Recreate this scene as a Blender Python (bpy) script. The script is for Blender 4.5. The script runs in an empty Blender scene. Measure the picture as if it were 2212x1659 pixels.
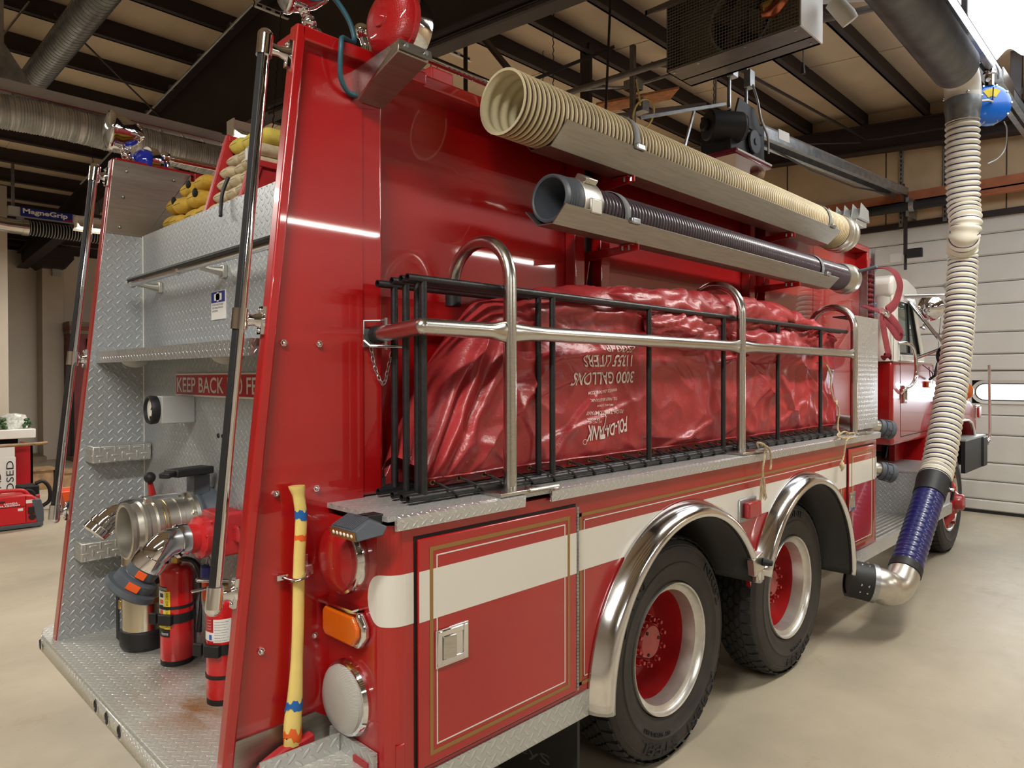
import bpy, bmesh, math, random
from mathutils import Vector as V, Matrix, noise
from mathutils.bvhtree import BVHTree
random.seed(11)
RAD = math.radians
SC = bpy.context.scene
COL = SC.collection
W = {}          # world position of each parent empty / thing

# ------------------------------------------------------------------ mesh builder
def basis(ax):
    w = V(ax).normalized()
    u = w.cross(V((0, 0, 1)))
    if u.length < 1e-4: u = V((1, 0, 0))
    u.normalize()
    return u, w.cross(u).normalized(), w

class MB:
    def __init__(s): s.v = []; s.f = []; s.m = []
    def add(s, vs, fs, m=0):
        n = len(s.v)
        s.v += [V(p) for p in vs]
        s.f += [[i + n for i in f] for f in fs]
        s.m += [m] * len(fs)
        return s
    def box(s, x0, x1, y0, y1, z0, z1, m=0):
        vs = [(x, y, z) for x in (x0, x1) for y in (y0, y1) for z in (z0, z1)]
        return s.add(vs, [[0, 1, 3, 2], [4, 6, 7, 5], [0, 4, 5, 1], [2, 3, 7, 6], [0, 2, 6, 4], [1, 5, 7, 3]], m)
    def obox(s, c, a, b, d, m=0):
        c, a, b, d = V(c), V(a), V(b), V(d)
        vs = [c + a*i + b*j + d*k for i in (-1, 1) for j in (-1, 1) for k in (-1, 1)]
        return s.add(vs, [[0, 1, 3, 2], [4, 6, 7, 5], [0, 4, 5, 1], [2, 3, 7, 6], [0, 2, 6, 4], [1, 5, 7, 3]], m)
    def bar(s, p, q, w, h, up=(0, 0, 1), m=0):
        p, q = V(p), V(q); d = (q - p) / 2; t = d.normalized()
        u = t.cross(V(up))
        if u.length < 1e-4: u = t.cross(V((1, 0, 0)))
        u.normalize(); n = u.cross(t).normalized()
        return s.obox((p + q) / 2, d, u * w / 2, n * h / 2, m)
    def cyl(s, p, q, r, r2=None, n=16, caps=True, m=0):
        p, q = V(p), V(q); u, v, w = basis(q - p); r2 = r if r2 is None else r2
        vs = []
        for c, rr in ((p, r), (q, r2)):
            for i in range(n):
                a = 2 * math.pi * i / n
                vs.append(c + (u * math.cos(a) + v * math.sin(a)) * rr)
        fs = [[i, (i + 1) % n, n + (i + 1) % n, n + i] for i in range(n)]
        if caps: fs += [list(range(n))[::-1], list(range(n, 2 * n))]
        return s.add(vs, fs, m)
    def tube(s, pts, r, n=10, closed=False, caps=True, m=0, sq=1.0):
        pts = [V(p) for p in pts]; N = len(pts)
        rs = r if isinstance(r, (list, tuple)) else [r] * N
        T = []
        for i in range(N):
            a = pts[(i - 1) % N] if (closed or i > 0) else pts[i]
            b = pts[(i + 1) % N] if (closed or i < N - 1) else pts[i]
            T.append((b - a).normalized())
        u, v, _ = basis(T[0]); vs = []
        for i in range(N):
            u = (u - T[i] * u.dot(T[i])).normalized(); v = T[i].cross(u)
            for k in range(n):
                a = 2 * math.pi * k / n
                vs.append(pts[i] + (u * math.cos(a) + v * math.sin(a) * sq) * rs[i])
        fs = []
        for i in range(N if closed else N - 1):
            j = (i + 1) % N
            for k in range(n):
                l = (k + 1) % n
                fs.append([i*n + k, i*n + l, j*n + l, j*n + k])
        if caps and not closed: fs += [list(range(n))[::-1], list(range((N-1)*n, N*n))]
        return s.add(vs, fs, m)
    def lathe(s, prof, o, ax, n=32, a0=0.0, a1=2*math.pi, ref=None, close=False, m=0, ms=None):
        u, v, w = basis(ax); o = V(o)
        if ref is not None:
            u = V(ref); u = (u - w * u.dot(w)).normalized(); v = w.cross(u)
        full = abs(a1 - a0 - 2*math.pi) < 1e-6
        K = n if full else n + 1; P = len(prof); vs = []
        for i in range(K):
            a = a0 + (a1 - a0) * i / n
            d = u * math.cos(a) + v * math.sin(a)
            for (r, h) in prof: vs.append(o + d * r + w * h)
        fs = []
        for i in range(n):
            j = (i + 1) % K
            for k in range(P if close else P - 1):
                l = (k + 1) % P
                fs.append([i*P + k, j*P + k, j*P + l, i*P + l])
        s.add(vs, fs, m)
        if ms: s.m[-len(fs):] = [ms[k] for i in range(n) for k in range(len(fs)//n)]
        return s
    def prism(s, pts, plane, a, b, m=0):
        f = {'x': lambda p, t: (t, p[0], p[1]), 'y': lambda p, t: (p[0], t, p[1]), 'z': lambda p, t: (p[0], p[1], t)}[plane]
        n = len(pts)
        vs = [f(p, a) for p in pts] + [f(p, b) for p in pts]
        fs = [[i, (i+1) % n, n + (i+1) % n, n + i] for i in range(n)] + [list(range(n))[::-1], list(range(n, 2*n))]
        return s.add(vs, fs, m)
    def grid(s, fn, nu, nv, m=0, cu=False):
        vs = [fn(i / nu, j / nv) for i in range(nu + (0 if cu else 1)) for j in range(nv + 1)]
        fs = []
        for i in range(nu):
            k = (i + 1) % nu if cu else i + 1
            for j in range(nv):
                fs.append([i*(nv+1) + j, k*(nv+1) + j, k*(nv+1) + j + 1, i*(nv+1) + j + 1])
        return s.add(vs, fs, m)
    def sph(s, c, r, n=16, m_=10, sc=(1, 1, 1), ax=(0, 0, 1), top=math.pi, m=0):
        u, v, w = basis(ax); c = V(c)
        def fn(a, b):
            t = top * b; p = 2 * math.pi * a
            return c + (u*math.cos(p)*math.sin(t)*sc[0] + v*math.sin(p)*math.sin(t)*sc[1] + w*math.cos(t)*sc[2]) * r
        return s.grid(fn, n, m_, m, cu=True)
    def frame(s, x0, x1, z0, z1, y, t, d=0.0006, sides='lrtb', m=0):
        if 'l' in sides: s.box(x0, x0 + t, y - d, y, z0, z1, m)
        if 'r' in sides: s.box(x1 - t, x1, y - d, y, z0, z1, m)
        if 't' in sides: s.box(x0 + t, x1 - t, y - d, y, z1 - t, z1, m)
        if 'b' in sides: s.box(x0 + t, x1 - t, y - d, y, z0, z0 + t, m)
        return s

def arc(c, r, a0, a1, n, e1, e2):
    c, e1, e2 = V(c), V(e1), V(e2)
    return [c + e1 * math.cos(RAD(a0 + (a1-a0)*i/n)) * r + e2 * math.sin(RAD(a0 + (a1-a0)*i/n)) * r for i in range(n + 1)]

def smooth_path(pts, n=12):
    """Catmull-Rom through the points"""
    P = [V(p) for p in pts]; P = [P[0]*2 - P[1]] + P + [P[-1]*2 - P[-2]]
    out = []
    for i in range(1, len(P) - 2):
        a, b, c, d = P[i-1:i+3]
        for k in range(n):
            t = k / n
            out.append(0.5 * ((2*b) + (c-a)*t + (2*a - 5*b + 4*c - d)*t*t + (3*b - a - 3*c + d)*t**3))
    out.append(P[-2]); return out

def resample(pts, step):
    out = [pts[0]]; acc = 0.0
    for a, b in zip(pts, pts[1:]):
        L = (b - a).length
        if L < 1e-9: continue
        d = step - acc
        while d <= L:
            out.append(a + (b - a) * (d / L)); d += step
        acc = L - (d - step)
    return out

def ribbed(pts, r, pitch, amp, n=24, k=6, power=1.0, jag=0.0):
    """corrugated hose along a path: returns points and radii"""
    q = resample(pts, pitch / k); rs = []
    for i in range(len(q)):
        c = 0.5 + 0.5 * math.cos(2 * math.pi * i / k)
        rs.append(r - amp + 2 * amp * (c ** power) + (random.uniform(-jag, jag) if jag else 0))
    return q, rs

def ob(name, mb, mat, parent=None, smooth=35, bevel=0.0, kind=None, label=None, recalc=True, seg=2, solid=0.0, uvs=1.0):
    me = bpy.data.meshes.new(name)
    off = W.get(parent, V((0, 0, 0))) if parent else V((0, 0, 0))
    me.from_pydata([tuple(p - off) for p in mb.v], [], mb.f)
    for mt in (mat if isinstance(mat, (list, tuple)) else [mat]): me.materials.append(mt)
    for p, i in zip(me.polygons, mb.m): p.material_index = i
    if recalc:
        bm = bmesh.new(); bm.from_mesh(me)
        bmesh.ops.recalc_face_normals(bm, faces=bm.faces); bm.to_mesh(me); bm.free()
    uv = me.uv_layers.new(name='UVMap').data
    for p in me.polygons:
        nx, ny, nz = (abs(c) for c in p.normal)
        for li in p.loop_indices:
            c = me.vertices[me.loops[li].vertex_index].co + off
            uv[li].uv = (c.y, c.z) if nx >= ny and nx >= nz else ((c.x, c.z) if ny >= nz else (c.x, c.y))
    if smooth:
        me.polygons.foreach_set('use_smooth', [True] * len(me.polygons))
        me.set_sharp_from_angle(angle=RAD(smooth))
    me.update()
    o = bpy.data.objects.new(name, me); COL.objects.link(o)
    W[o] = off.copy()
    if parent: o.parent = parent
    if solid:
        md = o.modifiers.new('solid', 'SOLIDIFY'); md.thickness = solid; md.offset = 0
    if bevel:
        md = o.modifiers.new('bevel', 'BEVEL'); md.width = bevel; md.segments = seg; md.limit_method = 'ANGLE'; md.angle_limit = RAD(40)
    if kind: o['kind'] = kind
    if label: o['label'] = label
    return o

def thing(name, label, cat, loc, group=None):
    o = bpy.data.objects.new(name, None); COL.objects.link(o)
    o.location = loc; o['label'] = label; o['category'] = cat; o.empty_display_size = 0.1
    if group: o['group'] = group
    W[o] = V(loc); return o
def part(name, parent):
    o = bpy.data.objects.new(name, None); COL.objects.link(o)
    o.parent = parent; o.empty_display_size = 0.05
    W[o] = W[parent].copy(); return o
def tag(o, label, cat, group=None):
    o['label'] = label; o['category'] = cat
    if group: o['group'] = group
    return o
def dup(root, delta, label=None):
    """copy a thing with its parts and sub-parts"""
    r = root.copy(); COL.objects.link(r); r.location = root.location + V(delta)
    if label: r['label'] = label
    for ch in list(root.children):
        c = ch.copy(); COL.objects.link(c); c.parent = r
        for g in list(ch.children):
            d = g.copy(); COL.objects.link(d); d.parent = c
    return r

def text_mesh(txt, size=1.0, bold=0.0, sx=1.0, align='LEFT'):
    cu = bpy.data.curves.new('lettering', 'FONT'); cu.body = txt; cu.size = size; cu.offset = bold; cu.align_x = align
    cu.fill_mode = 'FRONT'; cu.resolution_u = 3
    o = bpy.data.objects.new('lettering', cu); COL.objects.link(o)
    bpy.context.view_layer.update()
    me = bpy.data.meshes.new_from_object(o.evaluated_get(bpy.context.evaluated_depsgraph_get()))
    vs = [(v.co.x * sx, v.co.y) for v in me.vertices]; fs = [list(p.vertices) for p in me.polygons]
    bpy.data.objects.remove(o); bpy.data.curves.remove(cu); bpy.data.meshes.remove(me)
    return vs, fs
def text_on(mb, txt, size, fn, bold=0.0, width=None, m=0):
    """lettering scaled to cap height = size; fn maps (x, y) to 3-D; width forces the overall length"""
    vs, fs = text_mesh(txt, 1.0, bold)
    if not vs: return mb
    x0 = min(p[0] for p in vs); x1 = max(p[0] for p in vs); y0 = min(p[1] for p in vs); y1 = max(p[1] for p in vs)
    k = size / (y1 - y0); kx = (width / (x1 - x0)) if width else k
    return mb.add([fn((p[0]-x0)*kx, (p[1]-y0)*k) for p in vs], fs, m)

# ------------------------------------------------------------------ materials
def lin(c):
    c = c / 255.0
    return c / 12.92 if c <= 0.04045 else ((c + 0.055) / 1.055) ** 2.4
def rgb(r, g, b): return (lin(r), lin(g), lin(b), 1.0)
class NT:
    """tiny node-tree helper"""
    def __init__(s, name):
        s.mat = bpy.data.materials.new(name); s.mat.use_nodes = True
        s.t = s.mat.node_tree; s.b = s.t.nodes['Principled BSDF']
    def n(s, kind, **kw):
        nd = s.t.nodes.new(kind)
        for k, v in kw.items(): setattr(nd, k, v)
        return nd
    def l(s, a, b): s.t.links.new(a, b)
    def setv(s, sock, v):
        if hasattr(v, 'is_linked'): s.l(v, sock)
        else: sock.default_value = v
    def math(s, op, a, b=None, c=None, clamp=False):
        nd = s.n('ShaderNodeMath', operation=op, use_clamp=clamp)
        s.setv(nd.inputs[0], a)
        if b is not None: s.setv(nd.inputs[1], b)
        if c is not None: s.setv(nd.inputs[2], c)
        return nd.outputs[0]
    def noise(s, scale, detail=3, rough=0.55, co=None, stretch=None):
        nd = s.n('ShaderNodeTexNoise'); nd.inputs['Scale'].default_value = scale
        nd.inputs['Detail'].default_value = detail; nd.inputs['Roughness'].default_value = rough
        if co is None: co = s.n('ShaderNodeTexCoord').outputs['Object']
        if stretch:
            mp = s.n('ShaderNodeMapping'); mp.inputs['Scale'].default_value = stretch; s.l(co, mp.inputs['Vector']); co = mp.outputs[0]
        s.l(co, nd.inputs['Vector']); return nd.outputs['Fac']
    def ramp(s, fac, stops):
        nd = s.n('ShaderNodeValToRGB'); e = nd.color_ramp.elements
        while len(e) < len(stops): e.new(0.5)
        for el, (p, c) in zip(e, stops): el.position = p; el.color = c if len(c) == 4 else (*c, 1)
        s.l(fac, nd.inputs[0]); return nd.outputs[0]
    def mix(s, f, a, b):
        nd = s.n('ShaderNodeMix', data_type='RGBA')
        s.setv(nd.inputs[0], f); s.setv(nd.inputs[6], a); s.setv(nd.inputs[7], b); return nd.outputs[2]
    def bump(s, h, strength=0.3, dist=0.01):
        nd = s.n('ShaderNodeBump'); nd.inputs['Strength'].default_value = strength; nd.inputs['Distance'].default_value = dist
        s.l(h, nd.inputs['Height']); s.l(nd.outputs[0], s.b.inputs['Normal']); return nd
    def p(s, **kw):
        for k, v in kw.items(): s.setv(s.b.inputs[k.replace('_', ' ')], v)
        return s

def mat(name, col, rough=0.5, metal=0.0, coat=0.0, var=0.0, vscale=4.0, bump=0.0, bscale=60.0, spec=0.5, emit=None, estr=0.0, trans=0.0, alpha=1.0, rvar=0.0, bdist=0.004):
    t = NT(name); c = rgb(*col)
    t.p(Base_Color=c, Roughness=rough, Metallic=metal)
    t.b.inputs['Coat Weight'].default_value = coat; t.b.inputs['Coat Roughness'].default_value = 0.06
    t.b.inputs['Specular IOR Level'].default_value = spec
    if var:
        f = t.noise(vscale, 4)
        a = tuple(x * (1 - var) for x in c[:3]) + (1,); b = tuple(min(1, x * (1 + var)) for x in c[:3]) + (1,)
        t.l(t.ramp(f, [(0.3, a), (0.7, b)]), t.b.inputs['Base Color'])
    if rvar:
        f = t.noise(vscale * 1.7, 4)
        t.l(t.math('MULTIPLY_ADD', f, rvar, rough - rvar / 2), t.b.inputs['Roughness'])
    if bump: t.bump(t.noise(bscale, 3), bump, bdist)
    if emit: t.p(Emission_Color=rgb(*emit), Emission_Strength=estr)
    if trans: t.p(Transmission_Weight=trans)
    if alpha < 1: t.p(Alpha=alpha)
    return t.mat

def diamond(name, col, cell=0.028, metal=0.75, rough=0.36, stain=None, strength=0.55, flat=False, light=None):
    """raised tread plate: bars at +-45 degrees (or square to the edges) on alternating cells"""
    t = NT(name)
    uv = t.n('ShaderNodeTexCoord').outputs['UV']
    sp = t.n('ShaderNodeSeparateXYZ'); t.l(uv, sp.inputs[0])
    u = t.math('DIVIDE', sp.outputs[0], cell); v = t.math('DIVIDE', sp.outputs[1], cell)
    if not flat:
        u, v = (t.math('MULTIPLY', t.math('ADD', u, v), 0.7071), t.math('MULTIPLY', t.math('SUBTRACT', u, v), 0.7071))
    par = t.math('MODULO', t.math('ADD', t.math('ADD', t.math('FLOOR', u), t.math('FLOOR', v)), 2000), 2)
    fu = t.math('SUBTRACT', t.math('FRACT', u), 0.5); fv = t.math('SUBTRACT', t.math('FRACT', v), 0.5)
    a = t.math('ADD', t.math('MULTIPLY', fu, par), t.math('MULTIPLY', fv, t.math('SUBTRACT', 1, par)))
    b = t.math('ADD', t.math('MULTIPLY', fv, par), t.math('MULTIPLY', fu, t.math('SUBTRACT', 1, par)))
    d = t.math('ADD', t.math('POWER', t.math('DIVIDE', t.math('ABSOLUTE', a), 0.60), 2.0), t.math('POWER', t.math('DIVIDE', t.math('ABSOLUTE', b), 0.17), 2.0))
    h = t.math('SMOOTH_MIN', t.math('MULTIPLY', t.math('SUBTRACT', 1.0, d, clamp=True), 1.7), 1.0, 0.3)
    t.bump(h, strength, 0.004)
    c = rgb(*col); hi = tuple(min(1, x * 1.25) for x in c[:3]) + (1,)
    base = t.mix(t.math('MULTIPLY', h, 0.6), c, hi)
    nz = t.noise(3.0, 4)
    base = t.mix(t.math('MULTIPLY', nz, 0.35), base, tuple(x * 0.72 for x in c[:3]) + (1,))
    if stain:
        co = t.n('ShaderNodeTexCoord').outputs['UV']
        s2 = t.noise(2.3, 5, 0.6, co=co, stretch=(2.0, 1.0, 1.0))
        f = t.ramp(s2, [(0.44, (0, 0, 0)), (0.60, (0.95, 0.95, 0.95))])
        xx = t.math('SUBTRACT', 1.0, t.math('MULTIPLY', t.math('ABSOLUTE', t.math('SUBTRACT', sp.outputs[0], 0.95)), 4.0), clamp=True)
        yy = t.math('SUBTRACT', 1.25, t.math('MULTIPLY', t.math('ABSOLUTE', t.math('SUBTRACT', sp.outputs[1], 2.55)), 2.0), clamp=True)
        f = t.math('MULTIPLY', t.math('MULTIPLY', f, xx), yy)
        base = t.mix(f, base, rgb(*stain)); t.l(t.math('MULTIPLY_ADD', f, -metal, metal), t.b.inputs['Metallic'])
    else: t.p(Metallic=metal)
    t.l(base, t.b.inputs['Base Color'])
    t.l(t.math('MULTIPLY_ADD', nz, 0.2, rough - 0.1), t.b.inputs['Roughness'])
    return t.mat

def concrete():
    t = NT('concrete floor')
    co = t.n('ShaderNodeTexCoord').outputs['Object']
    big = t.noise(0.9, 5, 0.6, co); mid = t.noise(5, 5, 0.65, co, (1, 1.6, 1)); fine = t.noise(60, 3, 0.6, co)
    base = t.ramp(big, [(0.3, rgb(158, 150, 134)), (0.55, rgb(184, 174, 154)), (0.75, rgb(198, 188, 166))])
    base = t.mix(t.math('MULTIPLY', mid, 0.5), base, rgb(172, 158, 132))
    st = t.ramp(t.noise(1.3, 6, 0.7, co, (1, 1, 1)), [(0.60, (0, 0, 0)), (0.74, (0.6, 0.6, 0.6))])
    base = t.mix(st, base, rgb(150, 128, 92))
    sp = t.ramp(t.noise(95, 2, 0.5, co), [(0.70, (0, 0, 0)), (0.76, (0.7, 0.7, 0.7))])
    base = t.mix(sp, base, rgb(120, 102, 78))
    t.l(base, t.b.inputs['Base Color'])
    t.l(t.math('MULTIPLY_ADD', mid, 0.25, 0.33), t.b.inputs['Roughness'])
    t.b.inputs['Specular IOR Level'].default_value = 0.35
    t.bump(fine, 0.06, 0.003)
    return t.mat

def vinyl():
    t = NT('red vinyl')
    co = t.n('ShaderNodeTexCoord').outputs['Object']
    a = t.noise(2.2, 5, 0.6, co); g = t.noise(160, 2, 0.6, co); d = t.noise(7, 6, 0.75, co)
    base = t.ramp(a, [(0.3, rgb(146, 40, 44)), (0.6, rgb(172, 50, 54)), (0.8, rgb(184, 74, 76))])
    dirt = t.ramp(d, [(0.54, (0, 0, 0)), (0.78, (0.45, 0.45, 0.45))])
    base = t.mix(t.math('MULTIPLY', dirt, g), base, rgb(70, 34, 30))
    t.l(base, t.b.inputs['Base Color']); t.p(Roughness=0.36); t.b.inputs['Specular IOR Level'].default_value = 0.6
    h = t.math('ADD', t.math('MULTIPLY', t.noise(14, 4, 0.6, co), 1.0), t.math('MULTIPLY', g, 0.06))
    t.bump(h, 0.28, 0.02)
    return t.mat

def red_paint(name='red paint', dust=0.0):
    t = NT(name); t.p(Base_Color=rgb(160, 10, 13), Roughness=0.32)
    t.b.inputs['Coat Weight'].default_value = 0.9; t.b.inputs['Coat Roughness'].default_value = 0.035
    # the faint orange peel of sprayed enamel
    t.bump(t.noise(130, 1), 0.045, 0.001)
    nz = t.noise(2.0, 5); t.l(t.ramp(nz, [(0.3, rgb(152, 9, 12)), (0.7, rgb(166, 13, 15))]), t.b.inputs['Base Color'])
    return t.mat

def streaked_metal(name, col, rough, aniso=(1, 40, 40), metal=1.0, var=0.25):
    t = NT(name); f = t.noise(3, 5, 0.65, None, aniso); g = t.noise(2.5, 4)
    c = rgb(*col)
    t.l(t.ramp(f, [(0.25, tuple(x*(1-var) for x in c[:3])+(1,)), (0.75, c)]), t.b.inputs['Base Color'])
    t.p(Metallic=metal); t.l(t.math('MULTIPLY_ADD', g, 0.2, rough - 0.1), t.b.inputs['Roughness'])
    return t.mat

def lens(name, col):
    """pressed lens: fine horizontal flutes broken into a grid"""
    t = NT(name); c = rgb(*col); co = t.n('ShaderNodeTexCoord').outputs['Object']; sp = t.n('ShaderNodeSeparateXYZ'); t.l(co, sp.inputs[0])
    hz = t.math('ABSOLUTE', t.math('SINE', t.math('MULTIPLY', sp.outputs[2], 900.0))); hy = t.math('ABSOLUTE', t.math('SINE', t.math('MULTIPLY', sp.outputs[1], 620.0)))
    h = t.math('ADD', hz, t.math('MULTIPLY', hy, 0.5))
    t.l(t.ramp(hz, [(0.0, tuple(x*.55 for x in c[:3])+(1,)), (0.8, c)]), t.b.inputs['Base Color'])
    t.p(Roughness=0.3); t.b.inputs['Coat Weight'].default_value = 0.6; t.b.inputs['Coat Roughness'].default_value = 0.05
    t.b.inputs['Subsurface Weight'].default_value = 0.25; t.b.inputs['Subsurface Radius'].default_value = (.03, .02, .02); t.b.inputs['Subsurface Scale'].default_value = 0.3
    t.bump(h, 0.35, 0.002); return t.mat

M = dict(
    red=red_paint(), dullred=mat('weathered red paint', (178, 40, 44), 0.5, var=0.2, vscale=9), valvered=mat('valve red paint', (196, 34, 38), 0.38, coat=0.3),
    cream=mat('cream stripe', (214, 211, 202), 0.35, coat=0.4), gold=mat('gold leaf stripe', (152, 116, 66), 0.38, 0.35), white=mat('white enamel', (232, 230, 222), 0.3, coat=0.5),
    seam=mat('dark seam', (12, 8, 8), 0.7), black=mat('black rubber', (24, 24, 26), 0.55), blackp=mat('black paint worn', (26, 26, 28), 0.42, bump=0.25, bscale=120, var=0.4, vscale=30),
    chrome=mat('chrome', (226, 226, 230), 0.07, 1.0), steel=streaked_metal('brushed stainless', (214, 212, 206), 0.24), alu=streaked_metal('aluminium', (176, 170, 160), 0.42, (2, 30, 30)),
    galv=mat('galvanised steel', (172, 176, 178), 0.36, 0.95, var=0.25, vscale=12, rvar=0.2), fender=mat('polished fender', (224, 224, 226), 0.13, 1.0, rvar=0.1, vscale=6), castm=mat('cast aluminium', (196, 192, 182), 0.34, 0.9, var=0.12, rvar=0.2, vscale=6),
    plate=diamond('tread plate wall', (176, 180, 182), metal=0.45, rough=0.42), plate2=diamond('tread plate deck', (214, 213, 206), cell=0.026, metal=0.5, rough=0.34, stain=(140, 92, 44)), plate3=diamond('tread plate bright', (206, 208, 210), cell=0.024, rough=0.28),
    plate4=diamond('tread plate step', (200, 200, 196), cell=0.03, flat=True, rough=0.42), plate5=diamond('tread plate light', (190, 192, 190), cell=0.032, metal=0.5),
    tire=mat('tyre rubber', (46, 43, 40), 0.62, var=0.25, vscale=8, bump=0.15, bscale=90), tread=mat('tyre tread', (34, 33, 33), 0.72, var=0.3, vscale=14, bump=0.3, bscale=70), rim=mat('rim aluminium paint', (206, 204, 198), 0.34, 0.75, var=0.1, vscale=18),
    wheelred=mat('wheel red paint', (158, 24, 26), 0.34, coat=0.5, var=0.3, vscale=5), under=mat('underbody black', (18, 17, 17), 0.75), liner=mat('fender liner', (30, 28, 27), 0.6),
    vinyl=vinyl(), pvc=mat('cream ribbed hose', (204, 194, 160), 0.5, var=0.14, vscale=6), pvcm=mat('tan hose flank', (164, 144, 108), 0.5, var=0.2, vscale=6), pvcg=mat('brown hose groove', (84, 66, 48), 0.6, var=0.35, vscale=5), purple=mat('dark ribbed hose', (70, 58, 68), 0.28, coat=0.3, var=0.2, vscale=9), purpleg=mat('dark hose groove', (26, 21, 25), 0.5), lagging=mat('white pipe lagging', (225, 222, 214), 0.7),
    strap=mat('grey webbing strap', (128, 130, 132), 0.7, bump=0.3, bscale=300), rope=mat('tan rope', (190, 172, 138), 0.85, var=0.25, vscale=60, bump=0.5, bscale=150), cord=mat('dark lacing cord', (44, 40, 36), 0.85),
    letter=mat('white stencil paint', (226, 214, 206), 0.5), yhose=mat('yellow fire hose', (206, 168, 62), 0.8, var=0.2, vscale=20, bump=0.5, bscale=220), ylight=mat('pale yellow fire hose', (218, 200, 92), 0.8, var=0.12, vscale=20, bump=0.5, bscale=220),
    bhose=mat('beige fire hose', (206, 190, 158), 0.85, var=0.16, vscale=24, bump=0.5, bscale=220), phose=mat('maroon fire hose', (138, 52, 60), 0.75, var=0.25, vscale=10, bump=0.4, bscale=220), bluehose=mat('blue fire hose', (122, 150, 186), 0.8, bump=0.4, bscale=220),
    axey=mat('yellow axe handle', (226, 202, 118), 0.36, coat=0.3, var=0.08, vscale=9), blue=mat('blue paint', (28, 96, 168), 0.4), orange=mat('orange paint', (226, 98, 36), 0.45), bluereg=mat('bright blue enamel', (22, 108, 210), 0.3, coat=0.4),
    redlens=lens('red lens', (170, 8, 20)), amber=lens('amber lens', (224, 104, 6)), clear=lens('clear ribbed lens', (186, 184, 178)), spotglass=mat('spot lamp glass', (200, 200, 196), 0.06, 0.75, coat=1.0), bluelens=mat('blue lens', (18, 44, 170), 0.08, coat=1.0),
    glass=mat('window glass', (150, 165, 160), 0.03, 0.0, trans=0.85, spec=0.6), ext=mat('extinguisher red', (200, 20, 24), 0.24, coat=0.6), ink=mat('black print', (22, 22, 24), 0.5), paper=mat('white label', (232, 230, 226), 0.5), yellow=mat('yellow label', (240, 214, 40), 0.5), bluep=mat('blue print', (40, 96, 190), 0.5),
    cask=mat('polished steel tank', (206, 198, 182), 0.16, 1.0, rvar=0.1, vscale=3), brown=mat('dark brown steel', (44, 33, 33), 0.55, var=0.15, vscale=3), deck=mat('tan insulation facing', (204, 184, 156), 0.62, var=0.08, vscale=2, bump=0.15, bscale=8), tanwall=mat('tan wall panel', (194, 168, 134), 0.6, var=0.12, vscale=2.5),
    wall=mat('painted wall', (222, 212, 198), 0.7, var=0.05, vscale=1.5), wall2=mat('grey painted wall', (196, 184, 168), 0.7, var=0.06, vscale=1.5), rust=mat('primer red girt', (158, 92, 58), 0.6, var=0.2, vscale=5), slat=mat('white door panel', (214, 212, 206), 0.5, var=0.04, vscale=3),
    wood=mat('plywood', (186, 122, 74), 0.65, var=0.3, vscale=14), oldwood=mat('old boards', (150, 122, 88), 0.75, var=0.3, vscale=9), flex=mat('flexible metal duct', (196, 198, 198), 0.36, 0.6, var=0.15, vscale=6), railm=mat('satin aluminium rail', (196, 196, 196), 0.4, 0.35, var=0.08, vscale=3), flexd=mat('dark flexible duct', (122, 124, 130), 0.42, 0.6, var=0.2, vscale=6), whose=mat('cream exhaust hose', (226, 222, 206), 0.42), bhosed=mat('navy exhaust hose', (26, 30, 92), 0.32, coat=0.4),
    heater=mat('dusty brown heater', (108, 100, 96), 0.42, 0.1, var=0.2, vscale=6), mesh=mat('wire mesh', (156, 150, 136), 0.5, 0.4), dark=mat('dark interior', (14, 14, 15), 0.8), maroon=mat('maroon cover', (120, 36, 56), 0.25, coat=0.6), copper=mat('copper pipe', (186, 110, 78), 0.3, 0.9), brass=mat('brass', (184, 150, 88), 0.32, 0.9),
    duct=mat('white elbow duct', (220, 216, 206), 0.34, 0.15), lampbody=mat('lamp housing', (226, 224, 214), 0.5), tube=mat('fluorescent tube', (255, 255, 255), 0.4, emit=(255, 246, 226), estr=14.0), pane=mat('daylight pane', (255, 255, 255), 0.4, emit=(238, 246, 255), estr=4.0), sky=mat('translucent roof sheet', (255, 255, 255), 0.5, emit=(246, 250, 255), estr=2.6),
    grey=mat('grey enamel', (168, 170, 168), 0.45), greyd=mat('dark grey plastic', (78, 84, 92), 0.5), foil=mat('clear wrap', (206, 206, 198), 0.2, var=0.3, vscale=30, bump=0.8, bscale=40), leaf=mat('green leaves', (62, 92, 52), 0.7, var=0.4, vscale=40), signred=mat('sign red', (176, 22, 36), 0.3), genred=mat('generator red', (200, 26, 36), 0.38),
    shed=mat('dark red locker', (112, 30, 34), 0.5, var=0.15, vscale=4), teal=mat('teal loom', (38, 84, 98), 0.5), navy=mat('navy sign', (24, 38, 128), 0.4), gum=mat('dirty concrete plinth', (128, 112, 92), 0.8, var=0.25, vscale=3), cone=mat('orange plastic', (232, 88, 28), 0.42),
)
FLOORMAT = concrete()
# ------------------------------------------------------------------ the room (x runs forward along the truck, y to its left, z up)
RIDGE = 6.85
def deck_z(y): return 5.80 - (0.08 if y < RIDGE else 0.10) * abs(y - RIDGE)
XB, XF, YR, YL = -7.0, 10.7, -9.0, 18.1
def S(name, mb, m, **k): return ob(name, mb, m, kind='structure', **k)
S('floor', MB().box(XB, XF + .3, YR, YL + .3, -0.15, 0), FLOORMAT, smooth=0)
b = MB()
b.add([(XB, YR, deck_z(YR)), (XF+.2, YR, deck_z(YR)), (XF+.2, RIDGE, 5.8), (XB, RIDGE, 5.8), (XF+.2, YL+.2, deck_z(YL+.2)), (XB, YL+.2, deck_z(YL+.2))], [[0, 1, 2, 3], [3, 2, 4, 5]])
S('ceiling', b, M['deck'], smooth=0, recalc=False, solid=0.04)
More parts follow.
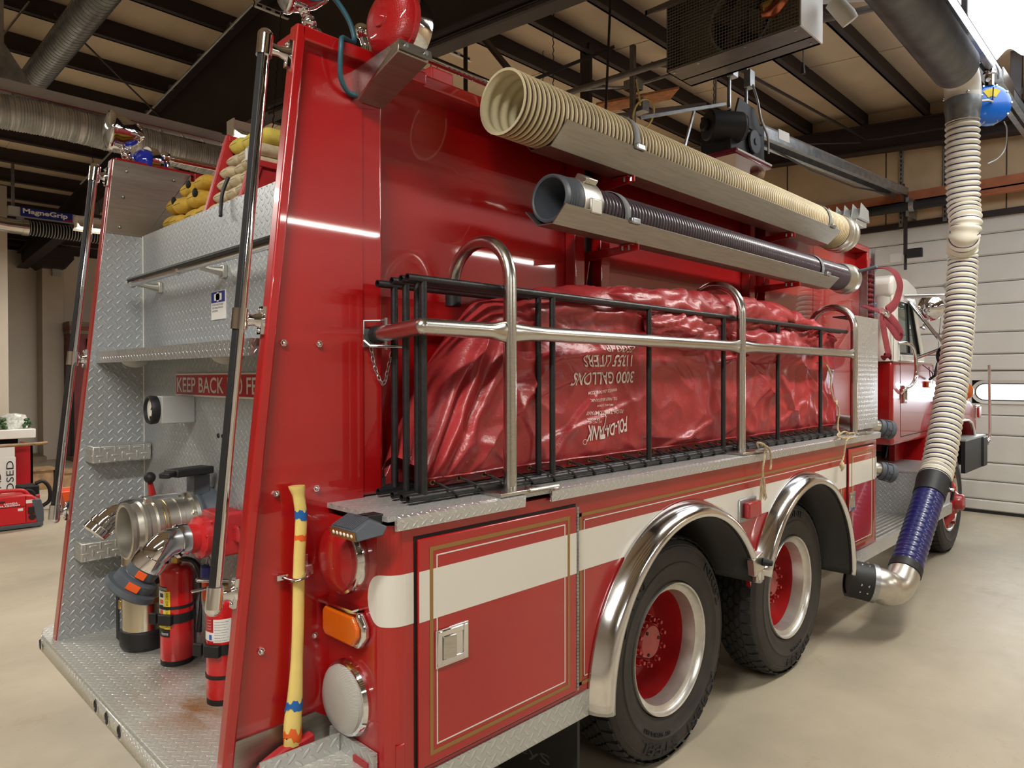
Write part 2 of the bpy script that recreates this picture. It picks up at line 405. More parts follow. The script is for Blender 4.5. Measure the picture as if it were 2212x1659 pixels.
# seams of the insulation blanket
for i, x in enumerate((0.4, 2.2, 5.0, 6.8, 8.6)):
    b = MB()
    b.bar((x, -8.9, deck_z(-8.9)-.024), (x, RIDGE, 5.776), .05, .006); b.bar((x, RIDGE, 5.776), (x, YL, deck_z(YL)-.024), .05, .006)
    S('trim_%d' % (i+1), b, M['deck'])
# purlins: one object each
ys = [-8.3 + .78*k for k in range(19)] + [7.55 + .86*k for k in range(13)]
for y in ys:
    z = deck_z(y) - .022
    if y > YL - .1: continue
    b = MB()
    for xa, xb in (((XB+.05, 5.85), (9.32, XF)) if -1.35 < y < 1.80 else ((XB+.05, XF),)):
        b.box(xa, xb, y-.012, y+.012, z-.21, z).box(xa, xb, y-.07, y+.012, z-.21, z-.195)
    S('roof_purlin', b, M['brown'])
# deep portal frame across the bay, and the end frame at the front wall
def rafter(name, x, pts, t=.016, fl=.2):
    b = MB().prism(pts, 'x', x-t/2, x+t/2)
    for a, c in zip(pts[:-1], pts[1:]):
        if abs(a[0]-c[0]) > .3: b.bar((x, a[0], a[1]), (x, c[0], c[1]), fl, .02)
    S(name, b, M['brown'])
top = lambda y: deck_z(y) - .25
rafter('roof_beam', 3.35, [(-8.9, 3.7), (-3, 3.72), (2.94, 4.135), (4.2, 4.235), (6.85, 4.42), (12, 4.52), (18, 4.12), (18, top(18)), (6.85, top(6.85)), (-8.9, top(-8.9))])
rafter('roof_beam', 10.55, [(-8.9, top(-8.9)-.34), (6.85, top(6.85)-.36), (18, top(18)-.34), (18, top(18)), (6.85, top(6.85)), (-8.9, top(-8.9))])
# conduits that run with the frames
def pipe(name, pts, r, m, label, cat, group=None, n=8): return tag(ob(name, MB().tube(pts, r, n), m), label, cat, group)
pipe('conduit', [(3.22, 6.0, 5.49), (3.22, 6.85, 5.52), (3.22, 10.2, 5.20), (3.22, 13, 4.92)], .014, M['flex'], 'thin grey conduit clipped along the dark roof beam above the spiral duct', 'conduit')
for k, (yy, zz) in enumerate(((7.35, 5.52), (8.15, 5.45), (9.05, 5.36), (9.9, 5.28))):
    ob('trim_%d' % (20+k), MB().box(3.205, 3.25, yy-.03, yy+.03, zz-.05, zz+.0), M['galv'], kind='structure')
pipe('conduit', [(3.23, 1.6, 4.06), (3.23, 2.94, 4.16), (3.23, 4.2, 4.26), (3.23, 6.5, 4.42)], .028, M['brown'], 'upper dark pipe along the roof beam edge above the red warning light', 'pipe')
pipe('conduit', [(3.24, 1.6, 3.99), (3.24, 2.94, 4.09), (3.24, 4.2, 4.19), (3.24, 6.5, 4.35)], .022, M['brown'], 'lower dark pipe along the roof beam edge above the red warning light', 'pipe')
# front wall with the sectional garage door
GY0, GY1, GZ = 0.2, 5.4, 3.83
b = MB().box(XF, XF+.2, YR, GY0, 0, 6).box(XF, XF+.2, GY1, YL+.2, 0, 6).box(XF, XF+.2, GY0, GY1, GZ, 6)
S('wall_front', b, M['tanwall'], smooth=0)
b = MB()
for y in (-2.6, -1.2, .2, 1.75, 2.45, 3.15, 4.55, 6.0, 7.4): b.box(XF-.008, XF, y-.006, y+.006, GZ, 5.2)
S('trim_6', b, M['brown'])
S('trim_7', MB().box(XF-.16, XF, -6, 9, 4.13, 4.27).box(XF-.16, XF-.14, -6, 9, 4.05, 4.15), M['rust'])
S('trim_8', MB().box(XF-.03, XF, GY0-.1, GY1+.1, GZ-.02, GZ+.06), M['brown'])
door = bpy.data.objects.new('door_1', None); COL.objects.link(door); door.location = (XF, 2.8, 0); door['kind'] = 'structure'; W[door] = V(door.location)
zs = [.03, .177, .416, .655, 1.012, 1.27, 1.84, 2.053, 2.335, 2.694, 2.978, 3.32, 3.60, GZ]
for z0, z1 in zip(zs, zs[1:]):
    if z0 == 1.27:
        y0w, y1w, zc, h = .55, 2.075, 1.568, .105
        f = MB().box(XF+.02, XF+.07, GY0, GY1, z0+.006, zc-h-.045).box(XF+.02, XF+.07, GY0, GY1, zc+h+.045, z1-.006).box(XF+.02, XF+.07, y1w+.045, GY1, zc-h-.045, zc+h+.045).box(XF+.02, XF+.07, GY0, y0w-.045, zc-h-.045, zc+h+.045)
        ob('door_panel', f, M['slat'], door)
        def stad(hh, ext):
            r = hh; return [(y1w+ext-r + r*math.cos(a), zc + r*math.sin(a)) for a in [math.pi/2 - math.pi*i/10 for i in range(11)]] + [(y0w-ext+r + r*math.cos(a), zc + r*math.sin(a)) for a in [-math.pi/2 - math.pi*i/10 for i in range(11)]]
        so, si = stad(h+.046, .046), stad(h, 0); n = len(so)
        fr = MB(); vs = [(XF+.0, p[0], p[1]) for p in so] + [(XF+.015, p[0], p[1]) for p in si] + [(XF+.07, p[0], p[1]) for p in si] + [(XF+.05, p[0], p[1]) for p in so]
        fr.add(vs, [[k*n+i, k*n+(i+1) % n, (k+1)*n+(i+1) % n, (k+1)*n+i] for k in range(3) for i in range(n)])
        wf = ob('window_frame', fr, M['slat'], door, smooth=50)
        ob('seal', MB().tube([(XF+.012, p[0], p[1]) for p in si], .007, 6, closed=True), M['black'], wf)
        ob('pane', MB().prism(si, 'x', XF+.05, XF+.055), M['pane'], door, smooth=0)
        continue
    ob('door_panel', MB().prism([(XF+.03, z0+.004), (XF+.012, z0+.022), (XF+.012, z1-.022), (XF+.03, z1-.004), (XF+.07, z1-.004), (XF+.07, z0+.004)], 'y', GY0, GY1), M['slat'], door)
ob('door_bottom_seal', MB().box(XF+.01, XF+.07, GY0, GY1, 0, .032), M['black'], door)
ob('backing', MB().box(XF+.072, XF+.08, GY0, GY1, 0, GZ), M['seam'], door)
for z in (2.978, 2.335, 1.84):
    ob('hinge', MB().prism([(2.36, z-.09), (2.44, z-.02), (2.44, z+.02), (2.36, z+.09), (2.28, z+.02), (2.28, z-.02)], 'x', XF, XF+.012), M['galv'], door)
# other walls
S('wall_left', MB().box(XB, XF+.2, YL, YL+.2, 0, 5.2), M['wall'], smooth=0)
S('baseboard_left', MB().box(2.5, XF, YL-.03, YL, 0, .14), M['wall2'])
S('wall_right', MB().box(XB, XF+.2, YR-.2, YR, 0, 5.2), M['wall'], smooth=0)
S('wall_rear', MB().box(XB-.2, XB, YR-.2, YL+.2, 0, 6), M['wall'], smooth=0)
S('wall_partition', MB().box(-3.2, 2.36, 13.75, 13.95, 0, deck_z(13.85)-.24), M['wall2'], smooth=0)
S('wall_pilaster', MB().box(3.62, 4.02, 17.6, YL, 0, 4.25), M['wall2'], bevel=.01)
S('trim_9', MB().box(2.6, 3.5, 17.7, YL, 4.52, 4.6).box(3.35, 4.15, 17.3, YL, 4.3, 4.55).prism([(3.35, 4.3), (4.15, 4.3), (4.0, 4.1), (3.6, 4.1)], 'y', 17.35, YL), M['brown'])
S('trim_10', MB().box(2.5, 3.6, 17.2, YL, 0, .12).box(4.0, 6.0, 16.6, YL, 0, .1), M['gum'])

# ------------------------------------------------------------------ roof sheet that lets the daylight in, right of the exhaust rail
def wav(u, v):
    y = -1.2 + 2.95*u; x = 6.0 + 3.25*v
    return V((x, y, 5.20 + .055*math.cos(2*math.pi*y/.30) + .055*y))
sk = ob('skylight_sheet', MB().grid(wav, 160, 2), M['sky'], smooth=60, recalc=False, solid=.01)
tag(sk, 'glowing corrugated skylight sheet beside the upper exhaust duct', 'skylight')

# ------------------------------------------------------------------ hanging fluorescent fixtures
def fixture(x0, y, label, z=3.9, L=2.44):
    t = thing('strip_light', label, 'ceiling light', (x0, y, z), 'hanging fluorescent fixtures')
    b = MB().prism([(y-.05, z+.02), (y+.05, z+.02), (y+.06, z+.11), (y-.06, z+.11)], 'x', x0, x0+L)
    b.prism([(y-.052, z+.03), (y-.19, z-.05), (y-.192, z-.045), (y-.052, z+.037)], 'x', x0, x0+L).prism([(y+.052, z+.03), (y+.19, z-.05), (y+.192, z-.045), (y+.052, z+.037)], 'x', x0, x0+L)
    b.box(x0-.012, x0, y-.07, y+.07, z-.03, z+.12)
    ob('housing', b, M['lampbody'], t)
    for s in (-.075, .075): ob('lamp_tube', MB().cyl((x0+.03, y+s, z-.015), (x0+L-.03, y+s, z-.015), .019, n=12), M['tube'], t)
    for cx in (x0+.34, x0+L-.35):
        zt = deck_z(y) - .24
        c = MB()
        for dx in (-.1, .1):
            p, q = V((cx+dx*.4, y, z+.11)), V((cx+dx*1.6, y, zt)); n = 40
            c.tube([p.lerp(q, i/n) + V((.006*(-1)**i, 0, 0)) for i in range(n+1)], .005, 5)
        ob('chain', c, M['brown'], t)
    return t
spots = [(2.66, 6.05, 'lit strip light hanging behind the red hose bed, nearest the truck'), (2.72, 11.2, 'lit strip light hanging farther left in front of the black hose')]
for x, y, lab in spots: fixture(x, y, lab)
hid = ('over the aisle behind the tailboard', 'high over the aisle beside the rear wheels', 'along the right hand wall near the garage door', 'along the right hand wall beside the rear wheels', 'above the far side of the cab', 'behind the tailboard on the far side', 'in the far bay near the front wall', 'along the right hand wall behind the truck')
for k, (x, y) in enumerate(((-2.2, .55), (3.6, .3), (7.6, -4.6), (3.6, -4.7), (7.4, 6.05), (-2.2, 6.05), (7.4, 11.2), (-2.4, -4.7))): fixture(x, y, 'lit fluorescent strip light hanging on chains ' + hid[k])
def area(name, loc, size, power, col, rot=(0, 0, 0), sy=None):
    l = bpy.data.lights.new(name, 'AREA'); l.energy = power; l.color = col; l.shape = 'RECTANGLE'; l.size = size; l.size_y = sy or size
    o = bpy.data.objects.new(name, l); o.location = loc; o.rotation_euler = rot; COL.objects.link(o); return o
WARM = (1.0, .972, .915)
LIGHTS = [(-2.2, .55, 1.35), (3.6, .3, .75), (7.6, -4.6, .7), (3.6, -4.7, .8), (2.66, 6.05, 1.0), (7.4, 6.05, .7), (-2.2, 6.05, 1.0), (2.72, 11.2, 1.3), (7.4, 11.2, .8), (-2.4, -4.7, .9)]
for x, y, k in LIGHTS: area('strip_lamp', (x+1.22, y, 3.85), 2.36, 135*k, WARM, sy=.16)
area('skylight_lamp', (7.6, .27, 5.02), 3.1, 55, (.90, .95, 1.0), sy=2.8)
area('door_daylight', (XF-.05, 1.3, 1.57), .2, 26, (.84, .92, 1.0), rot=(0, RAD(90), 0), sy=1.5)
# ------------------------------------------------------------------ the fire truck: right side of the lower body at y = 1.65
T = thing('fire_truck', 'red fire tanker truck with white side stripe parked on the concrete floor', 'fire truck', (3.4, 2.76, 0))
def tp(name, mb, m, parent=None, **k): return ob(name, mb, m, parent or T, **k)
CX1, CX2, CZ = 2.78, 4.10, .515
def archpts(cx, r, a0, a1, n=28): return [(cx + r*math.cos(RAD(a0+(a1-a0)*i/n)), CZ + r*math.sin(RAD(a0+(a1-a0)*i/n))) for i in range(n+1)]
ZB, ZT = .585, 1.34
# side skin with the two wheel arches cut out of its outline
a1 = archpts(CX1, .68, 174, 14); a2 = archpts(CX2, .68, 166, 6)
out = [(1.235, ZB)] + a1 + [(3.44, .70)] + a2 + [(5.405, ZB), (5.405, ZT), (1.235, ZT)]
tp('side_panel', MB().prism(out, 'y', 1.65, 1.672), M['red'], smooth=20)
# rounded rear corner and rear face with the lamps
rc = [(1.235 + .065*math.cos(RAD(a)), 1.715 + .065*math.sin(RAD(a))) for a in range(270, 175, -8)]
rc = [(1.235, 1.65)] + [(1.235 - .065*math.sin(RAD(t)), 1.715 - .065*math.cos(RAD(t))) for t in range(10, 91, 10)]
b = MB(); ring = rc + [(1.17, 1.985)]
for (p, q) in zip(ring, ring[1:]): b.add([(p[0], p[1], .60), (q[0], q[1], .60), (q[0], q[1], ZT), (p[0], p[1], ZT)], [[0, 1, 2, 3]])
bodyback = tp('rear_corner_panel', b, M['red'], smooth=50, recalc=False)
tp('body_floor', MB().box(1.18, 2.08, 1.66, 2.05, .57, .60).box(4.80, 5.40, 1.66, 2.05, .57, .60).box(5.385, 5.405, 1.66, 2.3, .58, 1.34), M['red'])
# inner carcass so that nothing is see-through
tp('inner_body', MB().box(1.2, 5.38, 1.985, 3.53, .62, 1.33), M['under'])
tp('chassis_rail', MB().box(1.25, 9.3, 2.30, 2.40, .50, .80).box(1.25, 9.3, 3.12, 3.22, .50, .80).cyl((CX1, 1.9, CZ), (CX1, 3.6, CZ), .09).cyl((CX2, 1.9, CZ), (CX2, 3.6, CZ), .09).box(2.5, 4.4, 2.42, 3.1, .32, .62).cyl((8.1, 2.0, CZ), (8.1, 3.5, CZ), .08), M['under'])
# bottom sill of tread plate
tp('sill_strip', MB().box(1.24, 2.10, 1.643, 1.66, .49, .585).box(1.24, 2.10, 1.645, 1.75, .486, .50), M['plate5'])
tp('sill_strip', MB().box(4.80, 7.55, 1.643, 1.66, .49, .585), M['plate3'])
# white stripe, round at its rear end, and the gold leaf lines
SZ0, SZ1 = 1.044, 1.195
def stripe(x0, x1, y=1.6488): return MB().box(x0, x1, y-.0006, y, SZ0, SZ1)
b = stripe(1.235, 1.262)
pts = ring[:]; n = len(pts)
L = [0]
for p, q in zip(pts, pts[1:]): L.append(L[-1] + math.dist(p, q))
def onring(s):
    for i in range(n-1):
        if s <= L[i+1] or i == n-2:
            t = (s - L[i]) / (L[i+1]-L[i]); p = V((*pts[i], 0)).lerp(V((*pts[i+1], 0)), t); d = (V((*pts[i+1], 0)) - V((*pts[i], 0))).normalized(); nn = V((-d.y, d.x, 0))
            if nn.x > 0 or (abs(nn.x) < 1e-6 and nn.y > 0): nn = -nn
            return p + nn*.0012
SL = .135
def rs(u, v):
    s = u*SL; h = (SZ1-SZ0)/2; rr = .062
    hh = h if s < SL-rr else h*1.0 - (h - math.sqrt(max(0, 1-((s-SL+rr)/rr)**2))*h)
    p = onring(s); return V((p.x, p.y, (SZ0+SZ1)/2 + (v*2-1)*hh))
b.grid(rs, 40, 1)
st = tp('white_stripe', b, M['cream'], smooth=60)
for x0, x1 in ((2.018, 2.30), (3.08, 3.62), (4.58, 4.815), (5.335, 5.405)):
    pass
# stripe over the wheel section follows the arches
def stripe_poly(x0, x1, cx=None, side=0):
    if cx is None: return [(x0, SZ0), (x1, SZ0), (x1, SZ1), (x0, SZ1)]
    r = .695
    pr = []
    for i in range(9):
        z = SZ0 + (min(SZ1, CZ+r-.0005) - SZ0)*i/8
        pr.append((cx + side*math.sqrt(max(0, r*r-(z-CZ)**2)), z))
    return pr
lft = stripe_poly(0, 0, CX1, -1); rgt = stripe_poly(0, 0, CX1, 1); l2 = stripe_poly(0, 0, CX2, -1); r2 = stripe_poly(0, 0, CX2, 1)
for poly in ([(2.018, SZ0)] + lft + [(2.018, SZ1)], rgt + l2[::-1], r2 + [(4.805, SZ1), (4.805, SZ0)], stripe_poly(5.345, 5.405)):
    tp('white_stripe', MB().prism(poly, 'y', 1.6478, 1.6485), M['cream'], smooth=0)
def lines(x0, x1, z0, z1, y, par, off=.026, sides='lrtb'):
    tp('gold_pinstripe', MB().frame(x0, x1, z0, z1, y, .013, sides=sides), M['gold'], par, smooth=0)
    tp('white_pinstripe', MB().frame(x0+off, x1-off, z0+off, z1-off, y, .0042, sides=sides), M['cream'], par, smooth=0)
b = MB()
tp('gold_pinstripe', MB().box(2.036, 4.748, 1.6484, 1.6490, 1.246, 1.259).box(2.036, 2.049, 1.6484, 1.6490, .612, 1.259).box(4.735, 4.748, 1.6484, 1.649, .70, 1.259).box(2.036, 2.09, 1.6484, 1.649, .612, .625), M['gold'], smooth=0)
tp('white_pinstripe', MB().box(2.062, 4.722, 1.6484, 1.6490, 1.229, 1.233).box(2.062, 2.066, 1.6484, 1.649, .640, 1.233).box(4.718, 4.722, 1.6484, 1.649, .78, 1.233).box(2.062, 2.085, 1.6484, 1.649, .640, .644), M['cream'], smooth=0)
# compartment doors
def door(x0, x1, z0, z1, hx, hz, hw, hh, label, hinge):
    d = part('compartment_door', T); d['label'] = label
    tp('door_skin', MB().box(x0, x1, 1.636, 1.6485, z0, z1), M['red'], d, bevel=.004)
    tp('door_gap', MB().box(x0-.009, x1+.009, 1.6484, 1.6499, z0-.009, z1+.009), M['seam'], d, smooth=0)
    tp('white_stripe', MB().box(x0+.001, x1-.001, 1.6352, 1.6358, SZ0, SZ1), M['cream'], d, smooth=0)
    k = .040
    lines(x0+k, x1-k, z0+.028, z1-.028, 1.6354, d)
    y = 1.6352
    f = MB().box(hx-hw, hx+hw, y-.004, y, hz-hh, hz+hh)
    q = .017
    f.frame(hx-hw+.006, hx+hw-.006, hz-hh+.006, hz+hh-.006, y-.004, q, d=.004)
    tp('handle_plate', f, M['chrome'], d, bevel=.0015)
    tp('paddle_handle', MB().obox((hx-hw*.25, y-.010, hz), (hw*.36, -.003, 0), (0, .003, 0), (0, 0, hh*.60)), M['steel'], d, bevel=.002)
    b = MB()
    for sx in (-1, 1):
        for sz in (-1, 1): b.sph((hx+sx*(hw-.009), y-.005, hz+sz*(hh-.009)), .004, 8, 4, sc=(1, 1, .6), ax=(0, -1, 0), top=math.pi/2)
    tp('screw', b, M['galv'], d)
    if hinge:
        b = MB(); N = 52
        for i in range(N):
            za = z0 + (z1-z0)*i/N; b.cyl((hinge, 1.640, za+.0008), (hinge, 1.640, za+(z1-z0)/N-.0008), .0065, n=8)
        tp('piano_hinge', b, M['galv'], d)
    return d
door(1.272, 2.004, .607, 1.290, 1.398, .948, .066, .058, 'rear compartment door with a chrome paddle latch', 2.013)
door(4.822, 5.330, .607, 1.290, 4.872, .944, .054, .062, 'forward compartment door with a chrome paddle latch', 5.338)
# side marker lamp
mk = part('marker_lamp', T)
tp('bezel', MB().prism([(3.293, 1.035), (3.478, 1.035), (3.478, 1.152), (3.293, 1.152)], 'y', 1.634, 1.65), M['galv'], mk, bevel=.01, seg=3)
tp('lens', MB().box(3.325, 3.468, 1.600, 1.636, 1.052, 1.135), M['redlens'], mk, bevel=.012, seg=3)
# polished fenders
for cx, s0, s1 in ((CX1, 182, 20), (CX2, 160, -2)):
    prof = [(1.6490, .700), (1.640, .696), (1.605, .686), (1.578, .668), (1.565, .650), (1.566, .634), (1.578, .628), (1.60, .632)]
    b = MB(); n = 44; P = len(prof); vs = []
    for i in range(n+1):
        a = RAD(s0 + (s1-s0)*i/n)
        for (y, r) in prof: vs.append((cx + r*math.cos(a), y, CZ + r*math.sin(a)))
    b.add(vs, [[i*P+k, (i+1)*P+k, (i+1)*P+k+1, i*P+k+1] for i in range(n) for k in range(P-1)])
    tp('fender', b, M['fender'], smooth=60, solid=.004, recalc=False)
    b = MB(); vs = []
    for i in range(n+1):
        a = RAD(s0 + (s1-s0)*i/n)
        for y in (1.60, 2.3): vs.append((cx + .632*math.cos(a), y, CZ + .632*math.sin(a)))
    b.add(vs, [[2*i, 2*i+2, 2*i+3, 2*i+1] for i in range(n)])
    tp('fender_liner', b, M['liner'], smooth=60, solid=.01, recalc=False)
tp('fender_liner', MB().box(2.08, 4.8, 2.28, 2.30, .4, 1.3), M['liner'])
fb = part('fender_bracket', T)
tp('clamp_plate', MB().obox((3.355, 1.585, .83), (.05, 0, .012), (0, .022, 0), (-.008, 0, .045)).box(3.345, 3.43, 1.57, 1.60, .735, .79), M['steel'], fb, bevel=.006)
tp('bumper', MB().cyl((3.40, 1.565, .835), (3.41, 1.52, .832), .022, .014), M['black'], fb, bevel=.004)
tp('mud_flap', MB().box(2.085, 2.10, 1.70, 2.32, .10, .55), M['black'])
mf = MB(); text_on(mf, 'DarleyS', .055, lambda x, y: V((2.0835, 2.26-x, .20+y)), width=.42)
tp('mud_flap_lettering', mf, M['greyd'], smooth=0, recalc=False)

# ------------------------------------------------------------------ wheels
def make_wheel(cx, y, front=False, texts=()):
    w = part('wheel', T); o = (cx, y, CZ); AX = (0, 1, 0)          # h grows inward
    R0, RB, WD = .515, .302, .26
    def L(prof, m, nm, n=72): return tp(nm, MB().lathe(prof, o, AX, n), m, w, smooth=40)
    sw = [(RB, .03), (RB+.006, .012), (.330, .004), (.350, .0), (.385, -.004), (.389, -.008), (.395, -.008), (.399, -.004), (.44, -.002), (.462, .006), (.466, .003), (.471, .008), (.476, .006), (.481, .013), (.488, .018), (.498, .034), (.503, .05), (.503, WD-.05), (.49, WD-.02), (.44, WD), (.34, WD), (RB, WD-.03)]
    tire = L(sw, M['tire'], 'tire', 96)
    tb = MB()
    N = 46
    for j in range(5):
        for i in range(N):
            a = 2*math.pi*(i + .5*(j % 2))/N
            h0 = .044 + j*(WD-.088)/5; h1 = h0 + (WD-.088)/5
            hm = (h0+h1)/2; da = math.pi/N*.84
            shape = [(-da, h0+.010), (0, h0+.002), (da, h0+.010), (da, h1-.010), (0, h1-.002), (-da, h1-.010)]
            if j == 0: shape = [(-da, h0-.030), (da*.6, h0-.030), (da, h0+.0), (da, h1-.010), (0, h1-.002), (-da, h1-.010)]
            vs = []
            for rr, kk in ((.499, 1.0), (R0, .92)):
                for (t, h) in shape:
                    hh = hm + (h-hm)*kk; rloc = rr - (.010 if (j == 0 and h < h0 - .02 and rr > .5) else 0)
                    vs.append(V((cx + rloc*math.cos(a+t*kk), y + hh, CZ + rloc*math.sin(a+t*kk))))
            tb.add(vs, [[k, (k+1) % 6, 6+(k+1) % 6, 6+k] for k in range(6)] + [[6, 7, 8, 9, 10, 11]])
    tp('tread', tb, M['tread'], tire, smooth=25)
    tx = MB()
    for (s, rad, size, ang, inv, wd) in texts:
        tot = wd
        def fn(px, py):
            if not inv: a = RAD(ang) + (tot/2 - px)/rad; r = rad + py
            else: a = RAD(ang) - (tot/2 - px)/rad; r = rad + size - py
            hh = -.0045
            return V((cx + r*math.cos(a), y + hh, CZ + r*math.sin(a)))
        text_on(tx, s, size, fn, width=wd)
    if tx.v: tp('sidewall_lettering', tx, M['tread'], tire, smooth=0, recalc=False, solid=.005)
    if not front:
        L([(.300, .035), (.303, .008), (.299, .0), (.292, .004), (.289, .02), (.283, .026), (.262, .034), (.252, .10)], M['rim'], 'rim')
        L([(.253, .098), (.247, .14), (.238, .20), (.218, .235), (.16, .245), (.12, .24), (.0, .24)], M['wheelred'], 'wheel_disc')
        hub = L([(.13, .24), (.128, .165), (.122, .155), (.086, .152), (.082, .125), (.074, .116), (.0, .113)], M['wheelred'], 'hub', 40)
        b = MB()
        for i in range(10):
            a = 2*math.pi*i/10 + .2; p = V((cx+.106*math.cos(a), y, CZ+.106*math.sin(a)))
            b.cyl(p+V((0, .156, 0)), p+V((0, .122, 0)), .0155, n=6); b.cyl(p+V((0, .122, 0)), p+V((0, .104, 0)), .009, n=10)
            tp('lug_nut', b, M['wheelred'], hub, bevel=.001); b = MB()
        for a in (.1, 2.2, 4.3): b.cyl((cx+.06*math.cos(a), y+.115, CZ+.06*math.sin(a)), (cx+.06*math.cos(a), y+.112, CZ+.06*math.sin(a)), .008)
        tp('hub_hole', b, M['seam'], hub)
    else:
        L([(.300, .035), (.303, .010), (.298, .002), (.285, .01), (.275, .03), (.268, .09)], M['rim'], 'rim')
        b = MB()
        for i in range(6):
            a = 2*math.pi*i/6 + .3; d = V((math.cos(a), 0, math.sin(a))); n = V((-math.sin(a), 0, math.cos(a)))
            pts = [V((cx, y, CZ)) + d*r_ + V((0, h_, 0)) for r_, h_ in ((.08, .01), (.15, .0), (.21, .04), (.262, .05))]
            b.tube(pts, [.052, .046, .040, .044], 10, sq=.6)
        tp('spokes', b, M['wheelred'], w, smooth=60)
        tp('drum', MB().cyl((cx, y+.12, CZ), (cx, y+.2, CZ), .25, n=40), M['under'], w)
        L([(.11, .08), (.105, -.02), (.08, -.035), (.078, -.10), (.068, -.112), (0, -.114)], M['wheelred'], 'hub', 36)
        for i in range(6):
            a = 2*math.pi*i/6; tp('lug_nut', MB().cyl((cx+.27*math.cos(a), y+.035, CZ+.27*math.sin(a)), (cx+.27*math.cos(a), y-.01, CZ+.27*math.sin(a)), .015, n=6), M['wheelred'], w)
    return w
make_wheel(2.81, 1.725, texts=[('AMERI', .412, .048, -52, False, .30), ('STEEL', .412, .048, -106, False, .30), ('BY SEYRA IR3', .365, .018, -112, False, .22), ('D4110', .405, .042, 142, False, .26), ('NRB2', .415, .04, 32, False, .24)])
make_wheel(4.13, 1.725, texts=[('RR444', .412, .045, -78, False, .32), ('RADIAL', .365, .018, -82, False, .16), ('FIRESTONE', .415, .04, 105, False, .52)])
make_wheel(8.09, 1.77, True)
# wheels on the far side
for cx in (2.81, 4.13, 8.09):
    w = part('wheel', T)
    tp('tire', MB().lathe([(.30, .02), (.34, 0), (.47, 0), (.51, .04), (.51, .26), (.47, .3), (.34, .3), (.30, .28)], (cx, 3.47, CZ), (0, 1, 0), 48, close=True), M['tire'], w)
    tp('wheel_disc', MB().cyl((cx, 3.55, CZ), (cx, 3.68, CZ), .301, n=40), M['wheelred'], w)

# ------------------------------------------------------------------ catwalk over the side compartments
cw = MB().box(1.165, 5.44, 1.640, 2.06, 1.357, 1.372)
tp('catwalk', cw, M['plate5'])
tp('catwalk_lip', MB().prism([(1.640, 1.372), (1.628, 1.366), (1.632, 1.328), (1.640, 1.328), (1.642, 1.357)], 'x', 1.19, 1.725), M['plate3'])
tp('catwalk_lip', MB().prism([(1.640, 1.372), (1.628, 1.366), (1.632, 1.328), (1.640, 1.328), (1.642, 1.357)], 'x', 1.86, 5.44), M['plate3'])
tp('catwalk_upstand', MB().box(1.165, 1.275, 1.975, 1.985, 1.365, 1.43).box(1.39, 1.75, 2.045, 2.055, 1.365, 1.43), M['plate5'])

# ------------------------------------------------------------------ upper body
YW = 2.06
tp('upper_side_panel', MB().box(1.385, 6.30, YW, YW+.02, 1.36, 2.80), M['red'], smooth=20)
tp('top_rail', MB().box(1.545, 6.26, 1.965, 2.10, 2.800, 2.845), M['red'], bevel=.008)
tp('corner_post', MB().box(1.276, 1.385, 1.972, 2.08, 1.375, 2.80), M['red'], bevel=.012, seg=3)
tp('front_flange', MB().box(6.20, 6.26, 1.965, 2.08, 2.66, 2.80), M['red'], bevel=.006)
tp('panel_joint', MB().box(5.30, 5.304, YW-.001, YW, 1.36, 2.80), M['seam'])
for x0, x1 in ((2.44, 2.51), (2.63, 2.70), (4.15, 4.22), (4.36, 4.43)):
    tp('side_rib', MB().box(x0, x1, 1.998, YW, 1.375, 2.80), M['red'], bevel=.006)
for xa in (2.535, 4.25): tp('rib_channel', MB().box(xa-.01, xa+.09, YW-.004, YW, 1.375, 2.8), M['seam'])
tp('tank_body', MB().box(1.37, 6.2, 2.09, 3.50, 1.34, 2.40), M['dullred'])
tp('upper_side_panel', MB().box(1.35, 6.23, 3.55, 3.57, 1.36, 2.765), M['red'])
tp('rear_inner_panel', MB().box(1.385, 6.2, 2.081, 2.10, 2.40, 2.80), M['grey'])
RX = lambda z: .817 + (z-.681)*.10955
# ------------------------------------------------------------------ rear wings (the slanted ends either side of the tailboard)
def rearx(z): return .817 + (z-.681)*.10955
def wing(y0, y1, yp, mflange, mpanel, xf, d=0, fw=.033, zt=2.836):
    w = part('rear_wing', T); rearx = lambda z: RX(z) + d
    prof = [(rearx(.60), .60), (rearx(.60)+fw, .60), (rearx(zt)+fw, zt), (rearx(zt), zt)]
    tp('wing_flange', MB().prism(prof, 'y', y0, y1), mflange, w, bevel=.007, seg=3)
    tp('wing_panel', MB().prism([(rearx(.60)+.02, .60), (xf, .60), (xf, zt-.036), (rearx(zt-.036)+.02, zt-.036)], 'y', yp, yp+.018), mpanel, w)
    return w
rw = wing(1.935, 1.980, 1.966, M['red'], M['red'], 1.30)
tp('wing_top_flange', MB().box(rearx(2.80)+.02, 1.545, 1.935, 2.10, 2.792, 2.836), M['red'], rw, bevel=.006)
for (x, z) in ((1.037, 1.873), (1.156, 1.874), (1.012, 1.422), (1.144, 1.424), (1.136, .966), (.962, .965)):
    tp('bolt', MB().cyl((x-.02, 1.967, z), (x-.02, 1.958, z), .011, n=6).sph((x-.02, 1.958, z), .008, 10, 5, ax=(0, -1, 0), top=math.pi/2), M['chrome'], rw)
tp('inner_lining', MB().prism([(rearx(.62)+.05, .62), (1.13, .62), (1.13, 2.43), (rearx(2.43)+.05, 2.43)], 'y', 1.986, 1.994), M['plate'], rw)
lw = wing(3.548, 3.61, 3.553, M['red'], M['red'], 1.42, -.04, .033, 2.775)
rearx = lambda z: RX(z) - .04
tp('inner_lining', MB().prism([(rearx(.62)+.004, .62), (1.135, .62), (1.135, 2.43), (rearx(2.43)+.004, 2.43)], 'y', 3.535, 3.548), M['plate'], lw)
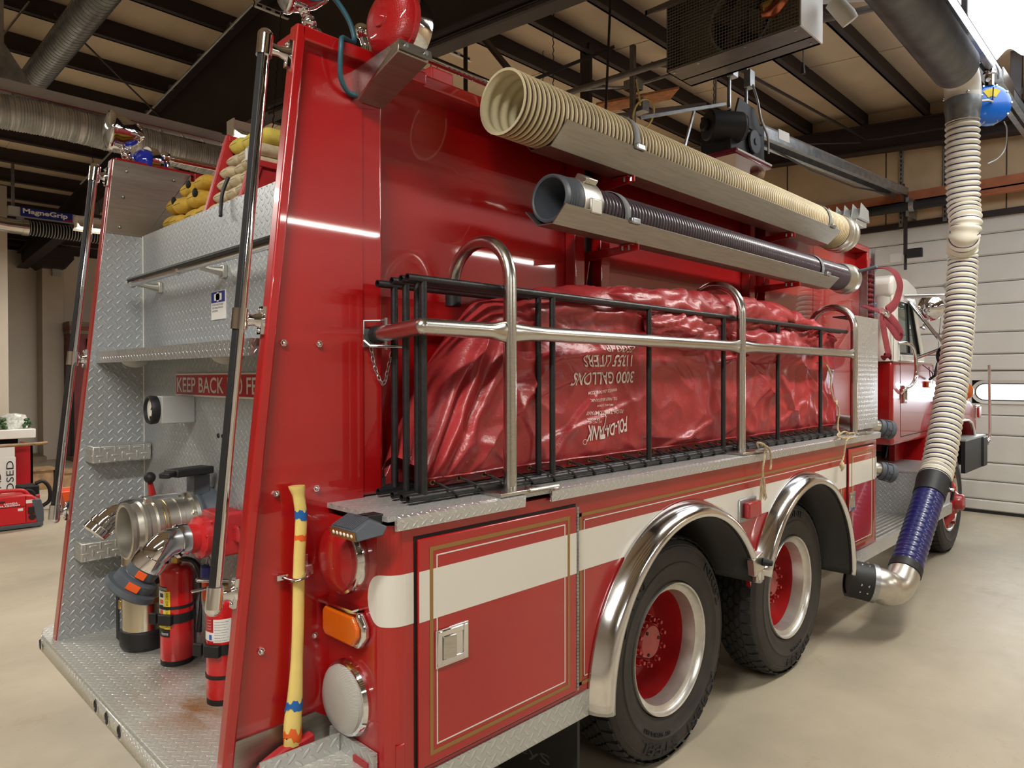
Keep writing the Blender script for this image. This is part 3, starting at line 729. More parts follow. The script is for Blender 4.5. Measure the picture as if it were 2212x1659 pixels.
tp('bed_lining', MB().prism([(rearx(2.43)+.004, 2.425), (1.137, 2.425), (1.35, 2.765), (rearx(2.765)+.004, 2.765)], 'y', 3.533, 3.548).prism([(1.137, 2.425), (1.35, 2.76), (1.36, 2.38)], 'y', 3.533, 3.548), M['alu'], lw, label='bare metal lining of the hose bed')
tp('top_edge', MB().box(1.02, 6.2, 3.535, 3.6, 2.762, 2.775), M['red'], lw)
for (x, z) in ((1.06, 2.72), (1.045, 2.60), (1.03, 2.46), (1.27, 2.72)): tp('bolt', MB().sph((x, 3.531, z), .008, 8, 4, ax=(0, -1, 0), top=math.pi/2), M['galv'], lw)
tp('bed_side', MB().box(1.36, 6.1, 3.50, 3.53, 2.40, 2.765), M['red'])

# ------------------------------------------------------------------ recess between the wings
rx = 1.13
tp('recess_wall', MB().box(rx, rx+.02, 1.994, 3.536, 1.86, 2.432).box(rx, rx+.02, 1.994, 3.536, .62, 1.86), M['plate'], label='tread plate back wall of the tailboard recess')
tp('joint_bead', MB().box(rx-.003, rx, 3.531, 3.536, .64, 2.43), M['white'])
sh = tp('tailboard_shelf', MB().prism([(.932, 1.886), (1.13, 1.886), (1.13, 1.868), (.95, 1.862), (.95, 1.835), (.932, 1.835)], 'y', 1.996, 3.532), M['plate3'])
for y in (3.30, 2.36):
    dl = part('dome_lamp', T)
    tp('base', MB().cyl((1.02, y, 1.862), (1.02, y, 1.845), .06, n=24), M['chrome'], dl)
    tp('lens', MB().sph((1.02, y, 1.846), .055, 20, 8, sc=(1, 1, .6), ax=(0, 0, -1), top=math.pi/2), M['clear'], dl)
def foldstep(x0, x1, z0, z1, y0=3.535, yd=.11):
    tp('fixed_step', MB().box(x0, x1, y0-yd, y0, z0, z1), M['plate4'], bevel=.006)
foldstep(.885, 1.125, 1.395, 1.47); foldstep(.838, 1.05, .972, 1.054)
# tailboard
tb = MB().prism([(.745, 1.98), (.745, 3.68), (.765, 3.76), (.80, 3.80), (1.2, 3.80), (1.2, 1.70), (.99, 1.70), (.79, 1.86), (.738, 1.94)][::-1], 'z', .605, .622)
tp('tailboard', tb, M['plate2'], bevel=.003)
lipp = [(.800, 3.80), (.765, 3.76), (.745, 3.68), (.738, 1.94), (.79, 1.86), (.99, 1.70), (1.19, 1.66)]
b = MB()
for p, q in zip(lipp, lipp[1:]): b.add([(p[0], p[1], .552), (q[0], q[1], .552), (q[0], q[1], .612), (p[0], p[1], .612)], [[0, 1, 2, 3]])
tp('tailboard_lip', b, M['plate2'], recalc=False, solid=.006)
for y in (3.663, 2.833, 2.703, 2.567):
    lt = part('recessed_lamp', T)
    tp('ring', MB().lathe([(.026, -.004), (.022, -.006), (.021, .004)], (.741, y, .584), (1, 0, 0), 20), M['chrome'], lt)
    tp('lens', MB().cyl((.7405, y, .584), (.737, y, .584), .020, n=20), M['seam'], lt)
# aluminium kick plates round the axe pocket
tp('axe_pocket', MB().prism([(.85, .622), (1.168, .622), (1.168, .69), (1.117, .728), (1.02, .726), (.855, .728)], 'y', 1.957, 1.965).box(1.162, 1.168, 1.90, 1.96, .622, .69), M['alu'])
tp('pocket_front', MB().prism([(.90, 1.885), (1.15, 1.875), (1.15, 1.88), (.90, 1.89)], 'z', .60, .68), M['plate5'])
tp('corner_guard', MB().box(1.155, 1.168, 1.70, 1.94, .60, .675), M['plate5'])
tp('reflector_tag', MB().box(1.149, 1.155, 1.725, 1.80, .612, .64), M['redlens'])
tp('corner_clip', MB().box(1.20, 1.23, 1.6485, 1.656, .58, .70), M['red'], bevel=.003)

# ------------------------------------------------------------------ lamps of the rear corner
X = 1.17
s1 = part('stop_lamp', T)
tp('bezel', MB().lathe([(.106, 0), (.110, -.022), (.104, -.038), (.096, -.040), (.094, -.03)], (X, 1.845, 1.222), (1, 0, 0), 44), M['chrome'], s1)
tp('lens', MB().lathe([(.097, -.036), (.094, -.052), (.075, -.064), (.05, -.069), (0, -.071)], (X, 1.845, 1.222), (1, 0, 0), 44), M['redlens'], s1)
s2 = part('turn_lamp', T)
octo = [(1.952, .985), (1.952, 1.058), (1.935, 1.075), (1.765, 1.075), (1.732, 1.035), (1.732, 1.005), (1.765, .965), (1.935, .965)]
tp('bezel', MB().prism(octo, 'x', X-.028, X), M['chrome'], s2, bevel=.010, seg=3)
io = [((p[0]-1.842)*.88+1.842, (p[1]-1.02)*.82+1.02) for p in octo]
tp('lens', MB().prism(io, 'x', X-.042, X-.027), M['amber'], s2, bevel=.010, seg=3)
tp('visor', MB().prism([(1.955, 1.072), (1.765, 1.080), (1.765, 1.086), (1.955, 1.08)], 'x', X-.045, X), M['chrome'], s2)
s3 = part('backup_lamp', T)
tp('bezel', MB().lathe([(.114, 0), (.116, -.012), (.110, -.024), (.102, -.026), (.10, -.018)], (X, 1.845, .796), (1, 0, 0), 44), M['chrome'], s3)
tp('lens', MB().lathe([(.103, -.022), (.10, -.036), (.08, -.05), (.05, -.056), (0, -.058)], (X, 1.845, .796), (1, 0, 0), 44), M['clear'], s3)
wl = part('led_work_lamp', T); wl['label'] = 'small grey finned work lamp above the red stop lamp'
sec = [(1.150, 1.352), (1.105, 1.374), (1.052, 1.350), (1.058, 1.318), (1.13, 1.330)]
hb = MB(); ins = (.012, .034, .020, .030, .004)
vs = [(p[0], 1.607+i_, p[1]) for p, i_ in zip(sec, ins)] + [(p[0], 1.785-i_*1.3, p[1]) for p, i_ in zip(sec, ins)]
hb.add(vs, [[i, (i+1) % 5, 5+(i+1) % 5, 5+i] for i in range(5)] + [[0, 1, 2, 3, 4], [9, 8, 7, 6, 5]])
tp('lamp_housing', hb, M['greyd'], wl, bevel=.004)
b = MB()
for i in range(12):
    y = 1.652 + .0085*i
    b.obox((1.08, y, 1.3645), (.027, 0, .0125), (0, .0021, 0), (-.0012, 0, .0028)).obox((1.128, y, 1.364), (.022, 0, -.0108), (0, .0021, 0), (.0012, 0, .0028))
tp('cooling_fins', b, M['greyd'], wl)
tp('bracket', MB().box(1.10, 1.17, 1.668, 1.716, 1.352, 1.378).cyl((1.12, 1.69, 1.378), (1.12, 1.69, 1.382), .010, n=6), M['black'], wl, bevel=.004)
tp('lamp_face', MB().obox((1.0525, 1.696, 1.334), (.0008, 0, .0002), (0, .062, 0), (-.0022, 0, .0125)), M['brass'], wl)
for i in range(6): tp('led', MB().sph((1.0520, 1.650+.0182*i, 1.334), .0058, 12, 6, sc=(1, 1, .5), ax=(-1, 0, -.2)), M['paper'], wl)

# ------------------------------------------------------------------ grab rails of the wings and the recess
def grab(pts, brk, wingy, r=.0165):
    g = part('grab_rail', T)
    p, q = V(pts[0]), V(pts[1]); d = (q-p).normalized()
    tp('rail', MB().cyl(p, q, r, n=16), M['chrome'], g)
    side = V((-1, -.55, 0)).normalized()
    b = MB().obox((p+q)/2 + side*.0105, (q-p)/2*.97, side.cross(d)*.0105, side*.0075)
    tp('rubber_grip', b, M['black'], g, bevel=.003)
    for (z, e) in brk:
        t = (z-p.z)/(q.z-p.z); c = p.lerp(q, t)
        m = MB()
        hh = .030
        m.cyl(c-d*hh, c+d*hh, r+.0065, n=18)
        if e: m.sph(c+d*hh*e, r+.0065, 18, 6, ax=d*e, top=math.pi/2)
        wx = rearx(z)
        wx = RX(z) + (-.04 if wingy > 3 else 0)
        tip = V((wx-.004, c.y, c.z)); mid = c.lerp(tip, .55)
        m.tube([c, c.lerp(tip, .3), mid, c.lerp(tip, .8), tip], [.013, .010, .0085, .011, .016], 14, sq=1.9)
        m.obox((wx-.006, c.y, c.z), (.007, 0, 0), (0, .012, 0), (.0045, 0, .041))
        m.sph((wx-.010, c.y, c.z+.030), .007, 10, 5).sph((wx-.015, c.y, c.z-.030), .007, 10, 5)
        tp('stanchion', m, M['chrome'], g, smooth=50)
grab(((.963, 1.958, 2.765), (.803, 1.958, 1.13)), ((2.74, -1), (1.936, 0), (1.155, 1)), 1.958)
grab(((.945, 3.58, 2.72), (.775, 3.58, 1.15)), ((2.69, -1), (1.855, 0), (1.18, 1)), 3.58)
g = part('grab_rail', T)
tp('rail', MB().cyl((1.03, 3.385, 2.187), (1.03, 2.03, 2.187), .017, n=16).cyl((1.03, 3.40, 2.187), (1.03, 3.36, 2.187), .021).cyl((1.03, 2.83, 2.187), (1.03, 2.80, 2.187), .022), M['chrome'], g)
tp('rubber_grip', MB().obox((1.017, 2.70, 2.196), (.006, 0, .006), (0, .66, 0), (-.007, 0, .007)), M['black'], g, bevel=.003)
for y in (3.30, 2.63, 2.08): tp('stanchion', MB().tube([(1.03, y, 2.180), (1.07, y, 2.172), (1.115, y, 2.168)], [.014, .011, .017], 10).box(1.112, 1.13, y-.02, y+.02, 2.145, 2.192), M['castm'], g, bevel=.003)
# sign, placard and pressure gauge on the recess wall
sg = part('warning_sign', T); sg['label'] = 'red sign with white letters KEEP BACK 500 FEET'
tp('sign_plate', MB().box(rx-.006, rx, 2.235, 3.120, 1.692, 1.787), M['cream'], sg, bevel=.001)
tp('sign_field', MB().box(rx-.0068, rx-.006, 2.241, 3.114, 1.699, 1.780), M['signred'], sg, smooth=0)
b = MB(); text_on(b, 'KEEP BACK 500 FEET', .062, lambda x, y: V((rx-.0074, 3.100-x, 1.708+y)), bold=.012, width=.845)
tp('lettering', b, M['cream'], sg, smooth=0, recalc=False)
pl = part('notice_placard', T); pl['label'] = 'small white notice plate with a blue heading'
tp('plate', MB().box(rx-.004, rx, 2.625, 2.752, 1.993, 2.102), M['paper'], pl)
tp('heading', MB().box(rx-.0046, rx-.004, 2.627, 2.750, 2.058, 2.100), M['navy'], pl, smooth=0)
tp('heading_oval', MB().cyl((rx-.0046, 2.689, 2.079), (rx-.0052, 2.689, 2.079), .018, n=20).box(rx-.0052, rx-.0046, 2.655, 2.722, 2.066, 2.092), M['paper'], pl, smooth=0)
b = MB()
for i, s in enumerate(('DO NOT RIDE ON REAR', 'STEP WHILE VEHICLE IS', 'IN MOTION')): text_on(b, s, .0075, lambda x, y, i=i: V((rx-.0046, 2.742-x, 2.046-.012*i+y)), width=(.10, .10, .05)[i])
tp('lettering', b, M['ink'], pl, smooth=0, recalc=False)
gg = part('pressure_gauge', T)
tp('gauge_box', MB().box(1.0, rx, 2.925, 3.055, 1.585, 1.695), M['grey'], gg, bevel=.004)
tp('gauge_rim', MB().lathe([(.056, 0), (.058, -.02), (.054, -.030), (.047, -.031), (.046, -.02)], (1.0, 2.99, 1.64), (1, 0, 0), 36), M['black'], gg)
tp('gauge_face', MB().cyl((.985, 2.99, 1.64), (.982, 2.99, 1.64), .047, n=30), M['paper'], gg)
tp('needle', MB().bar((.981, 2.99, 1.64), (.981, 2.965, 1.665), .004, .002, up=(1, 0, 0)).box(.9805, .982, 2.975, 3.005, 1.60, 1.615), M['ink'], gg)
for y in (2.70, 2.66): tp('bolt_hole', MB().lathe([(.010, 0), (.008, -.004), (.006, -.004), (.006, 0)], (rx, y, 1.545), (1, 0, 0), 14), M['black'])
# ------------------------------------------------------------------ stainless rack of three hinged hoops
rk = part('tank_rack', T)
def hoop(x):
    pts = [(x, 1.70, 1.385), (x, 1.70, 1.92)] + arc((x, 1.85, 2.105), .15, 180, 0, 16, (0, 1, 0), (0, 0, 1)) + [(x, 2.0, 2.06)]
    tp('hoop', MB().tube(pts, .0235, 16), M['steel'], rk, smooth=60)
    tp('rubber_foot', MB().cyl((x, 2.0, 2.085), (x, 2.0, 2.035), .029, n=16), M['black'], rk)
    tp('hinge_plate', MB().box(x-.11, x+.11, 1.632, 1.78, 1.373, 1.385).cyl((x+.02, 1.628, 1.383), (x+.17, 1.628, 1.383), .008, n=10), M['steel'], rk, bevel=.002)
for x in (1.72, 3.43, 5.10): hoop(x)
segs = [(1.337, 1.72), (1.72, 3.43), (3.43, 5.10)]
b = MB()
for x0, x1 in segs:
    e0 = x0 + (.0 if x0 < 1.4 else .020); e1 = x1 - .020
    n = 24; ptsx = [e0 + (e1-e0)*i/n for i in range(n+1)]; k = 16; vs = []
    for x in ptsx:
        f = 0
        if x0 > 1.4: f = max(f, 1-(x-e0)/.09)
        f = max(f, 1-(e1-x)/.09); f = max(0, min(1, f)); f = f*f*(3-2*f)
        for j in range(k):
            a = 2*math.pi*j/k
            vs.append((x, 1.70+math.cos(a)*(.027*(1-f)+.012*f), 1.925+math.sin(a)*(.027*(1-f)+.036*f)))
    b.add(vs, [[i*k+j, i*k+(j+1) % k, (i+1)*k+(j+1) % k, (i+1)*k+j] for i in range(n) for j in range(k)] + [list(range(k))[::-1], list(range(n*k, n*k+k))])
b.cyl((1.337, 1.70, 1.925), (1.345, 1.935, 1.912), .027, n=16); b.sph((1.337, 1.70, 1.925), .0272, 16, 10)
tp('cross_bar', b, M['steel'], rk, smooth=60)
tp('rubber_foot', MB().cyl((1.344, 1.925, 1.912), (1.3455, 1.962, 1.911), .030, n=18), M['black'], rk)
tp('latch', MB().box(1.30, 1.34, 1.962, 1.972, 1.87, 1.93).tube([(1.30, 1.96, 1.91), (1.30, 1.96, 1.955), (1.345, 1.93, 1.957), (1.352, 1.91, 1.957)], .004, 6).tube([(1.30, 1.96, 1.89), (1.31, 1.94, 1.872), (1.40, 1.86, 1.87)], .005, 6).box(1.325, 1.40, 1.88, 1.965, 1.868, 1.873).cyl((1.352, 1.91, 1.965), (1.352, 1.91, 1.86), .006, n=8), M['galv'], rk)
ch = smooth_path([(1.33, 1.965, 1.87), (1.345, 1.962, 1.80), (1.372, 1.955, 1.745), (1.385, 1.945, 1.80), (1.39, 1.93, 1.868)], 10); ch = resample(ch, .0165); b = MB()
for i, (p, q) in enumerate(zip(ch, ch[1:])):
    c = (p+q)/2; t = (q-p).normalized(); s_ = V((0, 1, 0)) if i % 2 else t.cross(V((0, 1, 0))); s_ = (s_ - t*s_.dot(t)).normalized()
    b.tube([c + t*.011*math.cos(a) + s_*.006*math.sin(a) for a in [2*math.pi*k/10 for k in range(10)]], .0016, 5, closed=True)
tp('chain', b, M['galv'], rk)
cv = tp('rack_cover_plate', MB().box(5.115, 5.60, 1.700, 1.706, 1.395, 2.193), M['plate3'], rk, label='bright tread plate sheet at the front end of the rack')
tp('plate_top_edge', MB().box(5.115, 5.60, 1.706, 1.85, 2.185, 2.193), M['black'], rk)

# ------------------------------------------------------------------ portable tank folded in the rack: frame of black tube and red liner
FT = thing('folding_water_tank', 'folded red vinyl water tank in a black tube frame standing on the catwalk', 'water tank', (3.2, 1.85, 1.375))
rt = .0125
for k, (y, x0, x1) in enumerate(((1.742, 1.312, 5.07), (1.782, 1.318, 5.06), (1.842, 1.326, 5.05), (1.93, 1.332, 5.04))):
    f = part('frame_section', FT); zt, zb = 2.078, 1.392
    b = MB()
    for z in (zt, zb):
        b.lathe([(rt-.003, -.0), (rt, .0), (rt, x1-x0), (0, x1-x0)], (x0, y, z), (1, 0, 0), 12).lathe([(rt-.003, 0), (rt-.003, .05), (0, .05)], (x0, y, z), (1, 0, 0), 12)
    ob('rails', b, M['blackp'], f, smooth=50)
    xs = (1.375, 1.99, 2.64, 3.32, 3.97, 4.61) if k == 0 else ((1.383, 1.955) if k == 1 else ((1.382, 1.955) if k == 2 else (1.40, 4.5)))
    for x in xs: ob('upright', MB().cyl((x, y, zb+rt*.6), (x, y, zt-rt*.6), .0118, n=12), M['blackp'], f)

def ssmooth(a, b, x):
    t = max(0, min(1, (x-a)/(b-a))); return t*t*(3-2*t)
def ridge(x, z, p, q, h, w, sharp=1.0, side=0):
    """raised crease along the segment p-q; side makes one flank steep"""
    px, pz = p; qx, qz = q; dx, dz = qx-px, qz-pz; L = math.hypot(dx, dz); ux, uz = dx/L, dz/L
    t = ((x-px)*ux + (z-pz)*uz)/L; d = (x-px)*(-uz) + (z-pz)*ux
    if side: ww = w*(.22 if d*side > 0 else 1.25)
    else: ww = w
    e = ssmooth(-.12, .18, t)*(1-ssmooth(.82, 1.12, t))
    return h*e*math.exp(-(abs(d)/ww)**(1.0+sharp))
FOLDS = [((1.44, 1.43), (1.70, 1.93), .055, .035, .3, 1), ((1.50, 1.42), (1.86, 2.02), .050, .04, .3, 1), ((1.60, 1.42), (2.08, 1.86), .040, .045, .4, -1),
         ((1.72, 1.98), (1.80, 2.06), .04, .03, .3, 1), ((2.0, 1.42), (2.35, 1.72), .018, .03, .4, 1), ((1.75, 1.62), (2.60, 1.90), .022, .05, .5, -1), ((2.0, 1.52), (2.6, 1.66), .018, .03, .4, 1), ((1.95, 1.83), (2.62, 1.90), .030, .035, .3, -1),
         ((2.05, 2.06), (2.9, 2.04), .020, .05, .6, 0), ((2.66, 1.965), (3.27, 1.945), .050, .035, .3, 1), ((2.9, 1.88), (3.3, 1.80), .02, .05, .5, -1), ((2.7, 1.50), (3.25, 1.44), .020, .05, .4, -1),
         ((2.75, 1.41), (3.30, 1.55), .022, .035, .3, 1), ((3.0, 1.44), (3.2, 1.60), .020, .03, .3, 0), ((3.35, 1.84), (3.72, 1.90), .045, .035, .3, 1), ((3.50, 1.48), (3.95, 1.74), .032, .05, .4, -1), ((3.45, 1.60), (3.80, 1.42), .020, .04, .4, 0),
         ((3.70, 1.86), (4.05, 1.62), .030, .04, .3, 1), ((4.05, 1.80), (4.42, 1.44), .030, .05, .4, -1), ((3.80, 1.98), (4.52, 1.94), .050, .05, .4, 1), ((3.9, 1.95), (4.25, 2.04), .03, .03, .3, 0), ((4.4, 1.88), (4.9, 1.58), .034, .05, .4, 1), ((4.5, 1.60), (4.95, 1.44), .02, .04, .4, 0), ((3.55, 1.95), (3.75, 2.03), .035, .04, .3, -1), ((4.1, 1.50), (4.5, 1.62), .022, .04, .4, 1)]
def ztop(x):
    pts = [(1.40, 1.50), (1.55, 1.80), (1.74, 2.04), (1.80, 2.06), (2.0, 2.085), (2.3, 2.13), (2.7, 2.15), (3.2, 2.185), (3.9, 2.20), (4.3, 2.19), (4.45, 2.14), (4.8, 2.14), (5.04, 2.10)]
    for (a, za), (c, zc) in zip(pts, pts[1:]):
        if x <= c: return za + (zc-za)*max(0, (x-a))/(c-a) + .010*noise.noise(V((x*6, 0, 3)))
    return pts[-1][1]
def liner(u, v):
    """u along the truck, v up the front face, over the top and down the back"""
    x = 1.405 + 3.64*u; zt = ztop(x); zb = 1.402; rr = .085
    if v < .72:
        f = v/.72; z = zb + (zt-rr-zb)*f; xx = x
        bulge = .055*math.sin(math.pi*min(1, f*1.1))**.7*(.55+.45*math.sin(x*2.1+.6))
        y = 1.815 - bulge*.4
        d = 0
        for (p, q, h, w, s_, sd) in FOLDS: d += ridge(x, z, p, q, h, w, s_, sd)
        n1 = noise.noise(V((x*2.4, z*3.4, 1.7))); n2 = noise.noise(V((x*6.5+z*3, z*6, 5.1))); n3 = noise.noise(V((x*14, z*12+x*4, 9.3)))
        cr = (1-abs(n1))**3*.022 + (1-abs(n2))**4*.014 + n3*.004
        amt = ssmooth(0, .10, f)
        y -= (d*.85 + cr)*amt - .012
        y = max(y, 1.7495)
        if f > .93: y = y
        return V((xx, y, z))
    if v < .86:
        f = (v-.72)/.14; a = math.pi*f
        yc = 1.90; w = .10 + .01*math.sin(x*5)
        cr = .020*noise.noise(V((x*4, f*3, 2.2))) + .014*(1-abs(noise.noise(V((x*8+f*4, f*2, 7)))))**3
        return V((x, yc - (w+cr)*math.cos(a), zt - rr + (rr+cr)*math.sin(a) + .02*math.sin(a)*math.sin(x*3.3)))
    f = (v-.86)/.14; z = zt - rr - (zt-rr-zb)*f
    return V((x, 1.99 + .012*noise.noise(V((x*3, z*4, 8))), z))
b = MB(); b.grid(liner, 420, 150)
lin_o = ob('liner', b, M['vinyl'], FT, smooth=180, recalc=False)
# soften the step between front face and the roll over the top
bm = bmesh.new(); bm.from_mesh(lin_o.data)
for it in range(2): bmesh.ops.smooth_vert(bm, verts=bm.verts, factor=.4, use_axis_x=False, use_axis_y=True, use_axis_z=True)
bm.to_mesh(lin_o.data); bvh_pts = [v.co + W[FT] for v in bm.verts]; bvh = BVHTree.FromPolygons([tuple(p) for p in bvh_pts], [[v.index for v in f.verts] for f in bm.faces]); bm.free()
def surf(x, z, off=.003):
    h = bvh.ray_cast(V((x, 1.3, z)), V((0, 1, 0)))
    return V((x, (h[0].y if h[0] else 1.78) - off, z))
# flaps of loose vinyl folded over the rails
def flap(p, q, drop, seed, thick=.045, nm='liner_flap', y0=1.80, roll=.05):
    b = MB(); N, K = 70, 22
    def fn(u, v):
        x = p[0] + (q[0]-p[0])*u; z = p[1] + (q[1]-p[1])*u; a = math.pi*(1.15*v) - .2
        e = math.sin(math.pi*min(1, max(.0, u)))**.45
        n_ = noise.noise(V((x*5, v*2.2, seed))); n2 = (1-abs(noise.noise(V((x*9+v*3, v*4, seed+3)))))**3
        r = (roll + .03*n_ + .02*n2)*e + .006
        return V((x, y0 - r*1.25*math.sin(a) - .012*n2, z - drop*v*e + r*math.cos(a)))
    b.grid(fn, N, K)
    return ob(nm, b, M['vinyl'], FT, smooth=180, recalc=False, solid=.006)
flap((2.45, 2.13), (4.42, 2.15), .10, 1.3, y0=1.85, roll=.055); flap((3.46, 2.0), (4.50, 1.97), .08, 4.4, y0=1.80, roll=.05); flap((2.66, 2.03), (3.30, 1.995), .065, 9.1, y0=1.79, roll=.035); flap((4.2, 2.12), (4.95, 2.06), .10, 6.2, y0=1.87, roll=.06)
# hem with brass eyelets and dark lacing
b = MB(); lc = MB(); ey = MB()
n = 200
hem = [surf(1.425 + 3.6*i/n, 1.437, .004) for i in range(n+1)]
ob('hem', MB().tube(hem, .0045, 6), M['vinyl'], FT)
xs = [1.455 + .122*i for i in range(29)]
for i, x in enumerate(xs):
    p = surf(x, 1.424, .002)
    ey.lathe([(.0115, 0), (.010, -.003), (.007, -.003), (.006, 0)], p, (0, 1, 0), 14)
    q = V((x+.03, 1.742, 1.392)); r = .0165
    loop = [p, (p+V((x+.012, 1.727, 1.415)))/2, V((x+.018, 1.726, 1.404)), V((x+.034, 1.724, 1.394)), V((x+.052, 1.730, 1.380)), V((x+.058, 1.744, 1.376)), V((x+.05, 1.757, 1.388)), p+V((.02, .004, -.004))]
    lc.tube(smooth_path(loop, 4), .0034, 6)
    ob('eyelet', ey, M['brass'], FT); ob('lacing', lc, M['cord'], FT); ey = MB(); lc = MB()
# stencilled writing, upside down on the folded side
def cutgrid(mb, step=.018):
    bm = bmesh.new(); vs = [bm.verts.new(p) for p in mb.v]
    for f in mb.f:
        try: bm.faces.new([vs[i] for i in f])
        except ValueError: pass
    xs_ = [p.x for p in mb.v]; zs_ = [p.z for p in mb.v]
    for lo, hi, ax in ((min(xs_), max(xs_), V((1, 0, 0))), (min(zs_), max(zs_), V((0, 0, 1)))):
        c = math.ceil(lo/step)*step
        while c < hi:
            bmesh.ops.bisect_plane(bm, geom=bm.verts[:]+bm.edges[:]+bm.faces[:], plane_co=ax*c, plane_no=ax); c += step
    bm.verts.index_update(); r = MB(); r.add([v.co.copy() for v in bm.verts], [[v.index for v in f.verts] for f in bm.faces]); bm.free(); return r
def inv_text(s, xr, zt_, size, width, tilt=0.0, bold=.0):
    """xr: right end where the (upside down) line starts, zt_: its baseline at the top"""
    m = MB(); text_on(m, s, size, lambda x, y: V((xr-x, 0, zt_-y + tilt*x)), width=width, bold=bold); m = cutgrid(m)
    m.v = [surf(p.x+.05, p.z, .0035) for p in m.v]; return m
lt = MB()
for args in (('3000 GALLONS', 2.555, 1.795, .052, .447, -.02, .012), ('11355 LITERS', 2.531, 1.866, .050, .351, -.02, .012), ('2500 IP', 2.51, 1.905, .030, .20, 0, .01), ('WWW.FOL-DA-TANK.COM', 2.436, 1.722, .014, .21, -.06, .004), ('TOLL FREE 800-637-TANK', 2.440, 1.683, .013, .205, -.02, .004), ('MILAN, IL 61264', 2.405, 1.655, .011, .13, 0, .003), ('FOL-DA-TANK COMPANY', 2.476, 1.628, .017, .265, 0, .006), ('U.S. PAT. NO.', 2.29, 1.587, .010, .075, 0, .003), ('5740396', 2.28, 1.600, .010, .06, 0, .003)):
    m = inv_text(*args); lt.add(m.v, m.f)
# the logo: letters tall at both ends and pinched in the middle
lg = MB()
def logo(x, y):
    t = x/.30; lo = .020*(1-abs(2*t-1))**1; hi = 1.0
    return V((2.512 - x, 0, 1.598 - .020*math.sin(math.pi*t) - y*(1-.25*math.sin(math.pi*t)) - .025*t))
text_on(lg, 'FOL-DA-TANK', .070, logo, width=.30, bold=.02); text_on(lg, 'T', .105, lambda x, y: V((2.345-x, 0, 1.613-y)), width=.045, bold=.02)
lg = cutgrid(lg); lg.v = [surf(p.x+.05, p.z, .004) for p in lg.v]; lt.add(lg.v, lg.f)
rg = cutgrid(MB().lathe([(.010, 0), (.012, 0)], (2.205, 0, 1.503), (0, 1, 0), 20)); lt.add([surf(p.x+.05, p.z) for p in rg.v], rg.f)
ob('stencilled_writing', lt, M['letter'], FT, smooth=0, recalc=False)
# ropes
def rope(pts, r=.0055, n=10, nm='rope', m=None):
    p = resample(smooth_path(pts, n), .008); b = MB()
    for k in range(3):
        q = []
        for i, c in enumerate(p):
            t = (p[min(i+1, len(p)-1)] - p[max(0, i-1)]).normalized(); u, v_, _ = basis(t); a = i*.75 + k*2.094
            q.append(c + (u*math.cos(a) + v_*math.sin(a))*r*.52)
        b.tube(q, r*.58, 6)
    return b
b = rope([(3.50, 1.64, 1.40), (3.44, 1.615, 1.43), (3.49, 1.60, 1.415), (3.53, 1.618, 1.38), (3.50, 1.605, 1.345), (3.47, 1.60, 1.30), (3.475, 1.602, 1.245)])
b2 = rope([(3.47, 1.61, 1.42), (3.53, 1.60, 1.40), (3.585, 1.612, 1.365), (3.60, 1.615, 1.31), (3.585, 1.613, 1.275)]); b.add(b2.v, b2.f)
for k in range(16):
    a = random.uniform(0, 6.28); p = V((3.475+.012*math.cos(a), 1.602+.008*math.sin(a), 1.25)); b.tube([p, p+V((random.uniform(-.02, .02), 0, -.05)), p+V((random.uniform(-.03, .03), 0, -.10-random.uniform(0, .03)))], .0022, 5)
tag(ob('rope', b, M['rope']), 'frayed tan rope hanging over the catwalk edge at the middle rack hoop', 'rope', None)
loops = [(4.62, 1.775, 1.86), (4.66, 1.73, 1.85), (4.70, 1.71, 1.78), (4.70, 1.71, 1.70), (4.735, 1.705, 1.62), (4.76, 1.70, 1.60), (4.80, 1.705, 1.612), (4.76, 1.695, 1.585), (4.80, 1.70, 1.57), (4.82, 1.70, 1.53), (4.815, 1.705, 1.47), (4.80, 1.70, 1.42), (4.74, 1.66, 1.395)]
b = rope(loops)
for pts in ([(4.74, 1.66, 1.395), (4.62, 1.63, 1.41), (4.55, 1.612, 1.395), (4.66, 1.605, 1.375), (4.80, 1.61, 1.37), (4.86, 1.615, 1.395), (4.72, 1.61, 1.40), (4.60, 1.61, 1.37)], [(4.58, 1.62, 1.40), (4.64, 1.60, 1.42), (4.72, 1.60, 1.39), (4.66, 1.60, 1.355), (4.655, 1.605, 1.32), (4.65, 1.61, 1.27), (4.63, 1.612, 1.235), (4.60, 1.614, 1.21), (4.64, 1.61, 1.19), (4.61, 1.612, 1.17)]):
    q = rope(pts); b.add(q.v, q.f)
b.sph((4.615, 1.608, 1.205), .02, 10, 8, sc=(1, .8, 1.3))
tag(ob('rope', b, M['rope']), 'knotted tan rope tied to the forward upright of the tank frame', 'rope', None)

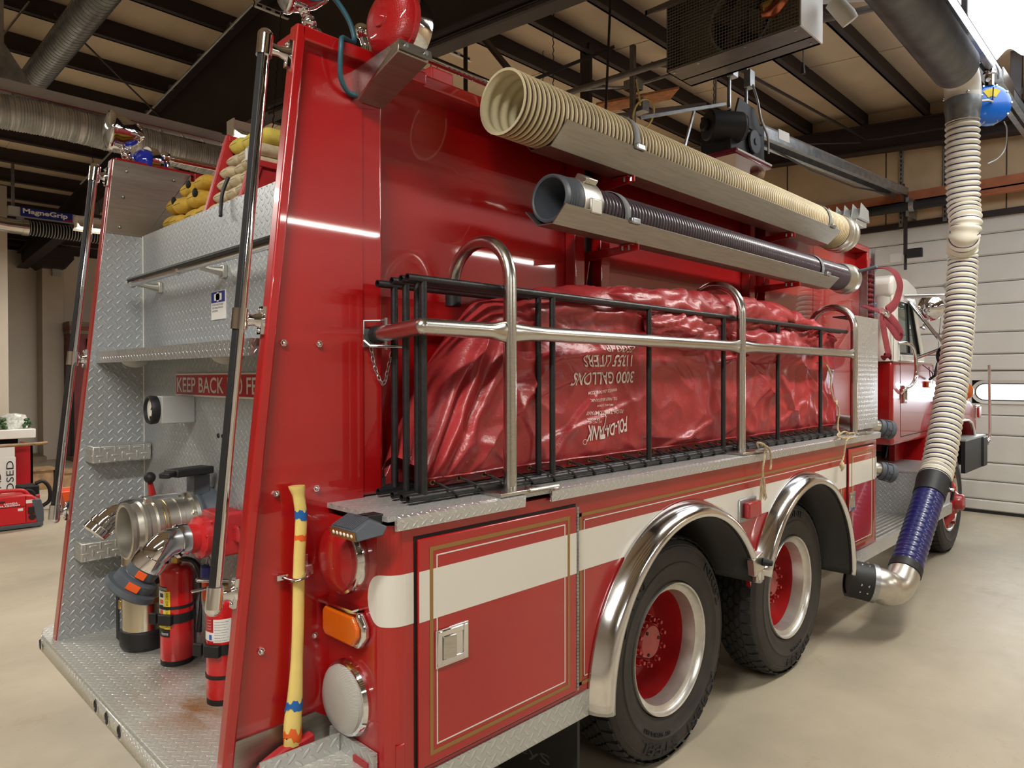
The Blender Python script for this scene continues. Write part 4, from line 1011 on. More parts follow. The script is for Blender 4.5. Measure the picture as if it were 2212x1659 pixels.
# ------------------------------------------------------------------ hose troughs and the two hard suction hoses
def trough(prof, x0, x1, bx):
    t = part('hose_trough', T)
    b = MB(); n = len(prof)
    b.add([(x0, p[0], p[1]) for p in prof] + [(x1, p[0], p[1]) for p in prof], [[i, i+1, n+i+1, n+i] for i in range(n-1)])
    tp('trough', b, M['alu'], t, smooth=0, recalc=False, solid=.005)
    yb = sum(p[0] for p in prof[1:-1])/2; zb = prof[1][1]
    for x in bx:
        tp('bracket_arm', MB().prism([(YW, zb-.004), (prof[1][0]-.01, zb-.004), (prof[1][0]-.01, zb-.03), (YW-.04, zb-.05), (YW-.02, zb-.16), (YW, zb-.16)], 'x', x-.004, x+.004).box(x-.025, x+.025, prof[1][0]+.01, prof[2][0], zb-.008, zb-.003).box(x-.025, x+.025, YW-.006, YW, zb-.20, zb-.02), M['red'], t, bevel=.002)
        for p, q, rr in (((x, 1.80, zb-.008), (x, 1.80, zb-.026), .008), ((x, 1.835, zb-.008), (x, 1.835, zb-.024), .008), ((x, YW-.006, zb-.17), (x, YW-.018, zb-.17), .012)): tp('bolt', MB().cyl(p, q, rr, n=6), M['galv'], t)
    return t
trough([(1.705, 2.742), (1.79, 2.662), (1.893, 2.665), (1.965, 2.742)], 2.035, 4.86, (2.585, 4.30))
trough([(1.695, 2.42), (1.758, 2.355), (1.838, 2.358), (1.90, 2.42)], 2.01, 4.80, (2.57, 4.30))
uh = thing('suction_hose', 'wide cream ribbed suction hose in the upper trough on the truck side', 'hose', (3.5, 1.842, 2.786))
def corr(x0, x1, y, z, r, pitch, amp, mt, par, inner=True, k=6, n=36):
    N = int((x1-x0)/pitch*k); prof = []
    for i in range(N+1):
        h = (x1-x0)*i/N; c = .5+.5*math.cos(2*math.pi*(i % k)/k)
        prof.append((r - amp + amp*c**.8, h))
    if inner: prof = [(0, .5), (r-.016, .5)] + [(r-.014+.004*math.cos(2*math.pi*(i % k)/k), .5-.5*i/60) for i in range(61)] + prof
    ni = len(prof) - (N+1)
    prof.append((r-.01, x1-x0))
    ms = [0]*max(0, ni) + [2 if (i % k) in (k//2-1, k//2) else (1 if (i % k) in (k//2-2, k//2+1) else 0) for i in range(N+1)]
    return ob('hose_wall', MB().lathe(prof, (x0, y, z), (1, 0, 0), n, ms=ms[:len(prof)-1]), mt, par, smooth=70, recalc=True)
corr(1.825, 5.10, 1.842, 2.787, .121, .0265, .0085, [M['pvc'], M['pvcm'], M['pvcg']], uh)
ob('coupling', MB().lathe([(.112, -.02), (.124, -.02), (.124, .05), (.130, .055), (.130, .085), (.120, .09), (.120, .13), (.128, .135), (.128, .16), (.10, .16), (.095, 0)], (5.10, 1.842, 2.787), (1, 0, 0), 36), M['castm'], uh)
lh = thing('suction_hose', 'narrower dark ribbed suction hose in the lower trough on the truck side', 'hose', (3.5, 1.80, 2.462))
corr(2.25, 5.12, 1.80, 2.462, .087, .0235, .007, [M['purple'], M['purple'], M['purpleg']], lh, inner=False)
cp = ob('coupling', MB().lathe([(.094, .10), (.101, .105), (.101, .21), (.094, .22), (.085, .22), (.08, .10)], (2.04, 1.80, 2.462), (1, 0, 0), 40), M['castm'], lh)
ob('coupling_lug', MB().obox((2.20, 1.745, 2.565-.01), (.035, 0, 0), (0, .028, .015), (0, -.008, .010)).obox((2.20, 1.70, 2.44), (.035, 0, 0), (0, .008, 0), (0, 0, .03)), M['castm'], cp, bevel=.005)
ob('threaded_end', MB().lathe([(0, .30), (.07, .30), (.072, .05), (.078, .03), (.080, .004), (.086, .0), (.093, .003), (.095, .02), (.092, .026), (.096, .034), (.092, .04), (.096, .048), (.092, .054), (.096, .062), (.092, .07), (.097, .08), (.097, .11), (.08, .11)], (2.035, 1.80, 2.462), (1, 0, 0), 44), M['greyd'], lh)
ob('coupling', MB().lathe([(.08, -.06), (.094, -.06), (.097, -.02), (.100, 0), (.100, .05), (.106, .055), (.106, .12), (.10, .13), (.08, .13), (.07, 0)], (5.12, 1.80, 2.462), (1, 0, 0), 40), M['castm'], lh)
ob('coupling_handle', MB().cyl((5.18, 1.72, 2.50), (5.23, 1.60, 2.53), .012, .010), M['greyd'], lh, bevel=.003)
def strap(x, y, z, r, lip, par, tilt=.05):
    b = MB(); n = 26; vs = []
    a0, a1 = -118, 205
    for i in range(n+1):
        a = RAD(150 - 215*i/n)
        xx = x + tilt*(i/n-.5)
        for dx in (-.019, .019): vs.append((xx+dx, y - r*math.cos(math.pi - a)*1.0, z + r*math.sin(a)))
    vs += [(x+tilt*.55-.019, lip[0]-.012, lip[1]+.01), (x+tilt*.55+.019, lip[0]-.012, lip[1]+.01)]
    vs = [V((p[0], 2*y-p[1], p[2])) if i < 2*(n+1) else V(p) for i, p in enumerate(vs)]
    b.add(vs, [[2*i, 2*i+1, 2*i+3, 2*i+2] for i in range(n+1)])
    ob('strap', b, M['strap'], par, smooth=60, recalc=False, solid=.003)
    ob('buckle', MB().box(x+tilt*.55-.03, x+tilt*.55+.03, lip[0]-.018, lip[0]+.004, lip[1]-.012, lip[1]+.014), M['galv'], par, bevel=.005)
strap(2.52, 1.842, 2.787, .125, (1.705, 2.742), uh, -.03); strap(4.72, 1.842, 2.787, .125, (1.705, 2.742), uh, -.03)
strap(2.42, 1.80, 2.462, .092, (1.695, 2.42), lh, .06); strap(4.55, 1.80, 2.462, .092, (1.695, 2.42), lh, .06)

# ------------------------------------------------------------------ lamps and rails along the top edge
wb = part('warning_beacon', T); wb['label'] = 'round red warning light on a bright wedge shaped bracket'
br = [(1.95, 2.745), (1.95, 2.675), (1.93, 2.67), (1.72, 2.755), (1.715, 2.785)]
tp('bracket', MB().prism([(1.97, 2.765), (1.97, 2.672), (1.725, 2.752), (1.72, 2.782)], 'x', 1.268, 1.385), M['alu'], wb, bevel=.003)
tp('bracket_gusset', MB().prism([(1.97, 2.76), (1.97, 2.665), (1.935, 2.665), (1.722, 2.78)], 'x', 1.262, 1.268), M['steel'], wb)
tp('bracket_end', MB().obox((1.327, 1.716, 2.770), (.062, 0, 0), (0, .003, .001), (0, .004, .017)), M['alu'], wb)
tp('rivet', MB().cyl((1.29, 1.714, 2.771), (1.29, 1.709, 2.771), .007).cyl((1.365, 1.714, 2.771), (1.365, 1.709, 2.771), .007), M['galv'], wb)
c = V((1.33, 1.83, 2.888)); ax = V((1, .10, 0)).normalized()
tp('lamp_body', MB().lathe([(.0, .085), (.05, .085), (.105, .07), (.112, .045), (.112, .0), (.107, -.005)], c, ax, 44), M['chrome'], wb)
tp('lens', MB().lathe([(.108, .0), (.104, -.022), (.088, -.040), (.06, -.052), (.03, -.057), (.026, -.064), (0, -.066)], c, ax, 44), M['redlens'], wb)
tp('bezel', MB().lathe([(.107, .01), (.114, .008), (.114, -.008), (.107, -.010)], c, ax, 44), M['redlens'], wb)
tp('lamp_foot', MB().cyl((1.345, 1.83, 2.735), (1.345, 1.83, 2.79), .03), M['chrome'], wb)
lm = smooth_path([(1.09, 1.985, 2.985), (1.14, 1.985, 2.995), (1.20, 1.98, 2.985), (1.25, 1.97, 2.93), (1.27, 1.965, 2.875), (1.255, 1.955, 2.850), (1.205, 1.930, 2.838), (1.19, 1.915, 2.80), (1.20, 1.935, 2.72), (1.235, 1.95, 2.685), (1.265, 1.955, 2.682)], 8)
tp('wire_loom', MB().tube(lm, .0085, 8), M['teal'], wb, smooth=60)
def spotlamp(base, c, ax, par=T, r=.085, label=None):
    g = part('spot_lamp', par)
    if label: g['label'] = label
    c = V(c); ax = V(ax).normalized()
    tp('lamp_shell', MB().lathe([(r*.98, -.012), (r*1.06, -.008), (r*1.06, .008), (r*.98, .014), (r*.93, .04), (r*.72, .085), (r*.42, .120), (r*.16, .136), (0, .14)], c, ax, 40), M['chrome'], g, smooth=60)
    tp('lens', MB().lathe([(r*.99, -.008), (r*.8, -.02), (r*.4, -.028), (0, -.03)], c, ax, 36), M['spotglass'], g)
    bz = V(base); p = c + ax*.05 + V((0, 0, -r*.9))
    tp('bracket', MB().cyl(bz, bz+V((0, 0, .02)), .035, .02, n=16).cyl(bz, bz.lerp(p, .55), .016, n=12).sph(bz.lerp(p, .55), .024, 14, 8).cyl(bz.lerp(p, .5), p, .012, n=10).sph(p, .018, 12, 8).cyl(c+ax*.10+V((0, 0, .03)), c+ax*.125+V((0, 0, .045)), .012), M['chrome'], g, smooth=50)
    return g
spotlamp((1.14, 1.985, 2.838), (1.06, 2.005, 2.985), (1, -.22, .05), label='chrome spot lamp on the right rear wing')
spotlamp((1.09, 3.575, 2.775), (1.015, 3.60, 2.915), (1, -.12, -.04), label='chrome spot lamp on the left rear wing')
# rails along both top edges
for y, x0, z in ((2.05, 1.345, 2.953), (3.575, 1.235, 2.835)):
    g = part('top_rail_bar', T)
    tp('bar', MB().cyl((x0, y, z), (6.0, y, z), .0155, n=14), M['chrome'], g)
    for x in (x0+.01, 2.9, 4.4, 5.9):
        tp('stanchion', MB().sph((x, y, z), .026, 14, 10, sc=(1.1, 1, 1)).tube([(x, y, z), (x+.012, y, z-.04), (x+.02, y, z-.05), (x+.025, y, 2.845 if y < 3 else 2.772)], [.016, .014, .02, .032], 12), M['chrome'], g, smooth=60)
bl = part('blue_beacon', T)
tp('lens', MB().sph((1.165, 3.59, 2.795), .062, 24, 14, ax=(0, 0, 1)), M['bluelens'], bl)
tp('lens_cap', MB().lathe([(.064, -.02), (.066, 0), (.064, .02)], (1.18, 3.59, 2.805), (1, .2, 0), 28), M['chrome'], bl)
# floodlight at the front of the top rail
fl = part('flood_lamp', T)
b = MB().prism([(2.13, 3.10), (2.29, 3.10), (2.32, 3.16), (2.10, 3.16)], 'x', 6.0, 6.22)
for i in range(6): b.box(6.0+.04*i, 6.006+.04*i, 2.10, 2.32, 3.12, 3.20)
b = MB().prism([(6.03, 3.055), (6.30, 3.055), (6.27, 3.15), (6.10, 3.15)], 'y', 1.98, 2.30)
for i in range(6): b.prism([(6.04, 3.06), (6.28, 3.06), (6.26, 3.15), (6.08, 3.19)], 'y', 1.975+.064*i, 1.981+.064*i)
tp('lamp_housing', b, M['grey'], fl, bevel=.003); tp('lens', MB().obox((6.14, 2.14, 3.03), (.12, 0, 0), (0, .15, 0), (0, 0, .02)), M['clear'], fl, bevel=.006)
tp('lamp_post', MB().cyl((6.12, 2.06, 2.84), (6.12, 2.06, 3.04), .024).cyl((6.12, 2.06, 2.92), (6.12, 2.06, 2.98), .034), M['galv'], fl)
# ------------------------------------------------------------------ plumbing on the recess wall
dv = part('tank_dump_valve', T); o = (1.13, 2.765, 1.218); AX = (-1, 0, -.01)
axd = V(AX).normalized()
tp('valve_body', MB().lathe([(.0, 0), (.122, 0), (.124, .02), (.116, .04), (.112, .06), (.118, .07), (.118, .08), (0, .08)], o, AX, 44).box(1.045, 1.105, 2.72, 2.80, 1.32, 1.40), M['greyd'], dv, bevel=.004)
tp('flange', MB().lathe([(.07, .078), (.114, .078), (.115, .095), (.105, .10), (.098, .102), (.096, .13), (.100, .133), (.100, .15), (.08, .15)], o, AX, 48), M['castm'], dv)
b = MB(); u, v_, w_ = basis(AX)
for i in range(12):
    a = 2*math.pi*i/12; p = V(o) + axd*.095 + (u*math.cos(a)+v_*math.sin(a))*.106
    tp('flange_bolt', MB().cyl(p, p+axd*.012, .007, n=6), M['castm'], dv)
tp('adapter', MB().lathe([(.08, .148), (.096, .15), (.096, .185), (.0935, .186), (.0935, .189), (.098, .192), (.098, .203), (.103, .209), (.103, .226), (.098, .233), (.097, .250), (.102, .256), (.102, .268), (.096, .275), (.093, .293), (.096, .298), (.101, .304), (.102, .315), (.095, .318), (.087, .315), (.085, .20), (0, .20)], o, AX, 52), M['castm'], dv, smooth=30)
tp('adapter_ring', MB().lathe([(.0965, .1855), (.0985, .1875), (.0965, .1895)], o, AX, 48).lathe([(.098, .2), (.099, .203), (.098, .206)], o, AX, 48), M['brass'], dv)
for dy, dz in ((-.02, .103), (-.096, -.04)): tp('adapter_lug', MB().obox(V(o)+axd*.242+V((0, dy, dz)), axd*.014, (0, .010, 0), (0, 0, .012)), M['castm'], dv, bevel=.004)
tp('valve_actuator', MB().obox((1.02, 2.70, 1.418), (.075, .02, 0), (-.012, .035, 0), (0, 0, .014)).obox((.935, 2.66, 1.42), (.035, .045, 0), (-.014, .014, 0), (0, 0, .010)).cyl((1.075, 2.76, 1.395), (1.075, 2.76, 1.41), .045), M['black'], dv, bevel=.005)
lev = part('valve_lever', T)
tp('lever_arm', MB().tube([(1.11, 3.32, 1.15), (1.09, 3.30, 1.23), (1.065, 3.26, 1.31)], [.020, .017, .011], 12), M['valvered'], lev)
tp('lever_knob', MB().sph((1.06, 3.25, 1.335), .024, 18, 12), M['black'], lev)
iv = part('suction_intake', T)
tp('valve_body', MB().box(1.03, 1.13, 2.47, 2.62, 1.13, 1.285).box(1.08, 1.10, 2.43, 2.47, 1.18, 1.24), M['dullred'], iv, bevel=.012, seg=3)
o3 = V((.985, 2.505, 1.208)); ax3 = V((-1, -.1, .0)).normalized()
tp('valve_flange', MB().lathe([(.04, -.06), (.055, -.06), (.057, -.015), (.072, -.01), (.073, .012), (.062, .018), (.052, .024), (.050, .06), (.0, .06)], o3, ax3, 36), M['valvered'], iv)
u, v_, w_ = basis(ax3)
for i in range(8):
    a = 2*math.pi*i/8+.2; p = o3+(u*math.cos(a)+v_*math.sin(a))*.066; tp('flange_bolt', MB().cyl(p-ax3*.02, p+ax3*.017, .007, n=6), M['valvered'], iv)
p0 = o3+ax3*.055
el = [p0, V((.895, 2.488, 1.213)), V((.862, 2.480, 1.210)), V((.835, 2.478, 1.192)), V((.815, 2.485, 1.168))]
tp('coupling_ring', MB().lathe([(.04, 0), (.056, .001), (.058, .014), (.057, .030), (.05, .034)], p0, ax3, 32), M['chrome'], iv)
tp('elbow', MB().tube(smooth_path(el, 8), .046, 28), M['chrome'], iv, smooth=60)
ad = V((-.48, .28, -.80)).normalized(); q0 = V((.822, 2.482, 1.178))
tp('swivel_coupling', MB().lathe([(.04, 0), (.053, 0), (.055, .022), (.053, .044), (.050, .046), (.0, .046)], q0, ad, 32), M['chrome'], iv)
q1 = q0 + ad*.044
tp('storz_cap', MB().lathe([(.044, 0), (.050, .003), (.050, .030), (.044, .032), (.046, .036), (.062, .040), (.066, .044), (.067, .070), (.083, .073), (.086, .090), (.080, .096), (.03, .098), (0, .098)], q1, ad, 40), M['greyd'], iv)
u, v_, w_ = basis(ad)
vd = (V((0, 0, 1.77)) - q1).normalized()
for h_, r_, rr_ in ((.056, .0665, .017), (.017, .050, .013)):
    d = (V((-.35, -.93, 0)) - ad*V((-.35, -.93, 0)).dot(ad)).normalized(); t = ad.cross(d)
    tp('orange_tag', MB().obox(q1+ad*h_+d*r_, ad*.012, t*rr_*1.2, d*.003), M['cone'], iv, bevel=.0015)
so = part('side_outlet', T)
tp('elbow', MB().tube(smooth_path([(1.0, 3.12, 1.235), (.92, 3.10, 1.235), (.86, 3.085, 1.215), (.825, 3.08, 1.185)], 6), .040, 22), M['chrome'], so, smooth=60)
tp('coupling', MB().lathe([(.03, 0), (.048, 0), (.050, .022), (.046, .026), (.052, .03), (.052, .056), (.042, .06), (0, .06)], (.84, 3.083, 1.20), (-.7, -.05, -.7), 28).cyl((1.13, 3.13, 1.235), (.99, 3.118, 1.235), .042, n=22), M['chrome'], so)

# ------------------------------------------------------------------ things carried on the tailboard
def extinguisher(x, y, r, h, label, label_fn, strapz, body='ext', base=True):
    z = .622
    t = thing('fire_extinguisher', label, 'fire extinguisher', (x, y, z))
    hs = h - r*.55
    ob('cylinder', MB().lathe([(0, .012), (r*.93, .012), (r, .03), (r, hs), (r*.95, hs+r*.22), (r*.78, hs+r*.42), (r*.45, hs+r*.54), (.02, h)], (x, y, z), (0, 0, 1), 44), M[body], t, smooth=50)
    if base: ob('foot_ring', MB().lathe([(r*.9, 0), (r*.97, 0), (r*.97, .02), (r*.9, .02)], (x, y, z), (0, 0, 1), 36, close=True), M['black'], t)
    zt = z+h
    ob('valve', MB().cyl((x, y, zt-.01), (x, y, zt+.035), .020).cyl((x, y, zt+.025), (x+.0, y-.045, zt+.025), .011), M['brass'], t)
    ob('lever', MB().bar((x-.085, y+.02, zt+.065), (x+.02, y-.005, zt+.045), .026, .010).bar((x-.10, y+.025, zt+.025), (x+.0, y, zt+.035), .026, .006), M['steel'], t, bevel=.003)
    ob('safety_tag', MB().tube([(x-.02, y-.02, zt+.05), (x-.04, y-.03, zt+.03), (x-.055, y-.028, zt+.05)], .006, 6).box(x-.05, x-.02, y-.03, y-.02, zt+.03, zt+.055), M['bluep'], t)
    ob('hose', MB().tube(smooth_path([(x, y-.04, zt+.025), (x+.05, y-r*1.0, zt), (x+.075, y-r*1.08, zt-.1), (x+.06, y-r*1.08, zt-.28)], 6), .010, 8), M['black'], t, smooth=60)
    # bracket straps
    for (sz, w, fat) in strapz:
        ob('bracket_strap', MB().lathe([(r+.001, -w), (r+.004, -w), (r+.004, w), (r+.001, w)], (x, y, z+sz), (0, 0, 1), 44, close=True).bar((x+r, y, z+sz), (1.128, y+.0, z+sz), .03, w*2) if fat else MB().lathe([(r+.0008, -w), (r+.0025, -w), (r+.0025, w), (r+.0008, w)], (x, y, z+sz), (0, 0, 1), 44, close=True), M['black'], t)
        if fat:
            a = RAD(215); d = V((math.cos(a), math.sin(a), 0)); p = V((x, y, z+sz)) + d*(r+.008)
            ob('strap_buckle', MB().obox(p, d*.010, d.cross(V((0, 0, 1)))*.028, (0, 0, w*1.15)).obox(p+d.cross(V((0, 0, 1)))*.06-d*.008, d*.008, d.cross(V((0, 0, 1)))*.016, (0, 0, w*1.2)), M['black'], t, bevel=.003)
    # wrapped labels: (a0, a1, z0, z1, material)
    def wrap(a0, a1, z0, z1, m, nm, e=.0006):
        b = MB(); b.grid(lambda u, v: V((x+(r+e)*math.cos(RAD(a0+(a1-a0)*u)), y+(r+e)*math.sin(RAD(a0+(a1-a0)*u)), z+z0+(z1-z0)*v)), 16, 1)
        return ob(nm, b, M[m], t, smooth=60, recalc=False)
    def wtext(s, a0, z0, size, width, m, rot=False, e=.0014):
        b = MB()
        f = (lambda px, py: V((x+(r+e)*math.cos(RAD(a0)+px/r), y+(r+e)*math.sin(RAD(a0)+px/r), z+z0+py))) if not rot else (lambda px, py: V((x+(r+e)*math.cos(RAD(a0)+py/r), y+(r+e)*math.sin(RAD(a0)+py/r), z+z0-px)))
        text_on(b, s, size, f, width=width); return ob('lettering', b, M[m], t, smooth=0, recalc=False)
    label_fn(wrap, wtext); return t
# camera-facing side of a cylinder here is about 222-232 degrees; angles grow to the right in view
def lab_mid(wrap, wtext):
    wrap(160, 216, .20, .315, 'paper', 'instruction_label'); wrap(160, 216, .300, .318, 'ink', 'label_heading', .0009)
    wtext('INSTRUCTIONS', 150, .304, .010, .072, 'paper')
    wrap(206, 228, .15, .300, 'yellow', 'yellow_band', .001); wtext('ABC DRY CHEMICAL', 212, .296, .010, .14, 'ink', True)
    for k, zz in enumerate((.283, .258, .237, .217)): wrap(180, 200, zz-.008, zz+.008, 'ink' if k % 2 == 0 else 'orange', 'pictogram', .0012)
    wrap(165, 226, .118, .152, 'ink', 'lower_label'); wrap(165, 226, .152, .166, 'yellow', 'lower_band', .001); wtext('Amerex', 190, .126, .014, .034, 'paper')
extinguisher(1.06, 2.945, .063, .40, 'tall red fire extinguisher in the middle of the three on the tailboard', lab_mid, ((.190, .018, True), (.234, .006, False)))
def lab_right(wrap, wtext):
    wrap(214, 276, .223, .304, 'paper', 'white_label'); wrap(160, 214, .228, .258, 'paper', 'white_print')
    wrap(165, 212, .262, .308, 'signred', 'red_print')
    for k in range(8): wtext('discharge at base of flame'[: 26 - (k*5) % 9], 219, .293-.0092*k, .0036, .046 - .004*(k % 3), 'ink')
    for k in range(4): wtext('on off', 188, .298-.010*k, .004, .016, 'paper')
    wrap(196, 208, .232, .250, 'bluep', 'blue_print', .0012)
extinguisher(1.047, 2.475, .056, .375, 'red fire extinguisher with a white text label, nearest the right wing', lab_right, ((.196, .018, True), (.099, .006, False)))
wx, wy, wr = 1.025, 3.217, .087
wt = thing('fire_extinguisher', 'polished steel water extinguisher with a black base on the tailboard', 'fire extinguisher', (wx, wy, .622))
ob('cylinder', MB().lathe([(0, .01), (wr, .01), (wr, .42), (wr*.9, .45), (wr*.5, .475), (.02, .48)], (wx, wy, .622), (0, 0, 1), 48), M['cask'], wt, smooth=50)
ob('base', MB().lathe([(0, 0), (wr*.98, 0), (wr+.008, .02), (wr+.009, .075), (wr+.004, .085), (0, .085)], (wx, wy, .622), (0, 0, 1), 44), M['black'], wt, bevel=.003)
def wrap(a0, a1, z0, z1, m, nm, e=.0008):
    return ob(nm, MB().grid(lambda u, v: V((wx+(wr+e)*math.cos(RAD(a0+(a1-a0)*u)), wy+(wr+e)*math.sin(RAD(a0+(a1-a0)*u)), .622+z0+(z1-z0)*v)), 16, 1), M[m], wt, smooth=60, recalc=False)
wrap(165, 275, .245, .36, 'paper', 'label')
for a0, m in ((185, 'bluep'), (215, 'ink'), (243, 'ink')): wrap(a0, a0+17, .250, .272, m, 'pictogram', .0014)
ob('strap', MB().lathe([(wr+.001, .278), (wr+.005, .278), (wr+.005, .302), (wr+.001, .302)], (wx, wy, .622), (0, 0, 1), 44, close=True).bar((wx-.02, wy+.09, .912), (1.128, wy+.11, .912), .004, .024, up=(0, 0, 1)), M['black'], wt)
ob('loose_strap', MB().box(wx-.075, wx-.071, wy+.09, wy+.125, .64, .90).box(wx-.085, wx-.05, wy+.07, wy+.125, .89, .93), M['black'], wt)
ob('clip', MB().obox((wx-.07, wy+.065, .80), (.012, 0, 0), (0, .010, 0), (0, 0, .02)).obox((wx+.01, wy-.094, .835), (.02, 0, 0), (0, .006, 0), (0, 0, .014)), M['brass'], wt, bevel=.005)
# flashlight-like nozzle clip between the extinguishers
nz = thing('hand_lamp', 'small dark hand lamp hanging between the two red extinguishers', 'hand lamp', (1.06, 2.63, .95))
ob('lamp_head', MB().cyl((1.06, 2.63, 1.02), (1.06, 2.63, 1.07), .028, n=16), M['navy'], nz, bevel=.004)
ob('lamp_handle', MB().tube(smooth_path([(1.06, 2.64, 1.03), (1.05, 2.645, .97), (1.05, 2.64, .92), (1.06, 2.62, .88)], 5), .009, 8).tube(smooth_path([(1.06, 2.615, 1.03), (1.065, 2.61, .95), (1.06, 2.60, .90)], 5), .006, 8).tube(smooth_path([(1.06, 2.64, 1.07), (1.06, 2.635, 1.10), (1.06, 2.615, 1.09), (1.06, 2.615, 1.06)], 5), .004, 6), M['grey'], nz)
ob('lamp_grip', MB().cyl((1.055, 2.643, .94), (1.055, 2.643, 1.01), .014), M['cone'], nz)
# ------------------------------------------------------------------ axe on the right wing
ax = thing('fire_axe', 'fire axe with a worn yellow handle clipped upright on the red rear wing', 'axe', (1.03, 1.93, .65))
hp = smooth_path([(1.038, 1.925, 1.445), (1.047, 1.925, 1.40), (1.052, 1.925, 1.34), (1.045, 1.925, 1.20), (1.040, 1.925, 1.0), (1.030, 1.925, .82), (1.022, 1.925, .74), (1.022, 1.925, .672)], 8)
def hr(z): return .0155 + .008*ssmooth(.95, .70, z)*1.0 + .006*ssmooth(1.41, 1.445, z)
def axe_ring(p, e=0): return [V((p.x + (hr(p.z)*1.22+e)*math.cos(2*math.pi*k/24), p.y + (hr(p.z)*.78+e)*math.sin(2*math.pi*k/24), p.z)) for k in range(24)]
hb = MB(); vs = [q for p in hp for q in axe_ring(p)]; K = len(hp)
hb.add(vs, [[i*24+k, i*24+(k+1) % 24, (i+1)*24+(k+1) % 24, (i+1)*24+k] for i in range(K-1) for k in range(24)] + [list(range(24)), list(range((K-1)*24, K*24))])
ob('handle', hb, M['axey'], ax, smooth=60)
def band(z0, z1, m, jag):
    sub = [p for p in resample(hp, .004) if z0 <= p.z <= z1]; b = MB(); n = 24; vs = []
    K = len(sub)
    random.seed(5)
    jt = [random.uniform(0, jag) for _ in range(n)]; jb = [random.uniform(0, jag) for _ in range(n)]
    for i, p in enumerate(sub):
        for k in range(n):
            a = 2*math.pi*k/n; zz = p.z
            if i < K/2: zz = min(zz, z1 - jt[k])
            else: zz = max(zz, z0 + jb[k])
            vs.append(V((p.x + (hr(p.z)*1.22+.0008)*math.cos(a), p.y + (hr(p.z)*.78+.0008)*math.sin(a), zz)))
    b.add(vs, [[i*n+k, i*n+(k+1) % n, (i+1)*n+(k+1) % n, (i+1)*n+k] for i in range(K-1) for k in range(n)])
    ob('paint_band', b, M[m], ax, smooth=60, recalc=False)
band(1.335, 1.375, 'blue', .014); band(1.275, 1.302, 'orange', .010); band(.675, .735, 'orange', .035); band(.770, .812, 'blue', .02)
ob('axe_head', MB().prism([(.885, .615), (.93, .655), (.985, .676), (1.055, .684), (1.085, .690), (1.088, .655), (1.05, .640), (.985, .638), (.93, .628), (.90, .60)], 'y', 1.908, 1.942), M['dullred'], ax, bevel=.006)
ac = part('axe_clip', T)
tp('clip_plate', MB().box(1.062, 1.097, 1.958, 1.966, 1.155, 1.225).box(1.059, 1.099, 1.932, 1.96, 1.165, 1.198), M['chrome'], ac, bevel=.006)
tp('clip_arm', MB().tube(smooth_path([(1.085, 1.95, 1.18), (1.062, 1.905, 1.178), (1.04, 1.898, 1.172), (1.02, 1.91, 1.168), (1.008, 1.945, 1.172), (.995, 1.962, 1.178)], 6), .0085, 8, sq=.5).box(.985, 1.02, 1.945, 1.966, 1.165, 1.18), M['chrome'], ac, smooth=60)

# ------------------------------------------------------------------ hose bed: red dividers and the folded hose lying between them
bd = part('hose_bed', T)
tp('bed_floor', MB().box(1.16, 6.1, 2.09, 3.52, 2.40, 2.415), M['alu'], bd)
for y, ztp in ((2.895, 2.775), (2.575, 2.60)):
    t = .022
    pr = [(1.155, 2.42), (1.165+.25*(ztp-2.42), ztp), (1.30+.25*(ztp-2.42), ztp), (1.30, 2.42)]
    tp('bed_divider', MB().prism([(pr[0][0]+.02, 2.42), (pr[1][0]+.02, ztp-.02), (3.2, ztp-.02), (3.2, 2.42)], 'y', y-.005, y+.005).bar((pr[0][0]+.02, y, 2.42), (pr[1][0]+.02, y, ztp), .045, .03, up=(0, 1, 0)).box(pr[1][0], 3.2, y-.02, y+.02, ztp-.025, ztp), M['dullred'], bd, bevel=.004)
tp('cross_panel', MB().prism([(1.40, 2.42), (1.47, 2.80), (1.50, 2.80), (1.43, 2.42)], 'y', 2.60, 2.88).box(1.78, 1.9, 2.2, 2.9, 2.75, 3.02), M['dullred'], bd, bevel=.01)
tp('junction_box', MB().box(1.62, 1.70, 2.10, 2.52, 2.62, 2.78).box(1.5, 1.56, 2.18, 2.40, 2.45, 2.56).box(1.20, 1.215, 2.585, 2.615, 2.595, 2.65), M['grey'], bd, bevel=.006)
tp('hold_strap', MB().tube(smooth_path([(1.13, 2.60, 2.52), (1.11, 2.605, 2.46), (1.105, 2.61, 2.40), (1.10, 2.60, 2.37)], 5), .007, 8).tube(smooth_path([(1.14, 2.18, 2.46), (1.11, 2.17, 2.40), (1.10, 2.165, 2.36)], 5), .007, 8), M['black'], bd)
def fold(x, y, z, w, h, m, L=.5, group=None, label='', open_=False, ang=0):
    """one fold of flat hose, its rounded end to the rear"""
    b = MB(); N = 14; K = 26
    def fn(u, v):
        a = 2*math.pi*u; s = L*v**2.6
        e = math.sqrt(max(0, 1 - max(0, 1 - s/.035)**2)) if s < .035 else 1.0
        k = 1 + .05*noise.noise(V((x*9+s*8, y*30+z*20, 1)))
        cy = math.copysign(abs(math.cos(a))**.75, math.cos(a)); cz = math.copysign(abs(math.sin(a))**.8, math.sin(a))
        return V((x + s, y + w*.5*cy*k*(.62+.38*e) + ang*s, z + h*.5*cz*k*max(.03, e)))
    b.grid(fn, 20, K, cu=True)
    o = ob('folded_hose', b, m, smooth=70)
    tag(o, label, 'fire hose', group)
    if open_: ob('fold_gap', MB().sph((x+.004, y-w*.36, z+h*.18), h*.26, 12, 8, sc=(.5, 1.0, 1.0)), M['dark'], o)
    return o
G1 = 'yellow hose folds in the left of the hose bed'; G2 = 'beige hose folds between the red dividers'
